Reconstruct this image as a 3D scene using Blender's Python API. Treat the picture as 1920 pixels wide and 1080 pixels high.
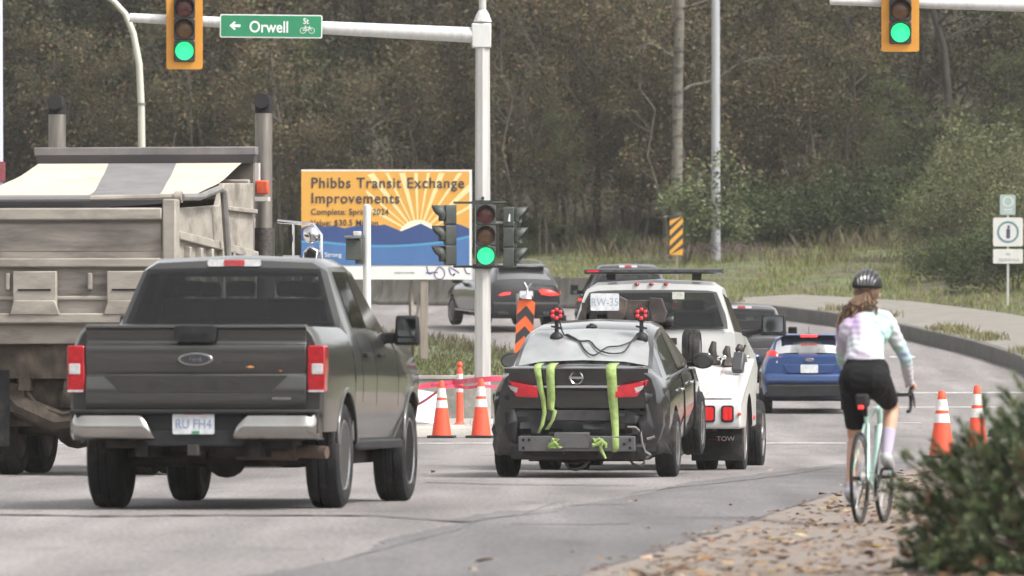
import bpy, bmesh, math, random
import numpy as np
from mathutils import Vector, Matrix, noise as mnoise

R = math.radians
rnd = random.Random(7)
for o in list(bpy.data.objects):
    bpy.data.objects.remove(o)
scene = bpy.context.scene
COL = scene.collection

# ------------------------------------------------------------------ camera
F = 14700.0            # focal length in photograph pixels (long telephoto)
HC = 1.05              # camera height above the near road
HY = 708.0             # horizon row in the photograph
cam_data = bpy.data.cameras.new('camera')
cam = bpy.data.objects.new('camera', cam_data)
COL.objects.link(cam)
cam.location = (0, 0, HC)
cam.rotation_euler = (R(90), 0, 0)
cam_data.sensor_width = 36.0
cam_data.lens = 36.0 * F / 1920.0
cam_data.shift_y = (HY - 540.0) / 1920.0
cam_data.clip_start = 0.5
cam_data.clip_end = 3000
cam_data.dof.use_dof = True
cam_data.dof.focus_distance = 98.0
cam_data.dof.aperture_fstop = 6.2
scene.camera = cam

# ------------------------------------------------------------------ world, sun, exposure
SUN_EL, SUN_AZ = 50.0, 122.0
world = bpy.data.worlds.new('World')
scene.world = world
world.use_nodes = True
wn = world.node_tree.nodes
wl = world.node_tree.links
wn.clear()
sky = wn.new('ShaderNodeTexSky')
sky.sky_type = 'NISHITA'
sky.sun_disc = False
sky.sun_elevation = R(SUN_EL)
sky.sun_rotation = R(SUN_AZ)
sky.air_density = 1.0
sky.dust_density = 4.0
sky.ozone_density = 1.0
hs = wn.new('ShaderNodeHueSaturation')
hs.inputs['Saturation'].default_value = 0.08
bg = wn.new('ShaderNodeBackground')
bg.inputs['Strength'].default_value = 0.145
wo = wn.new('ShaderNodeOutputWorld')
wl.new(sky.outputs[0], hs.inputs['Color'])
wl.new(hs.outputs[0], bg.inputs['Color'])
wl.new(bg.outputs[0], wo.inputs['Surface'])

sd = bpy.data.lights.new('sun', 'SUN')
sd.energy = 1.5
sd.angle = R(11)
sd.color = (1.0, 0.94, 0.88)
sun = bpy.data.objects.new('sun', sd)
COL.objects.link(sun)
_a, _e = R(SUN_AZ), R(SUN_EL)
sun_dir = Vector((math.sin(_a) * math.cos(_e), math.cos(_a) * math.cos(_e), math.sin(_e)))
sun.rotation_euler = sun_dir.to_track_quat('Z', 'Y').to_euler()
sun.location = sun_dir * 200

vs = scene.view_settings
vs.view_transform = 'Standard'
vs.look = 'None'
vs.exposure = 1.06
vs.gamma = 1.0
vs.use_curve_mapping = False
scene.render.engine = 'CYCLES'
cy = scene.cycles
cy.use_denoising = True
cy.max_bounces = 6
cy.diffuse_bounces = 2
cy.glossy_bounces = 3
cy.transmission_bounces = 4
cy.transparent_max_bounces = 8
cy.volume_bounces = 0
cy.use_adaptive_sampling = True
cy.adaptive_threshold = 0.03
cy.sample_clamp_indirect = 4.0
cy.caustics_reflective = False
cy.caustics_refractive = False


# ------------------------------------------------------------------ helpers
def at(px, py, Y):
    """a photograph pixel at depth Y, as a world point"""
    return Vector(((px - 960.0) / F * Y, Y, HC + (HY - py) / F * Y))


MATS = {}


def M(name, col, rough=0.6, metal=0.0, spec=0.5, noise=None, col2=None, bump=None, coat=0.0,
      emit=None, estr=0.0, stretch=(1, 1, 1), trans=0.0, alpha=1.0, sharp=None, attr=None, subs=0.0):
    """procedural principled material. noise=(scale, amount) value variation, col2 = dirt/second colour
    mixed by a second noise (sharp=(scale, lo, hi)), bump=(scale, strength)"""
    if name in MATS:
        return MATS[name]
    m = bpy.data.materials.new(name)
    m.use_nodes = True
    nt = m.node_tree
    N, L = nt.nodes, nt.links
    b = N['Principled BSDF']
    b.inputs['Base Color'].default_value = (*col, 1)
    b.inputs['Roughness'].default_value = rough
    b.inputs['Metallic'].default_value = metal
    b.inputs['Specular IOR Level'].default_value = spec
    b.inputs['Coat Weight'].default_value = coat
    b.inputs['Coat Roughness'].default_value = 0.08
    b.inputs['Transmission Weight'].default_value = trans
    b.inputs['Alpha'].default_value = alpha
    if emit:
        b.inputs['Emission Color'].default_value = (*emit, 1)
        b.inputs['Emission Strength'].default_value = estr
    src = None
    if noise or col2 or bump:
        tc = N.new('ShaderNodeTexCoord')
        mp = N.new('ShaderNodeMapping')
        mp.inputs['Scale'].default_value = stretch
        L.new(tc.outputs['Object'], mp.inputs['Vector'])
        vec = mp.outputs[0]
    if attr:
        at_ = N.new('ShaderNodeAttribute')
        at_.attribute_name = attr
        src = at_.outputs['Color']
    if col2:
        nz = N.new('ShaderNodeTexNoise')
        nz.inputs['Scale'].default_value = sharp[0]
        nz.inputs['Detail'].default_value = 6
        nz.inputs['Roughness'].default_value = 0.62
        L.new(vec, nz.inputs['Vector'])
        mr = N.new('ShaderNodeMapRange')
        mr.inputs['From Min'].default_value = sharp[1]
        mr.inputs['From Max'].default_value = sharp[2]
        L.new(nz.outputs['Fac'], mr.inputs['Value'])
        mx = N.new('ShaderNodeMix')
        mx.data_type = 'RGBA'
        mx.inputs[6].default_value = (*col, 1)
        mx.inputs[7].default_value = (*col2, 1)
        if src:
            L.new(src, mx.inputs[6])
        L.new(mr.outputs[0], mx.inputs[0])
        src = mx.outputs[2]
    if noise:
        nz = N.new('ShaderNodeTexNoise')
        nz.inputs['Scale'].default_value = noise[0]
        nz.inputs['Detail'].default_value = 5
        L.new(vec, nz.inputs['Vector'])
        mr = N.new('ShaderNodeMapRange')
        mr.inputs['From Min'].default_value = 0.3
        mr.inputs['From Max'].default_value = 0.7
        mr.inputs['To Min'].default_value = 1 - noise[1]
        mr.inputs['To Max'].default_value = 1 + noise[1]
        L.new(nz.outputs['Fac'], mr.inputs['Value'])
        mx = N.new('ShaderNodeMix')
        mx.data_type = 'RGBA'
        mx.blend_type = 'MULTIPLY'
        mx.inputs[0].default_value = 1
        mx.inputs[6].default_value = (*col, 1)
        if src:
            L.new(src, mx.inputs[6])
        L.new(mr.outputs[0], mx.inputs[7])
        src = mx.outputs[2]
    if src:
        L.new(src, b.inputs['Base Color'])
    if bump:
        nz = N.new('ShaderNodeTexNoise')
        nz.inputs['Scale'].default_value = bump[0]
        nz.inputs['Detail'].default_value = 4
        L.new(vec, nz.inputs['Vector'])
        bp = N.new('ShaderNodeBump')
        bp.inputs['Strength'].default_value = bump[1]
        bp.inputs['Distance'].default_value = 0.02
        L.new(nz.outputs['Fac'], bp.inputs['Height'])
        L.new(bp.outputs[0], b.inputs['Normal'])
    if subs:
        b.inputs['Subsurface Weight'].default_value = subs
        b.inputs['Subsurface Radius'].default_value = (0.02, 0.008, 0.005)
    MATS[name] = m
    return m


def leafmat(name, attr='leaf', transl=0.35, rough=0.6):
    """foliage: per-leaf colour from a mesh attribute, part of the light passes through"""
    m = bpy.data.materials.new(name)
    m.use_nodes = True
    N, L = m.node_tree.nodes, m.node_tree.links
    N.clear()
    a = N.new('ShaderNodeAttribute')
    a.attribute_name = attr
    oi = N.new('ShaderNodeObjectInfo')
    hsn = N.new('ShaderNodeHueSaturation')
    mr = N.new('ShaderNodeMapRange')
    mr.inputs['To Min'].default_value = 0.8
    mr.inputs['To Max'].default_value = 1.25
    L.new(oi.outputs['Random'], mr.inputs['Value'])
    L.new(mr.outputs[0], hsn.inputs['Value'])
    L.new(a.outputs['Color'], hsn.inputs['Color'])
    d = N.new('ShaderNodeBsdfPrincipled')
    d.inputs['Roughness'].default_value = rough
    d.inputs['Specular IOR Level'].default_value = 0.3
    t = N.new('ShaderNodeBsdfTranslucent')
    mx = N.new('ShaderNodeMixShader')
    mx.inputs[0].default_value = transl
    out = N.new('ShaderNodeOutputMaterial')
    L.new(hsn.outputs[0], d.inputs['Base Color'])
    L.new(hsn.outputs[0], t.inputs['Color'])
    L.new(d.outputs[0], mx.inputs[1])
    L.new(t.outputs[0], mx.inputs[2])
    L.new(mx.outputs[0], out.inputs['Surface'])
    MATS[name] = m
    return m


class MB:
    """collects shapes and builds them as one mesh object"""

    def __init__(self):
        self.v, self.f, self.mi, self.cur = [], [], [], 0

    def add(self, vs_, fs_):
        o = len(self.v)
        self.v.extend([tuple(p) for p in vs_])
        for q in fs_:
            self.f.append(tuple(i + o for i in q))
            self.mi.append(self.cur)
        return self

    def box(self, c, s, rz=0.0, rx=0.0, ry=0.0, taper=None):
        x, y, z = s[0] / 2, s[1] / 2, s[2] / 2
        t = taper or (1, 1)
        P = [(-x, -y, -z), (x, -y, -z), (x, y, -z), (-x, y, -z),
             (-x * t[0], -y * t[1], z), (x * t[0], -y * t[1], z), (x * t[0], y * t[1], z), (-x * t[0], y * t[1], z)]
        m = Matrix.Translation(c) @ Matrix.Rotation(rz, 4, 'Z') @ Matrix.Rotation(rx, 4, 'X') @ Matrix.Rotation(ry, 4, 'Y')
        return self.add([m @ Vector(p) for p in P],
                        [(3, 2, 1, 0), (4, 5, 6, 7), (0, 1, 5, 4), (1, 2, 6, 5), (2, 3, 7, 6), (3, 0, 4, 7)])

    def tube(self, pts, rad, n=8, cap=True):
        pts = [Vector(p) for p in pts]
        k = len(pts)
        if not isinstance(rad, (list, tuple)):
            rad = [rad] * k
        vs_, fs_ = [], []
        up = None
        for i, p in enumerate(pts):
            d = (pts[min(i + 1, k - 1)] - pts[max(i - 1, 0)]).normalized()
            if up is None:
                up = Vector((0, 0, 1)) if abs(d.z) < 0.9 else Vector((1, 0, 0))
            a = d.cross(up)
            if a.length < 1e-6:
                a = d.orthogonal()
            a.normalize()
            b = d.cross(a).normalized()
            up = -b if b.dot(up) < 0 else b
            for j in range(n):
                t = 2 * math.pi * j / n
                r = rad[i]
                vs_.append(p + a * (r * math.cos(t)) + up * (r * math.sin(t)))
        for i in range(k - 1):
            for j in range(n):
                j2 = (j + 1) % n
                fs_.append((i * n + j, i * n + j2, (i + 1) * n + j2, (i + 1) * n + j))
        if cap:
            fs_.append(tuple(range(n - 1, -1, -1)))
            fs_.append(tuple((k - 1) * n + j for j in range(n)))
        return self.add(vs_, fs_)

    def lathe(self, prof, n=24, mat=None, closed=False):
        """prof = [(r, h)...] turned about local Z, placed by matrix"""
        mat = mat or Matrix.Identity(4)
        vs_, fs_ = [], []
        for r, h in prof:
            for j in range(n):
                t = 2 * math.pi * j / n
                vs_.append(mat @ Vector((r * math.cos(t), r * math.sin(t), h)))
        k = len(prof)
        rng = range(k if closed else k - 1)
        for i in rng:
            i2 = (i + 1) % k
            for j in range(n):
                j2 = (j + 1) % n
                fs_.append((i * n + j, i * n + j2, i2 * n + j2, i2 * n + j))
        if not closed:
            if prof[0][0] > 1e-5:
                fs_.append(tuple(range(n - 1, -1, -1)))
            if prof[-1][0] > 1e-5:
                fs_.append(tuple((k - 1) * n + j for j in range(n)))
        return self.add(vs_, fs_)

    def prism(self, poly, d0, d1, axis='Y', mat=None):
        """2-D polygon extruded from d0 to d1 along an axis. axis Y: poly=(x,z); X: poly=(y,z); Z: poly=(x,y)"""
        mat = mat or Matrix.Identity(4)

        def pt(p, d):
            if axis == 'Y':
                return mat @ Vector((p[0], d, p[1]))
            if axis == 'X':
                return mat @ Vector((d, p[0], p[1]))
            return mat @ Vector((p[0], p[1], d))
        n = len(poly)
        vs_ = [pt(p, d0) for p in poly] + [pt(p, d1) for p in poly]
        fs_ = [tuple(range(n)), tuple(range(2 * n - 1, n - 1, -1))]
        for i in range(n):
            j = (i + 1) % n
            fs_.append((j, i, n + i, n + j))
        return self.add(vs_, fs_)

    def grid(self, rows):
        """rows of points (equal length) joined by quads"""
        n = len(rows[0])
        vs_ = [p for r in rows for p in r]
        fs_ = [(i * n + j, i * n + j + 1, (i + 1) * n + j + 1, (i + 1) * n + j)
               for i in range(len(rows) - 1) for j in range(n - 1)]
        return self.add(vs_, fs_)

    def ball(self, c, r, n=12, m=8, rot=None):
        r = r if isinstance(r, (list, tuple)) else (r, r, r)
        mt = Matrix.Translation(c) @ (rot or Matrix.Identity(4)) @ Matrix.Diagonal((r[0], r[1], r[2], 1))
        prof = [(math.sin(math.pi * i / m), -math.cos(math.pi * i / m)) for i in range(m + 1)]
        prof[0] = (0.001, -1)
        prof[-1] = (0.001, 1)
        return self.lathe(prof, n, mt)

    def build(self, name, mats, parent=None, angle=35, smooth=True, fix=True, bevel=0.0, label=None, seg=2):
        me = bpy.data.meshes.new(name)
        me.from_pydata(self.v, [], self.f)
        if not isinstance(mats, (list, tuple)):
            mats = [mats]
        for m in mats:
            me.materials.append(m)
        if len(mats) > 1:
            me.polygons.foreach_set('material_index', self.mi)
        if fix:
            bm = bmesh.new()
            bm.from_mesh(me)
            bmesh.ops.recalc_face_normals(bm, faces=bm.faces[:])
            bm.to_mesh(me)
            bm.free()
        me.update()
        if smooth:
            me.polygons.foreach_set('use_smooth', [True] * len(me.polygons))
            me.set_sharp_from_angle(angle=R(angle))
        o = bpy.data.objects.new(name, me)
        COL.objects.link(o)
        if parent:
            o.parent = parent
        if bevel:
            bv = o.modifiers.new('bevel', 'BEVEL')
            bv.width = bevel
            bv.segments = seg
            bv.limit_method = 'ANGLE'
            bv.angle_limit = R(40)
        if label:
            o['label'] = label
        return o


def tag(o, label=None, cat=None, group=None, kind=None):
    if label:
        o['label'] = label
    if cat:
        o['category'] = cat
    if group:
        o['group'] = group
    if kind:
        o['kind'] = kind
    return o


def thing(name, loc, rz, label, cat, group=None, rx=0.0):
    o = bpy.data.objects.new(name, None)
    COL.objects.link(o)
    o.location = loc
    o.rotation_mode = 'ZYX' if rx else 'XYZ'
    o.rotation_mode = 'XYZ'
    o.rotation_euler = (rx, 0, rz)
    o.empty_display_size = 0.3
    return tag(o, label, cat, group)


def empty(name, parent, loc=(0, 0, 0), rot=(0, 0, 0)):
    o = bpy.data.objects.new(name, None)
    COL.objects.link(o)
    o.parent = parent
    o.location = loc
    o.rotation_euler = rot
    o.empty_display_size = 0.1
    return o


def copy_tree(o, parent=None):
    c = o.copy()
    COL.objects.link(c)
    c.parent = parent
    for ch in list(o.children):
        copy_tree(ch, c)
    return c


def cut(o, cutters):
    """cut closed shapes out of a closed mesh for good; the cut faces take the cutter's material"""
    for c in cutters:
        c.parent = o.parent
        md = o.modifiers.new('b', 'BOOLEAN')
        md.operation = 'DIFFERENCE'
        md.solver = 'EXACT'
        md.object = c
        md.material_mode = 'TRANSFER'
    bpy.context.view_layer.update()
    dg = bpy.context.evaluated_depsgraph_get()
    me = bpy.data.meshes.new_from_object(o.evaluated_get(dg))
    o.modifiers.clear()
    o.data = me
    me.polygons.foreach_set('use_smooth', [True] * len(me.polygons))
    me.set_sharp_from_angle(angle=R(35))
    for c in cutters:
        bpy.data.objects.remove(c)


def text_mesh(name, body, size, mat, parent, loc, rot=(R(90), 0, 0), extr=0.002, align='LEFT', xs=1.0, bold=0.0, space=1.0):
    """flat lettering as a mesh; size = height of a capital letter"""
    cu = bpy.data.curves.new(name, 'FONT')
    cu.body = body
    cu.size = size / 0.72
    cu.extrude = extr
    cu.offset = bold
    cu.space_character = space
    cu.align_x = align
    cu.align_y = 'BOTTOM_BASELINE'
    cu.resolution_u = 4
    t = bpy.data.objects.new(name, cu)
    COL.objects.link(t)
    bpy.context.view_layer.update()
    dg = bpy.context.evaluated_depsgraph_get()
    me = bpy.data.meshes.new_from_object(t.evaluated_get(dg))
    bpy.data.objects.remove(t)
    me.name = name
    me.materials.clear()
    me.materials.append(mat)
    o = bpy.data.objects.new(name, me)
    COL.objects.link(o)
    o.parent = parent
    o.location = loc
    o.rotation_euler = rot
    o.scale = (xs, 1, 1)
    return o


def arc(cx, cz, r, a0, a1, n):
    return [(cx + r * math.cos(R(a0 + (a1 - a0) * i / n)), cz + r * math.sin(R(a0 + (a1 - a0) * i / n))) for i in range(n + 1)]


def rrect(x0, z0, x1, z1, r, n=4):
    p = []
    for cx, cz, a in ((x1 - r, z0 + r, -90), (x1 - r, z1 - r, 0), (x0 + r, z1 - r, 90), (x0 + r, z0 + r, 180)):
        p += arc(cx, cz, r, a, a + 90, n)
    return p
# ------------------------------------------------------------------ the lie of the land
PY = [-300, 110, 125, 145, 160, 172, 182, 190, 198, 207, 220, 240, 270, 2000]
PZ = [0.0, 0.0, 0.12, 0.37, 0.68, 1.02, 1.4, 1.78, 2.2, 2.6, 3.0, 3.4, 3.7, 3.9]


def prof(y):
    return np.interp(y, PY, PZ)


def catmull(pts, k):
    P = np.array(pts, float)
    out = []
    n = len(P)
    for i in range(n - 1):
        p0, p1, p2, p3 = P[max(i - 1, 0)], P[i], P[i + 1], P[min(i + 2, n - 1)]
        for j in range(k):
            t = j / k
            out.append(0.5 * ((2 * p1) + (-p0 + p2) * t + (2 * p0 - 5 * p1 + 4 * p2 - p3) * t * t + (-p0 + 3 * p1 - 3 * p2 + p3) * t ** 3))
    out.append(P[-1])
    return np.array(out)


def redge(y):            # right-hand edge of the near road
    return 0.34 + 0.087 * (y - 41.5)


OUT = catmull([(redge(124), 124), (redge(138), 138), (redge(152), 152), (11.2, 168), (11.4, 176), (10.9, 185), (9.7, 194),
               (7.8, 203.5), (5.0, 213), (1.2, 222), (-5, 231.5), (-13, 240), (-28, 252), (-55, 268)], 8)
INN = catmull([(-0.6, 124), (0.3, 137), (0.95, 150), (1.35, 161), (1.3, 172), (0.7, 181), (-0.9, 188.5), (-3.5, 195),
               (-7.5, 202), (-13, 209.5), (-20, 217), (-30, 226), (-45, 236), (-68, 250)], 8)


def poly_sd(X, Y, line):
    """signed distance to a polyline, positive on its right-hand side"""
    X = np.asarray(X, float)
    Y = np.asarray(Y, float)
    best = np.full(X.shape, 1e9)
    sgn = np.zeros(X.shape)
    for a, b in zip(line[:-1], line[1:]):
        d = b - a
        L2 = d @ d
        t = np.clip(((X - a[0]) * d[0] + (Y - a[1]) * d[1]) / L2, 0, 1)
        qx, qy = X - (a[0] + t * d[0]), Y - (a[1] + t * d[1])
        dist = np.hypot(qx, qy)
        s = np.where(d[0] * qy - d[1] * qx < 0, 1.0, -1.0)
        upd = dist < best
        best = np.where(upd, dist, best)
        sgn = np.where(upd, s, sgn)
    return best * sgn


OUT_X = np.vstack([[(redge(-100), -100)], OUT, [(-400, 420)]])
INN_X = np.vstack([INN, [(-400, 330)]])


def land(X, Y):
    X = np.asarray(X, float)
    Y = np.asarray(Y, float)
    p = prof(Y)
    do = poly_sd(X, Y, OUT_X)
    z = p - 0.12
    # beyond the outer edge: pavement level, then a grassy bank that runs up into the wooded hill
    far = np.clip((Y - 150) / 30, 0, 1)
    bank = p + 0.30 * far + np.clip(do - 3.6, 0, 40) * 0.058 * far + np.clip(do - 43, 0, 62) * 0.38 * far
    bank = bank + np.clip(do - 2.0, 0, 3) * 0.02
    bank = np.where(do > 0.4, bank - 0.05 - 0.1 * (1 - far), z)
    z = np.where(do > 0.0, bank, z)
    # the grass island inside the bend, held by a low wall
    di = -poly_sd(X, Y, INN_X)
    zi = np.interp(Y, [134.6, 150, 170, 190, 206, 230], [0.98, 1.15, 1.42, 2.1, 2.75, 3.3])
    zi = np.maximum(zi, p + 0.14)
    zi = p + 0.12 + np.clip(di / 2.5, 0, 1) * (zi - p - 0.12)
    isl = (di > 0.15) & (Y > 134.5) & (do < 0)
    z = np.where(isl, zi, z)
    return z


def landz(x, y):
    return float(land(np.array([x]), np.array([y]))[0])


def make_ground():
    xs = np.unique(np.concatenate([np.linspace(-900, -60, 12), np.arange(-60, -24, 2.0), np.arange(-24, 26, 0.6), np.arange(26, 60, 2.0), np.linspace(60, 900, 12)]))
    ys = np.unique(np.concatenate([np.linspace(-300, 30, 6), np.arange(30, 120, 6.0), np.arange(120, 300, 0.8), np.arange(300, 340, 3), np.linspace(340, 1500, 14)]))
    X, Y = np.meshgrid(xs, ys)
    Z = land(X, Y)
    rough = np.where(Z > 3.5, 0.12, 0.0)
    Z = Z + rough * np.sin(X * 1.3 + Y * 0.7) * np.cos(Y * 0.9 - X * 0.4)
    nx, ny = len(xs), len(ys)
    vs_ = np.stack([X.ravel(), Y.ravel(), Z.ravel()], 1)
    idx = np.arange(nx * ny).reshape(ny, nx)
    fs_ = np.stack([idx[:-1, :-1], idx[:-1, 1:], idx[1:, 1:], idx[1:, :-1]], -1).reshape(-1, 4)
    me = bpy.data.meshes.new('ground')
    me.from_pydata(vs_.tolist(), [], fs_.tolist())
    me.materials.append(M('soil_grass', (0.10, 0.115, 0.05), 0.95, noise=(1.6, 0.4), col2=(0.085, 0.068, 0.045), sharp=(0.28, 0.42, 0.6), bump=(6, 0.6)))
    me.materials.append(M('forest_litter', (0.055, 0.042, 0.028), 0.95, noise=(2.2, 0.4), col2=(0.04, 0.042, 0.022), sharp=(0.5, 0.45, 0.6), bump=(6, 0.8)))
    do_ = poly_sd(X[:-1, :-1] + .4, Y[:-1, :-1] + .4, OUT_X).ravel()
    me.polygons.foreach_set('material_index', (do_ > 37).astype(int))
    me.polygons.foreach_set('use_smooth', [True] * len(me.polygons))
    o = bpy.data.objects.new('ground', me)
    COL.objects.link(o)
    tag(o, kind='structure')


make_ground()

# ------------------------------------------------------------------ roads
def asphalt(name, base, speck=0.25, big=0.12, crack=True):
    m = bpy.data.materials.new(name)
    m.use_nodes = True
    N, L = m.node_tree.nodes, m.node_tree.links
    b = N['Principled BSDF']
    b.inputs['Roughness'].default_value = 0.82
    b.inputs['Specular IOR Level'].default_value = 0.35
    tc = N.new('ShaderNodeTexCoord')

    def nz(scale, det, stretch=(1, 1, 1)):
        mp = N.new('ShaderNodeMapping')
        mp.inputs['Scale'].default_value = stretch
        mp.inputs['Rotation'].default_value = (0, 0, R(6))
        L.new(tc.outputs['Object'], mp.inputs['Vector'])
        n = N.new('ShaderNodeTexNoise')
        n.inputs['Scale'].default_value = scale
        n.inputs['Detail'].default_value = det
        L.new(mp.outputs[0], n.inputs['Vector'])
        return n.outputs['Fac']

    def rng(src, lo, hi, a, c):
        r_ = N.new('ShaderNodeMapRange')
        r_.inputs['From Min'].default_value = lo
        r_.inputs['From Max'].default_value = hi
        r_.inputs['To Min'].default_value = a
        r_.inputs['To Max'].default_value = c
        L.new(src, r_.inputs['Value'])
        return r_.outputs[0]

    def mul(a, c):
        x = N.new('ShaderNodeMath')
        x.operation = 'MULTIPLY'
        L.new(a, x.inputs[0])
        L.new(c, x.inputs[1])
        return x.outputs[0]
    f = mul(rng(nz(26, 3, (1, 0.35, 1)), 0.3, 0.7, 1 - speck, 1 + speck), rng(nz(0.9, 5, (1, 0.13, 1)), 0.3, 0.7, 1 - big, 1 + big))
    f = mul(f, rng(nz(0.12, 3, (2.2, 0.5, 1)), 0.35, 0.65, 0.9, 1.08))
    f = mul(f, rng(nz(0.8, 2, (1.5, 0.03, 1)), 0.36, 0.64, 0.84, 1.12))
    f = mul(f, rng(nz(1.7, 4, (1, 0.22, 1)), 0.60, 0.74, 1.0, 0.72))
    mx = N.new('ShaderNodeMix')
    mx.data_type = 'RGBA'
    mx.blend_type = 'MULTIPLY'
    mx.inputs[0].default_value = 1
    mx.inputs[6].default_value = (*base, 1)
    L.new(f, mx.inputs[7])
    L.new(mx.outputs[2], b.inputs['Base Color'])
    bp = N.new('ShaderNodeBump')
    bp.inputs['Strength'].default_value = 0.5
    bp.inputs['Distance'].default_value = 0.01
    L.new(nz(60, 3), bp.inputs['Height'])
    L.new(bp.outputs[0], b.inputs['Normal'])
    MATS[name] = m
    return m


ASPH = asphalt('worn_asphalt', (0.208, 0.192, 0.187), 0.42, 0.22)
PATCH = asphalt('patch_asphalt', (0.142, 0.134, 0.133), 0.36, 0.24)
CONC = M('concrete', (0.33, 0.315, 0.29), 0.85, noise=(2.5, 0.14), col2=(0.27, 0.255, 0.225), sharp=(0.9, 0.5, 0.68), bump=(30, 0.35))
CONC_D = M('weathered_concrete', (0.25, 0.235, 0.205), 0.9, noise=(5, 0.22), col2=(0.15, 0.14, 0.115), sharp=(1.7, 0.45, 0.66), bump=(14, 0.7))
WALLC = M('kerb_wall_concrete', (0.11, 0.104, 0.094), 0.9, noise=(3, 0.2), col2=(0.085, 0.08, 0.07), sharp=(0.8, 0.45, 0.7), bump=(16, 0.5))
LINE = M('road_paint', (0.62, 0.61, 0.58), 0.7, noise=(5, 0.25), col2=(0.3, 0.29, 0.28), sharp=(6, 0.52, 0.62))

# the wide carriageway of the crossing, then the climbing bend
mb = MB()
rows = []
for y in np.concatenate([np.linspace(-60, 30, 6), np.arange(34, 124.1, 2.0)]):
    rows.append([(x, y, float(prof(y))) for x in np.linspace(-70, redge(y), 12)])
mb.grid(rows)
rows = []
for k in range(len(OUT)):
    a, b = INN[k], OUT[k]
    rows.append([((a + (b - a) * t)[0], (a + (b - a) * t)[1], float(prof((a + (b - a) * t)[1])) + 0.002) for t in np.linspace(0, 1, 14)])
mb.grid(rows)
road = mb.build('road', ASPH, fix=False)
tag(road, kind='structure')

# darker resurfaced strip along the edge of the carriageway, ragged where the old surface breaks off
mb = MB()
jit = random.Random(3)
rows = []
for i, y in enumerate(np.arange(33, 98, 0.5)):
    xl = np.interp(y, [33, 45, 52, 60, 70, 78.4, 95, 98], [-2.3, -0.98, -0.75, 0.02, 1.15, 1.76, 4.0, 4.6]) + jit.uniform(-0.05, 0.05)
    if 57 < y < 62:
        xl -= 0.28
    rows.append([(xl, y, 0.005), (redge(y) + 0.02 + jit.uniform(-.02, .02), y, 0.005)])
mb.grid(rows)
tag(mb.build('road_patch', PATCH, fix=False), kind='structure')

# tar-filled cracks
TAR = M('crack_tar', (0.055, 0.052, 0.05), 0.8)
mb = MB()
for (pts, w) in (([(640, 1052), (760, 1020), (860, 995), (905, 975), (985, 966), (1020, 950), (1055, 941)], 0.05),
                 ([(985, 968), (1045, 960), (1060, 949), (1190, 947)], 0.03),
                 ([(960, 984), (1100, 985), (1200, 983)], 0.03),
                 ([(1180, 925), (1260, 916), (1330, 909), (1420, 899), (1500, 888), (1580, 874)], 0.05),
                 ([(0, 966), (200, 969), (420, 967), (700, 968), (920, 983)], 0.1),
                 ([(800, 905), (900, 908), (1010, 910), (1230, 912)], 0.06),
                 ([(0, 893), (130, 892), (320, 893)], 0.10)):
    P = []
    for q in range(len(pts) - 1):
        for t in np.linspace(0, 1, 7)[:-1]:
            px = pts[q][0] + (pts[q + 1][0] - pts[q][0]) * t
            py = pts[q][1] + (pts[q + 1][1] - pts[q][1]) * t
            Y = F * HC / (py - HY)
            P.append(((px - 960) / F * Y, Y + jit.uniform(-.12, .12)))
    rr = []
    for k, (x, y) in enumerate(P):
        ww = w * 4.5 * jit.uniform(0.35, 1.2)
        rr.append([(x, y - ww / 2, 0.0085), (x, y + ww / 2, 0.0085)])
    mb.grid(rr)
tag(mb.build('road_cracks', TAR, fix=False), kind='structure')


def stripe(x0, x1, y, w, slope=0.0):
    mb = MB()
    rr = []
    for t in np.linspace(0, 1, 8):
        x = x0 + (x1 - x0) * t
        yy = y + slope * (x - x0)
        rr.append([(x, yy, float(prof(yy)) + 0.008), (x, yy + w, float(prof(yy + w)) + 0.008)])
    mb.grid(rr)
    tag(mb.build('road_marking', LINE, fix=False), kind='structure')


stripe(8.0, 11.2, 161.5, 0.55, 0.1)
stripe(6.9, 9.4, 150.0, 0.45, 0.05)
stripe(6.6, 7.1, 136.0, 0.4)
stripe(8.9, 9.5, 184.5, 0.5, 0.1)
stripe(-7.5, 5.0, 117.0, 0.6, 0.02)
stripe(-30.0, -8.5, 117.0, 0.6, 0.02)

# pavement corner with the signal pole, its kerb, and the low wall that holds the grass island
mb = MB()
rows = []
cor = [(-45, 125.6), (-3.0, 125.6), (-1.6, 125.9), (-0.9, 127.0), (-0.5, 129.5), (-0.25, 134.0)]
for (x, y) in catmull(cor, 6):
    back = 134.3
    rows.append([(x, y, float(prof(y)) + 0.13 - 0.0), (x + (0.0), y + (back - y) * 0.5, 0.22), (x, back + 0.35, 0.36)])
mb.grid(rows)
pav = mb.build('pavement', CONC, fix=False)
tag(pav, kind='structure')
mb = MB()
rows = []
for (x, y) in catmull(cor, 6):
    z = float(prof(y))
    rows.append([(x + .02, y - 0.16, z - 0.1), (x + .02, y - 0.14, z + 0.10), (x + .01, y - 0.11, z + 0.135), (x, y + 0.02, z + 0.137), (x, y + .06, z - .1)])
mb.grid(rows)
tag(mb.build('kerb', M('kerb_concrete', (0.43, 0.41, 0.37), 0.85, noise=(4, 0.15), bump=(25, .4)), fix=False), kind='structure')

wl_root = thing('retaining_wall', (0, 0, 0), 0, 'low mottled concrete wall holding back the grass behind the signal pole', 'wall')
wx = -16.0
k = 0
while wx < -0.2:
    w = 1.55
    y0 = 134.5 + (wx + 16) * -0.01
    mb = MB()
    mb.box((wx + w / 2, y0 + 0.16, 0.62), (w - 0.012, 0.3, 0.80))
    mb.build('block', CONC_D, wl_root, bevel=0.015)
    mb = MB()
    mb.box((wx + w / 2, y0 + 0.155, 1.055), (w - 0.01, 0.36, 0.07))
    mb.build('coping', CONC, wl_root, bevel=0.012)
    wx += w
    k += 1

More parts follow.
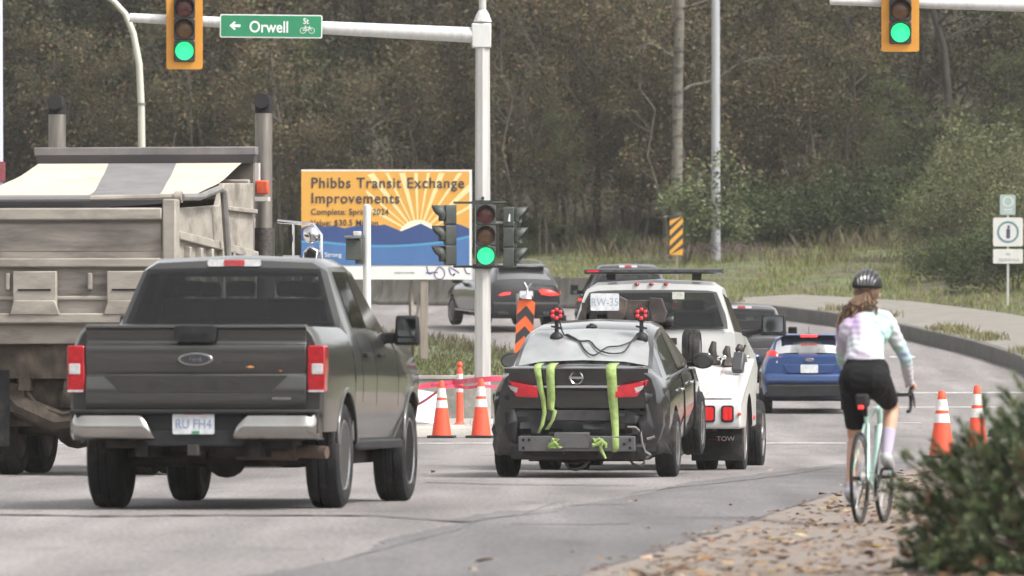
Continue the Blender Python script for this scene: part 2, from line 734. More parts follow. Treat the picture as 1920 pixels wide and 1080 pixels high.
# right-hand verge beside the carriageway: worn concrete and grit, later covered with leaves
mb = MB()
rows = []
for y in np.arange(20, 126, 1.0):
    e = redge(y)
    rows.append([(e - 0.01 + jit.uniform(-.03, .03), y, float(prof(y)) + 0.003)] + [(e + d, y, float(prof(y)) - 0.034 + max(0, d - 1.0) * 0.018) for d in (0.35, 1.0, 2.2, 4.0, 9, 20)])
mb.grid(rows)
GRIT = M('gritty_verge', (0.205, 0.172, 0.15), 0.95, noise=(9, 0.22), col2=(0.2, 0.172, 0.15), sharp=(1.1, 0.42, 0.66), bump=(40, 0.8))
tag(mb.build('verge', GRIT, fix=False), kind='structure')

# outer kerb wall and footpath that follow the bend
def along(line, off):
    out = []
    for i in range(len(line)):
        a, b = line[max(i - 1, 0)], line[min(i + 1, len(line) - 1)]
        d = (b - a) / np.linalg.norm(b - a)
        out.append(line[i] + np.array([d[1], -d[0]]) * off)
    return np.array(out)


OUTD = OUT
KW = OUTD[:66]
prf = [(0.0, -0.3), (0.02, 0.30), (0.05, 0.345), (0.26, 0.35), (0.30, 0.33), (0.32, -0.2)]
mb = MB()
mb.grid([[(along(KW, o)[i][0], along(KW, o)[i][1], float(prof(KW[i][1])) + h * min(1, max(0.35, (KW[i][1] - 130) / 25))) for o, h in prf] for i in range(len(KW))])
tag(mb.build('kerb_wall', WALLC), 'long low grey concrete kerb wall sweeping round the outside of the bend', 'kerb wall')
mb = MB()
offs = (0.3, 1.2, 2.2, 3.4)
mb.grid([[(along(KW, o)[i][0], along(KW, o)[i][1], float(prof(along(KW, o)[i][1])) + 0.325 * min(1, max(0.35, (KW[i][1] - 130) / 25)) + 0.05 * (o - .3)) for o in offs] for i in range(len(KW))])
FOOT = M('footpath_concrete', (0.21, 0.195, 0.173), 0.9, noise=(1.5, 0.14), col2=(0.2, 0.18, 0.15), sharp=(0.5, 0.5, 0.68), bump=(20, .4))
tag(mb.build('footpath', FOOT, fix=False), kind='structure')

# concrete barriers along the far side of the road, each its own block
BAR = M('barrier_concrete', (0.21, 0.195, 0.17), 0.9, noise=(3, 0.18), col2=(0.13, 0.12, 0.1), sharp=(2.2, 0.46, 0.66), bump=(18, .5), stretch=(1, 1, 0.35))
jersey = [(-0.3, 0.0), (-0.3, 0.08), (-0.14, 0.3), (-0.08, 0.84), (0.08, 0.84), (0.14, 0.3), (0.3, 0.08), (0.3, 0.0)]
mbj = MB()
mbj.prism(jersey, -1.22, 1.22, 'X')
bar_me = None
line = along(OUT, -0.35)
dist = np.concatenate([[0], np.cumsum(np.linalg.norm(np.diff(line, axis=0), axis=1))])
s0 = dist[np.argmin(np.hypot(line[:, 0] - 3.6, line[:, 1] - 216.5))]
places = ['at the near end of its row', 'second from the near end of its row']
s = s0
n_bar = 0
bars = []
while s < dist[-1] - 16 and n_bar < 14:
    xa, ya = np.interp(s, dist, line[:, 0]), np.interp(s, dist, line[:, 1])
    xb, yb = np.interp(s + 2.44, dist, line[:, 0]), np.interp(s + 2.44, dist, line[:, 1])
    if bar_me is None:
        o = mbj.build('concrete_barrier', BAR, bevel=0.015)
        bar_me = o
    else:
        o = bar_me.copy()
        COL.objects.link(o)
    o.location = ((xa + xb) / 2, (ya + yb) / 2, float(prof((ya + yb) / 2)) + 0.03)
    o.rotation_euler = (0, 0, math.atan2(yb - ya, xb - xa))
    bars.append(o)
    n_bar += 1
    s += 2.47
ordn = ['first', 'second', 'third', 'fourth', 'fifth', 'sixth', 'seventh', 'eighth', 'ninth', 'tenth', 'eleventh', 'twelfth', 'thirteenth', 'fourteenth']
for i, o in enumerate(bars):
    tag(o, 'grey concrete road barrier, %s from the right end of the row behind the billboard' % ordn[i], 'barrier', 'concrete barriers along the far side of the bend')
# ------------------------------------------------------------------ vegetation
LEAF = leafmat('leaves', transl=0.35)
NEEDLE = leafmat('needles', transl=0.15, rough=0.5)
GRASSM = leafmat('grass_blades', transl=0.3)
BARK = M('bark', (0.062, 0.053, 0.044), 0.95, noise=(3, 0.3), stretch=(4, 4, 0.8), bump=(9, 0.9))
BARK_P = M('pale_bark', (0.16, 0.147, 0.122), 0.9, noise=(2.5, 0.25), col2=(0.06, 0.05, 0.045), sharp=(2.3, 0.54, 0.6), stretch=(1, 1, 2.5), bump=(10, .6))


def leaf_cloud(name, C, size, cols, mat, parent, seed, aspect=0.55, up=0.3, droop=0.0):
    """one quad folded along the midrib per leaf: C = (n,3) centres, cols = (n,3)"""
    rs = np.random.RandomState(seed)
    n = len(C)
    a = rs.normal(size=(n, 3))
    a[:, 2] = a[:, 2] * 0.5 - droop
    a /= np.linalg.norm(a, axis=1)[:, None]
    nn = rs.normal(size=(n, 3))
    nn[:, 2] = np.abs(nn[:, 2]) + up
    b = np.cross(a, nn)
    b /= np.linalg.norm(b, axis=1)[:, None] + 1e-9
    c = np.cross(a, b)
    s = (size * rs.uniform(0.6, 1.3, n))[:, None]
    V = np.empty((n, 4, 3))
    V[:, 0] = C - a * s * 0.5
    V[:, 1] = C + b * s * aspect * 0.5 + c * s * 0.06
    V[:, 2] = C + a * s * 0.5
    V[:, 3] = C - b * s * aspect * 0.5 + c * s * 0.06
    me = bpy.data.meshes.new(name)
    me.vertices.add(n * 4)
    me.vertices.foreach_set('co', V.ravel())
    me.loops.add(n * 4)
    me.loops.foreach_set('vertex_index', np.arange(n * 4))
    me.polygons.add(n)
    me.polygons.foreach_set('loop_start', np.arange(0, n * 4, 4))
    me.polygons.foreach_set('loop_total', np.full(n, 4))
    me.update()
    me.validate()
    at_ = me.attributes.new('leaf', 'FLOAT_COLOR', 'FACE')
    at_.data.foreach_set('color', np.concatenate([cols, np.ones((n, 1))], 1).ravel())
    me.materials.append(mat)
    if name is None:
        return me
    o = bpy.data.objects.new(name, me)
    COL.objects.link(o)
    o.parent = parent
    return o


def pick_cols(n, rs, palette, jitter=0.25):
    P = np.array([p[0] for p in palette])
    w = np.array([p[1] for p in palette], float)
    c = P[rs.choice(len(P), n, p=w / w.sum())]
    return np.clip(c * rs.uniform(1 - jitter, 1 + jitter, (n, 1)) * rs.uniform(0.92, 1.08, (n, 3)), 0.004, 1)


def grow(mb, p, d, length, r, depth, rs, tips, spread=0.6, split=3, curve=0.25, up=0.15):
    """recursive limb: a bent tapered tube with side limbs"""
    pts, rad = [Vector(p)], [r]
    q, dd = Vector(p), Vector(d).normalized()
    k = 5 if depth > 1 else 3
    for i in range(k):
        dd = (dd + Vector(rs.normal(size=3) * curve * 0.4) + Vector((0, 0, up * 0.3))).normalized()
        q = q + dd * length / k
        pts.append(q.copy())
        rad.append(r * (1 - 0.75 * (i + 1) / k))
    mb.tube(pts, rad, 6 if depth > 1 else 4, cap=False)
    if depth <= 0:
        tips.extend([pts[-1], pts[-2], (pts[-1] + pts[-2]) / 2])
        return
    if depth == 1:
        tips.append(pts[-1])
    for i in range(split):
        t = 0.35 + 0.6 * (i + rs.rand()) / split
        j = min(int(t * k), k - 1)
        base = pts[j].lerp(pts[j + 1], t * k - j)
        ax = Vector(rs.normal(size=3))
        ax = (ax - dd * ax.dot(dd)).normalized()
        nd = (dd * (1 - spread) + ax * spread + Vector((0, 0, up))).normalized()
        grow(mb, base, nd, length * rs.uniform(0.5, 0.75), r * (1 - 0.7 * t) * 0.7 + 0.004, depth - 1, rs, tips, spread, split, curve, up)


def make_tree(kind, seed, H):
    """returns an Empty 'tree' with trunk and crown children, base at the origin"""
    rs = np.random.RandomState(seed)
    root = empty(kind, None)
    mb = MB()
    tips = []
    if kind == 'alder_tree':
        pts = [Vector((0, 0, -0.4))]
        for i in range(9):
            pts.append(Vector((rs.normal() * 0.14 * i ** .7, rs.normal() * 0.14 * i ** .7, H * (i + 1) / 9)))
        mb.tube(pts, [0.12 * (1 - 0.085 * i) for i in range(10)], 8, cap=False)
        for i in range(24):
            t = rs.uniform(0.12, 0.97)
            k = int(t * 9)
            b = pts[k].lerp(pts[min(k + 1, 9)], t * 9 - k)
            a = rs.uniform(0, 6.283)
            grow(mb, b, (math.cos(a), math.sin(a), rs.uniform(0.2, 0.8)), (1.9 - 0.9 * t) * rs.uniform(0.8, 1.3), 0.05, 2, rs, tips, 0.55, 3, 0.35, 0.12)
        tips = np.array([list(t) for t in tips])
        C = np.repeat(tips, 14, 0) + rs.normal(size=(len(tips) * 14, 3)) * 0.30
        keep = rs.rand(len(C)) < 0.85
        C = C[keep]
        pal = [((0.128, 0.095, 0.052), 4), ((0.105, 0.096, 0.046), 5), ((0.175, 0.112, 0.06), 2), ((0.078, 0.082, 0.037), 4), ((0.27, 0.21, 0.12), 0.4)]
        cols = pick_cols(len(C), rs, pal, 0.35)
        leaf_cloud('crown', C, 0.135, cols, LEAF, root, seed, 0.6, 0.2, 0.35)
        mb.build('trunk', BARK, root, smooth=True, fix=False)
    elif kind == 'green_tree':
        pts = [Vector((0, 0, -0.4))]
        for i in range(8):
            pts.append(Vector((rs.normal() * 0.12 * i, rs.normal() * 0.12 * i, H * (i + 1) / 8)))
        mb.tube(pts, [0.15 * (1 - 0.095 * i) for i in range(9)], 8, cap=False)
        for i in range(24):
            t = rs.uniform(0.1, 0.98)
            k = int(t * 8)
            b = pts[k].lerp(pts[min(k + 1, 8)], t * 8 - k)
            a = rs.uniform(0, 6.283)
            grow(mb, b, (math.cos(a), math.sin(a), rs.uniform(0.1, 0.7)), (2.3 - 1.1 * t) * rs.uniform(0.8, 1.2), 0.06, 2, rs, tips, 0.6, 3, 0.3, 0.1)
        tips = np.array([list(t) for t in tips])
        C = np.repeat(tips, 13, 0) + rs.normal(size=(len(tips) * 13, 3)) * 0.26
        pal = [((0.08, 0.105, 0.04), 5), ((0.11, 0.125, 0.048), 4), ((0.055, 0.072, 0.03), 4), ((0.17, 0.16, 0.07), 1.5)]
        cols = pick_cols(len(C), rs, pal, 0.3)
        leaf_cloud('crown', C, 0.15, cols, LEAF, root, seed, 0.6, 0.4, 0.15)
        mb.build('trunk', BARK, root, smooth=True, fix=False)
    elif kind == 'fir_tree':
        mb.tube([(0, 0, -0.4), (0.05, 0, H * 0.5), (0, 0.05, H)], [0.26, 0.16, 0.02], 8, cap=False)
        C = []
        z = 0.9
        while z < H - 0.3:
            L_ = (1 - z / H) ** 0.75 * 3.3 + 0.25
            nb = 7
            a0 = rs.uniform(0, 6.28)
            for b_ in range(nb):
                a = a0 + 6.283 * b_ / nb + rs.normal() * 0.15
                ll = L_ * rs.uniform(0.7, 1.1)
                P = []
                for t in np.linspace(0, 1, 6):
                    P.append(Vector((math.cos(a) * ll * t, math.sin(a) * ll * t, z - 0.32 * ll * t + 0.16 * ll * t * t)))
                mb.tube(P, [0.04 * (1 - 0.8 * i / 5) for i in range(6)], 4, cap=False)
                m = int(34 * ll / 1.5) + 6
                t = rs.uniform(0.15, 1.05, m)
                wid = 0.45 * ll * (1.1 - t) * 0.8 + 0.05
                off = rs.uniform(-1, 1, m) * wid
                x = math.cos(a) * ll * t - math.sin(a) * off
                y = math.sin(a) * ll * t + math.cos(a) * off
                zz = z - 0.32 * ll * t + 0.16 * ll * t * t - np.abs(off) * 0.35 - rs.uniform(0, 0.18, m)
                C.append(np.stack([x, y, zz], 1))
            z += rs.uniform(0.34, 0.5)
        C = np.concatenate(C)
        pal = [((0.05, 0.066, 0.034), 5), ((0.07, 0.085, 0.042), 4), ((0.036, 0.046, 0.026), 4), ((0.11, 0.11, 0.055), 1)]
        cols = pick_cols(len(C), rs, pal, 0.3)
        leaf_cloud('crown', C, 0.24, cols, NEEDLE, root, seed, 0.42, 0.5, 0.35)
        mb.build('trunk', BARK, root, smooth=True, fix=False)
    return root


def make_shrub(kind, seed, H, W, palette, leaf, per=16, stems=14, mat=None, droop=0.0):
    rs = np.random.RandomState(seed)
    root = empty(kind, None)
    mb = MB()
    tips = []
    for i in range(stems):
        a = rs.uniform(0, 6.283)
        s = rs.uniform(0.1, 1.0)
        grow(mb, (math.cos(a) * 0.12 * W, math.sin(a) * 0.12 * W, -0.15),
             (math.cos(a) * s * W / H * 1.1, math.sin(a) * s * W / H * 1.1, 1.0), H * rs.uniform(0.55, 0.85), 0.025, 2, rs, tips, 0.5, 3, 0.4, 0.12)
    tips = np.array([list(t) for t in tips])
    C = np.repeat(tips, per, 0) + rs.normal(size=(len(tips) * per, 3)) * 0.17
    C[:, 2] = np.maximum(C[:, 2], 0.02)
    leaf_cloud('foliage', C, leaf, pick_cols(len(C), rs, palette, 0.3), mat or LEAF, root, seed, 0.5, 0.4, droop)
    mb.build('stems', BARK, root, fix=False)
    return root


def make_young(seed, H):
    rs = np.random.RandomState(seed)
    root = empty('young_tree', None)
    mb = MB()
    tips = []
    for st_i in range(3):
        pts = [Vector((rs.normal() * .2, rs.normal() * .2, -0.3))]
        lean = rs.normal(size=2) * .10
        for i in range(7):
            pts.append(pts[0] + Vector((lean[0] * i + rs.normal() * .05 * i, lean[1] * i + rs.normal() * .05 * i, H * rs.uniform(.95, 1.05) * (i + 1) / 7)))
        mb.tube(pts, [0.06 * (1 - 0.115 * i) for i in range(8)], 7, cap=False)
        for i in range(11):
            t = rs.uniform(0.15, 0.97)
            k = int(t * 7)
            b = pts[k].lerp(pts[min(k + 1, 7)], t * 7 - k)
            a = rs.uniform(0, 6.283)
            grow(mb, b, (math.cos(a), math.sin(a), rs.uniform(0.4, 1.0)), (1.5 - 0.6 * t) * rs.uniform(0.7, 1.2), 0.024, 2, rs, tips, 0.5, 3, 0.35, 0.12)
    tips = np.array([list(t) for t in tips])
    C = np.repeat(tips, 5, 0) + rs.normal(size=(len(tips) * 5, 3)) * 0.22
    pal = [((0.14, 0.104, 0.06), 4), ((0.115, 0.105, 0.05), 5), ((0.185, 0.12, 0.068), 2), ((0.085, 0.09, 0.04), 4), ((0.28, 0.22, 0.14), 0.4)]
    leaf_cloud('crown', C, 0.125, pick_cols(len(C), rs, pal, 0.35), LEAF, root, seed, 0.6, 0.2, 0.35)
    mb.build('trunk', BARK_Y, root, smooth=True, fix=False)
    return root


BARK_Y = M('young_bark', (0.105, 0.09, 0.072), 0.9, noise=(3, 0.3), stretch=(4, 4, 0.8), bump=(9, 0.6))
protos = {
    'young_tree': [make_young(71 + i, h) for i, h in enumerate((7.5, 6.0, 8.5))],
    'alder_tree': [make_tree('alder_tree', 11 + i, h) for i, h in enumerate((15, 17, 14, 16))],
    'green_tree': [make_tree('green_tree', 31 + i, h) for i, h in enumerate((13, 15, 11))],
    'fir_tree': [make_tree('fir_tree', 51 + i, h) for i, h in enumerate((17, 15, 19))],
}
used = set()


def plant(proto, x, y, s=1.0, rz=0.0, z=None, label=None, cat='tree', group=None):
    if proto.name not in used:
        used.add(proto.name)
        o = proto
    else:
        o = copy_tree(proto)
    o.location = (x, y, (landz(x, y) if z is None else z) - 0.05)
    o.rotation_euler = (0, 0, rz)
    o.scale = (s, s, s)
    tag(o, label, cat, group)
    return o


trs = random.Random(5)
wood = []
# rows of the wood, front to back: pixel column at its depth decides which kind grows there
for row, (y0, step) in enumerate(((263, 3.1), (268, 2.7), (274, 2.9), (281, 3.2), (290, 3.8))):
    x = -27 + row * 0.7
    while x < 27:
        px = 960 + x / y0 * F + trs.uniform(-60, 60)
        if not -250 < 960 + x / (y0 + max(0.0, -x - 4) * 0.62) * F < 2170:
            x += step
            continue
        # the outer edge runs back to the left, the wood stands behind it
        yb = y0 + max(0.0, -x - 4) * 0.62 + trs.uniform(-1.5, 1.5)
        if px < 420:
            kind = 'fir_tree' if trs.random() < 0.62 else 'green_tree' if trs.random() < .4 else 'alder_tree'
        elif px < 1450:
            kind = 'alder_tree' if trs.random() < 0.86 else 'green_tree'
        else:
            kind = 'green_tree' if trs.random() < 0.6 else 'alder_tree'
        wood.append((kind, x + trs.uniform(-.8, .8), yb, row))
        x += step * trs.uniform(0.75, 1.25)
KINDL = {'alder_tree': 'thin brown-leaved tree', 'green_tree': 'green leafy tree', 'fir_tree': 'dark drooping fir tree'}
MARKS = [(0, 'beyond the left frame edge'), (130, 'above the left exhaust stack'), (330, 'behind the curved lamp pole'), (560, 'above the right exhaust stack'), (720, 'above the left half of the billboard'), (890, 'above the right half of the billboard'), (1050, 'right of the signal pole'), (1230, 'above the tow truck'), (1320, 'beside the pale trunk'), (1460, 'right of the tall lamp pole'), (1640, 'above the blue hatchback'), (1760, 'behind the right-hand hanging signal'), (1930, 'above the ring symbol sign'), (9999, 'beyond the right frame edge')]
ROWS = ['front row', 'second row', 'third row', 'fourth row', 'back row']


def where(x, y):
    px = 960 + x / y * F
    return [t for lim, t in MARKS if px < lim][0]


for i, (kind, x, y, row) in enumerate(wood):
    pr = protos[kind][trs.randrange(len(protos[kind]))]
    side = 'left part' if x < -6 else 'right part' if x > 7 else 'middle part'
    plant(pr, x, y, trs.uniform(0.85, 1.15), trs.uniform(0, 6.28),
          label='%s, %s, %s' % (KINDL[kind], ROWS[row], where(x, y)), group='%ss, %s, %s' % (KINDL[kind], ROWS[row], where(x, y)))

# young trees along the front of the wood hide its floor
for i in range(46):
    px = -200 + i * 50 + trs.uniform(-25, 25)
    y = 259.5 + trs.uniform(-1.5, 3.5)
    x = (px - 960) / F * y
    y += max(0.0, -x - 4) * 0.62
    kind = 'young_tree' if (px < 1640 and trs.random() < .85) else 'green_tree'
    reg = 'left of the billboard' if px < 560 else 'behind the billboard and signal pole' if px < 1000 else 'behind the tow truck' if px < 1340 else 'behind the cyclist'
    what = 'young brown-leaved tree' if kind == 'young_tree' else 'young green tree'
    plant(protos[kind][i % len(protos[kind])], x, y, trs.uniform(.8, 1.15) if kind == 'young_tree' else trs.uniform(.3, .5), trs.uniform(0, 6.28), label='%s, %s' % (what, where(x, y)), group='%ss, %s' % (what, where(x, y)))

# the wood runs on beyond the right-hand side of the view, and an unseen leaf mass is added behind the camera to darken reflections
frs = np.random.RandomState(61)
for nm, n_, xr, yr, hmax, lb_ in (('right_wood', 16000, (30, 125), (185, 240), 17, 'mass of wood on the hill far beyond the right frame edge'), ('rear_reflection_mass', 26000, (-95, 95), (-80, -62), 19, 'mass of wood behind the camera')):
    X = frs.uniform(*xr, n_)
    Y = frs.uniform(*yr, n_)
    top_ = hmax * (.72 + .28 * np.sin(X * .55 + np.sin(X * .21) * 2) * np.cos(Y * .3))
    Z = land(X, Y) + top_ * frs.uniform(0, 1, n_)
    cols = pick_cols(n_, frs, [((0.06, 0.072, 0.034), 5), ((0.09, 0.078, 0.042), 4), ((0.045, 0.05, 0.027), 4)], .35)
    o = leaf_cloud('unseen_leaf_mass', np.stack([X, Y, Z], 1), 1.5, cols, LEAF, None, 9, .7, .3, .2)
    tag(o, lb_, 'wood', kind='stuff')

# the pale cottonwood trunk that rises clear of the wood
rs = np.random.RandomState(77)
ct = thing('cottonwood_tree', (at(1268, 300, 252).x, 252, landz(at(1268, 300, 252).x, 252) - 0.2), 0,
           'tall tree with pale mottled trunk left of the tall grey lamp pole', 'tree')
mb = MB()
tips = []
P = [Vector((0, 0, 0)), Vector((0.02, 0, 3)), Vector((0.06, 0, 6)), Vector((0.14, 0, 9)), Vector((0.3, 0.1, 12.5)), Vector((0.35, 0, 17))]
mb.tube(P, [0.185, 0.175, 0.16, 0.145, 0.12, 0.04], 12, cap=False)
for (h, a, l_) in ((5.6, 0.15, 2.4), (6.6, 2.9, 1.6), (8.2, -0.5, 2.2), (9.4, 2.6, 2.0), (10.6, 0.4, 2.6), (12, 3.3, 2.4), (13, 5.5, 2.6), (14.5, 1.6, 2.2)):
    grow(mb, (0.1, 0, h), (math.cos(a), math.sin(a) * 0.7, 0.55), l_, 0.055, 2, rs, tips, 0.5, 3, 0.35, 0.1)
mb.build('trunk', BARK_P, ct, fix=False)
tips = np.array([list(t) for t in tips])
C = np.repeat(tips, 5, 0) + rs.normal(size=(len(tips) * 5, 3)) * 0.25
leaf_cloud('crown', C, 0.13, pick_cols(len(C), rs, [((0.12, 0.11, 0.045), 3), ((0.2, 0.18, 0.09), 1), ((0.08, 0.09, 0.035), 2)]), LEAF, ct, 5, 0.6, 0.3, 0.3)

PAL_DARK = [((0.062, 0.09, 0.034), 5), ((0.042, 0.06, 0.025), 4), ((0.09, 0.12, 0.045), 3), ((0.11, 0.10, 0.045), 0.6)]
PAL_LIGHT = [((0.15, 0.165, 0.075), 5), ((0.2, 0.21, 0.1), 3), ((0.10, 0.115, 0.05), 5), ((0.25, 0.23, 0.13), 1)]
PAL_PALE = [((0.15, 0.17, 0.08), 4), ((0.10, 0.125, 0.05), 4), ((0.33, 0.33, 0.24), 0.7), ((0.07, 0.09, 0.035), 2)]
dark = [make_shrub('bramble_bush', 200 + i, 2.0, 2.2, PAL_DARK, 0.13, 14, 14) for i in range(3)]
light = [make_shrub('willow_bush', 230 + i, 3.0, 2.0, PAL_LIGHT, 0.11, 17, 15) for i in range(2)]
pale = make_shrub('poplar_sapling', 260, 2.9, 1.0, PAL_PALE, 0.17, 13, 6)
spx = at(1278, 400, 249).x
plant(pale, spx, 247, 1.0, 0.3, label='slender sapling with pale fluttering leaves behind the striped marker', cat='sapling')

# dark thicket at the foot of the wood
for i in range(64):
    px = -150 + i * 34 + trs.uniform(-20, 20)
    y = 258 + trs.uniform(-2.5, 4.0)
    x = (px - 960) / F * y
    y += max(0.0, -x - 4) * 0.62
    if px < 1250:
        y += 2.0
    s = trs.uniform(0.6, 1.3) if px > 1330 else trs.uniform(0.25, 0.8)
    reg = 'left of the billboard' if px < 560 else 'behind the billboard and signal pole' if px < 1000 else 'behind the tow truck' if px < 1340 else 'behind the cyclist'
    plant(dark[i % 3], x, y, s, trs.uniform(0, 6.28), label='dark thicket bush, %s' % where(x, y).replace('above', 'low behind'), cat='bush', group='dark bushes, %s' % where(x, y))

# lighter willow bushes on the right, spilling towards the footpath
n = 0
for (px, y, s, nm) in ((1890, 231, .95, 'large pale green bush right behind the round-symbol sign'), (1790, 234, .85, 'pale green bush just left of the round-symbol sign'),
                       (1735, 240, 0.6, 'small pale green bush at the left end of the willow bushes'), (1955, 226, 1.0, 'pale green bush cut by the right frame edge behind the sign'),
                       (1850, 240, 1.15, 'tallest pale green bush behind the other willow bushes'), (1930, 241, 1.2, 'tall pale green bush at the right frame edge in the back')):
    x = (px - 960) / F * y
    plant(light[n % 2], x, y, s, trs.uniform(0, 6.28), label=nm, cat='bush', group='willow bushes by the sign')
    n += 1
for (px, y, s, nm) in ((1760, 222, 0.62, 'low dark bush beside the footpath, left of its fellows'), (1835, 219, 0.8, 'low dark bush beside the footpath under the round-symbol sign'),
                       (1905, 214, 0.85, 'low dark bush beside the footpath at the right frame edge')):
    x = (px - 960) / F * y
    plant(dark[n % 3], x, y, s, trs.uniform(0, 6.28), label=nm, cat='bush', group='low bushes beside the footpath')
    n += 1


def grass(name, pts, h, cols, w, label, seed, lean=0.35):
    """one tapering blade (bent triangle pair) per point"""
    rs = np.random.RandomState(seed)
    n = len(pts)
    a = rs.uniform(0, 6.283, n)
    hh = h * rs.uniform(0.5, 1.2, n)
    dx, dy = np.cos(a), np.sin(a)
    ln = rs.uniform(0.05, lean, n) * hh
    V = np.empty((n, 4, 3))
    V[:, 0] = pts + np.stack([-dy * w, dx * w, np.zeros(n)], 1)
    V[:, 1] = pts + np.stack([dy * w, -dx * w, np.zeros(n)], 1)
    V[:, 2] = pts + np.stack([dx * ln * .35 + dy * w * .7, dy * ln * .35 - dx * w * .7, hh * 0.6], 1)
    V[:, 3] = pts + np.stack([dx * ln, dy * ln, hh], 1)
    me = bpy.data.meshes.new(name)
    me.vertices.add(n * 4)
    me.vertices.foreach_set('co', V.ravel())
    idx = np.arange(n)[:, None] * 4 + np.array([[0, 1, 2, 0, 2, 3]])
    me.loops.add(n * 6)
    me.loops.foreach_set('vertex_index', idx.ravel())
    me.polygons.add(n * 2)
    me.polygons.foreach_set('loop_start', np.arange(0, n * 6, 3))
    me.polygons.foreach_set('loop_total', np.full(n * 2, 3))
    me.update()
    me.validate()
    at_ = me.attributes.new('leaf', 'FLOAT_COLOR', 'FACE')
    c = np.repeat(np.concatenate([cols, np.ones((n, 1))], 1), 2, 0)
    at_.data.foreach_set('color', c.ravel())
    me.materials.append(GRASSM)
    o = bpy.data.objects.new(name, me)
    COL.objects.link(o)
    tag(o, label, 'grass', kind='stuff')
    return o


grs = np.random.RandomState(9)


def clumpy(n, xr, yr, keepf, scale=0.5, thr=0.0):
    X = grs.uniform(*xr, n)
    Y = grs.uniform(*yr, n)
    k = keepf(X, Y)
    X, Y = X[k], Y[k]
    return X, Y


# bank beyond the bend: green near the path, tall and straw-coloured towards the wood
X, Y = clumpy(150000, (-20, 26), (170, 275), lambda x, y: (poly_sd(x, y, OUT_X) > 3.4) & (poly_sd(x, y, OUT_X) < 55) & (np.abs(x / y * F) < 1150))
D = poly_sd(X, Y, OUT_X)
pts = np.stack([X, Y, land(X, Y) - 0.03], 1)
nearf = np.clip((30 - D) / 12 + 0.35 * np.sin(X * 0.8 + Y * 0.3), 0, 1)
mixr = grs.rand(len(X))
cg = pick_cols(len(X), grs, [((0.2, 0.22, 0.075), 4), ((0.15, 0.175, 0.06), 3), ((0.25, 0.24, 0.1), 2)])
ct_ = pick_cols(len(X), grs, [((0.175, 0.14, 0.092), 4), ((0.13, 0.105, 0.065), 3), ((0.105, 0.112, 0.052), 4), ((0.24, 0.19, 0.13), 1)])
isg = mixr < (0.18 + 0.8 * nearf)
near_sel = isg
grass('bank_grass', pts[near_sel], 0.16 + 0.2 * (1 - nearf[near_sel]), cg[near_sel], 0.02, 'green grass growing on the bank beyond the footpath', 1)
grass('tall_dry_grass', pts[~near_sel], 0.35 + 0.4 * (1 - nearf[~near_sel]), ct_[~near_sel], 0.011, 'tall straw-coloured dry grass along the foot of the wood', 2, 0.5)
# island lawn with taller weeds at its far edge
X, Y = clumpy(60000, (-17, 2.4), (134.9, 224), lambda x, y: (-poly_sd(x, y, INN_X) > 0.25) & (x / y * F > -520))
pts = np.stack([X, Y, land(X, Y) - 0.02], 1)
cl = pick_cols(len(X), grs, [((0.14, 0.16, 0.055), 5), ((0.11, 0.13, 0.045), 4), ((0.2, 0.19, 0.09), 2)])
grass('island_lawn', pts, 0.10 + 0.03 * grs.rand(len(X)), cl, 0.016, 'short mown green grass on the island behind the low wall', 3, 0.6)
di = -poly_sd(X, Y, INN_X)
wsel = (Y > 176) & (grs.rand(len(X)) < 0.5) & (di < 14)
cw = pick_cols(int(wsel.sum()), grs, [((0.12, 0.10, 0.06), 4), ((0.17, 0.14, 0.09), 3), ((0.09, 0.1, 0.045), 4)])
grass('island_weeds', pts[wsel], 0.30, cw, 0.015, 'taller brownish weeds at the far edge of the grass island', 4, 0.5)
# tufts that spill over the kerb wall
K2 = along(KW, 0.55)
sel = grs.randint(14, len(K2), 5000)
sel = sel[(np.sin(sel * 1.7) + np.sin(sel * 0.61)) > 0.35]
pt = np.stack([K2[sel, 0] + grs.normal(size=len(sel)) * 0.22, K2[sel, 1] + grs.normal(size=len(sel)) * 0.5, prof(K2[sel, 1]) + 0.33], 1)
grass('kerb_tufts', pt, 0.2, pick_cols(len(sel), grs, [((0.22, 0.19, 0.09), 3), ((0.14, 0.15, 0.06), 3)]), 0.014, 'dry grass tufts along the top of the kerb wall', 6, 0.7)
# purple wild flowers by the lamp pole
X = at(1340, 500, 247).x + grs.normal(size=500) * 0.75
Y = 247 + grs.normal(size=500) * 0.8
Z = land(X, Y) + 0.3 + 0.35 * grs.rand(500)
fo = leaf_cloud('wild_flowers', np.stack([X, Y, Z], 1), 0.07, pick_cols(500, grs, [((0.22, 0.13, 0.22), 3), ((0.15, 0.12, 0.12), 2)]), LEAF, None, 8, 0.7)
tag(fo, 'faded purple wild flowers at the foot of the tall lamp pole', 'flowers', kind='stuff')
# ------------------------------------------------------------------ vehicles: shared tools and materials
RUBBER = M('rubber', (0.018, 0.018, 0.019), 0.85, spec=.25, noise=(12, 0.3), col2=(0.055, 0.05, 0.045), sharp=(3, 0.5, 0.7), bump=(60, 0.4))
BLACKP = M('black_plastic', (0.02, 0.02, 0.022), 0.55, spec=.3, noise=(6, 0.25))
DARKM = M('underbody', (0.03, 0.027, 0.025), 0.9, noise=(5, 0.4), col2=(0.075, 0.06, 0.045), sharp=(3, 0.5, 0.7))
CHROME = M('chrome', (0.62, 0.62, 0.63), 0.16, 1.0)
BRIGHT = M('brushed_alloy', (0.42, 0.42, 0.43), 0.34, 1.0, noise=(20, 0.15))
GLASS = M('tinted_glass', (0.018, 0.02, 0.021), 0.06, spec=0.6, noise=(1.2, 0.3))


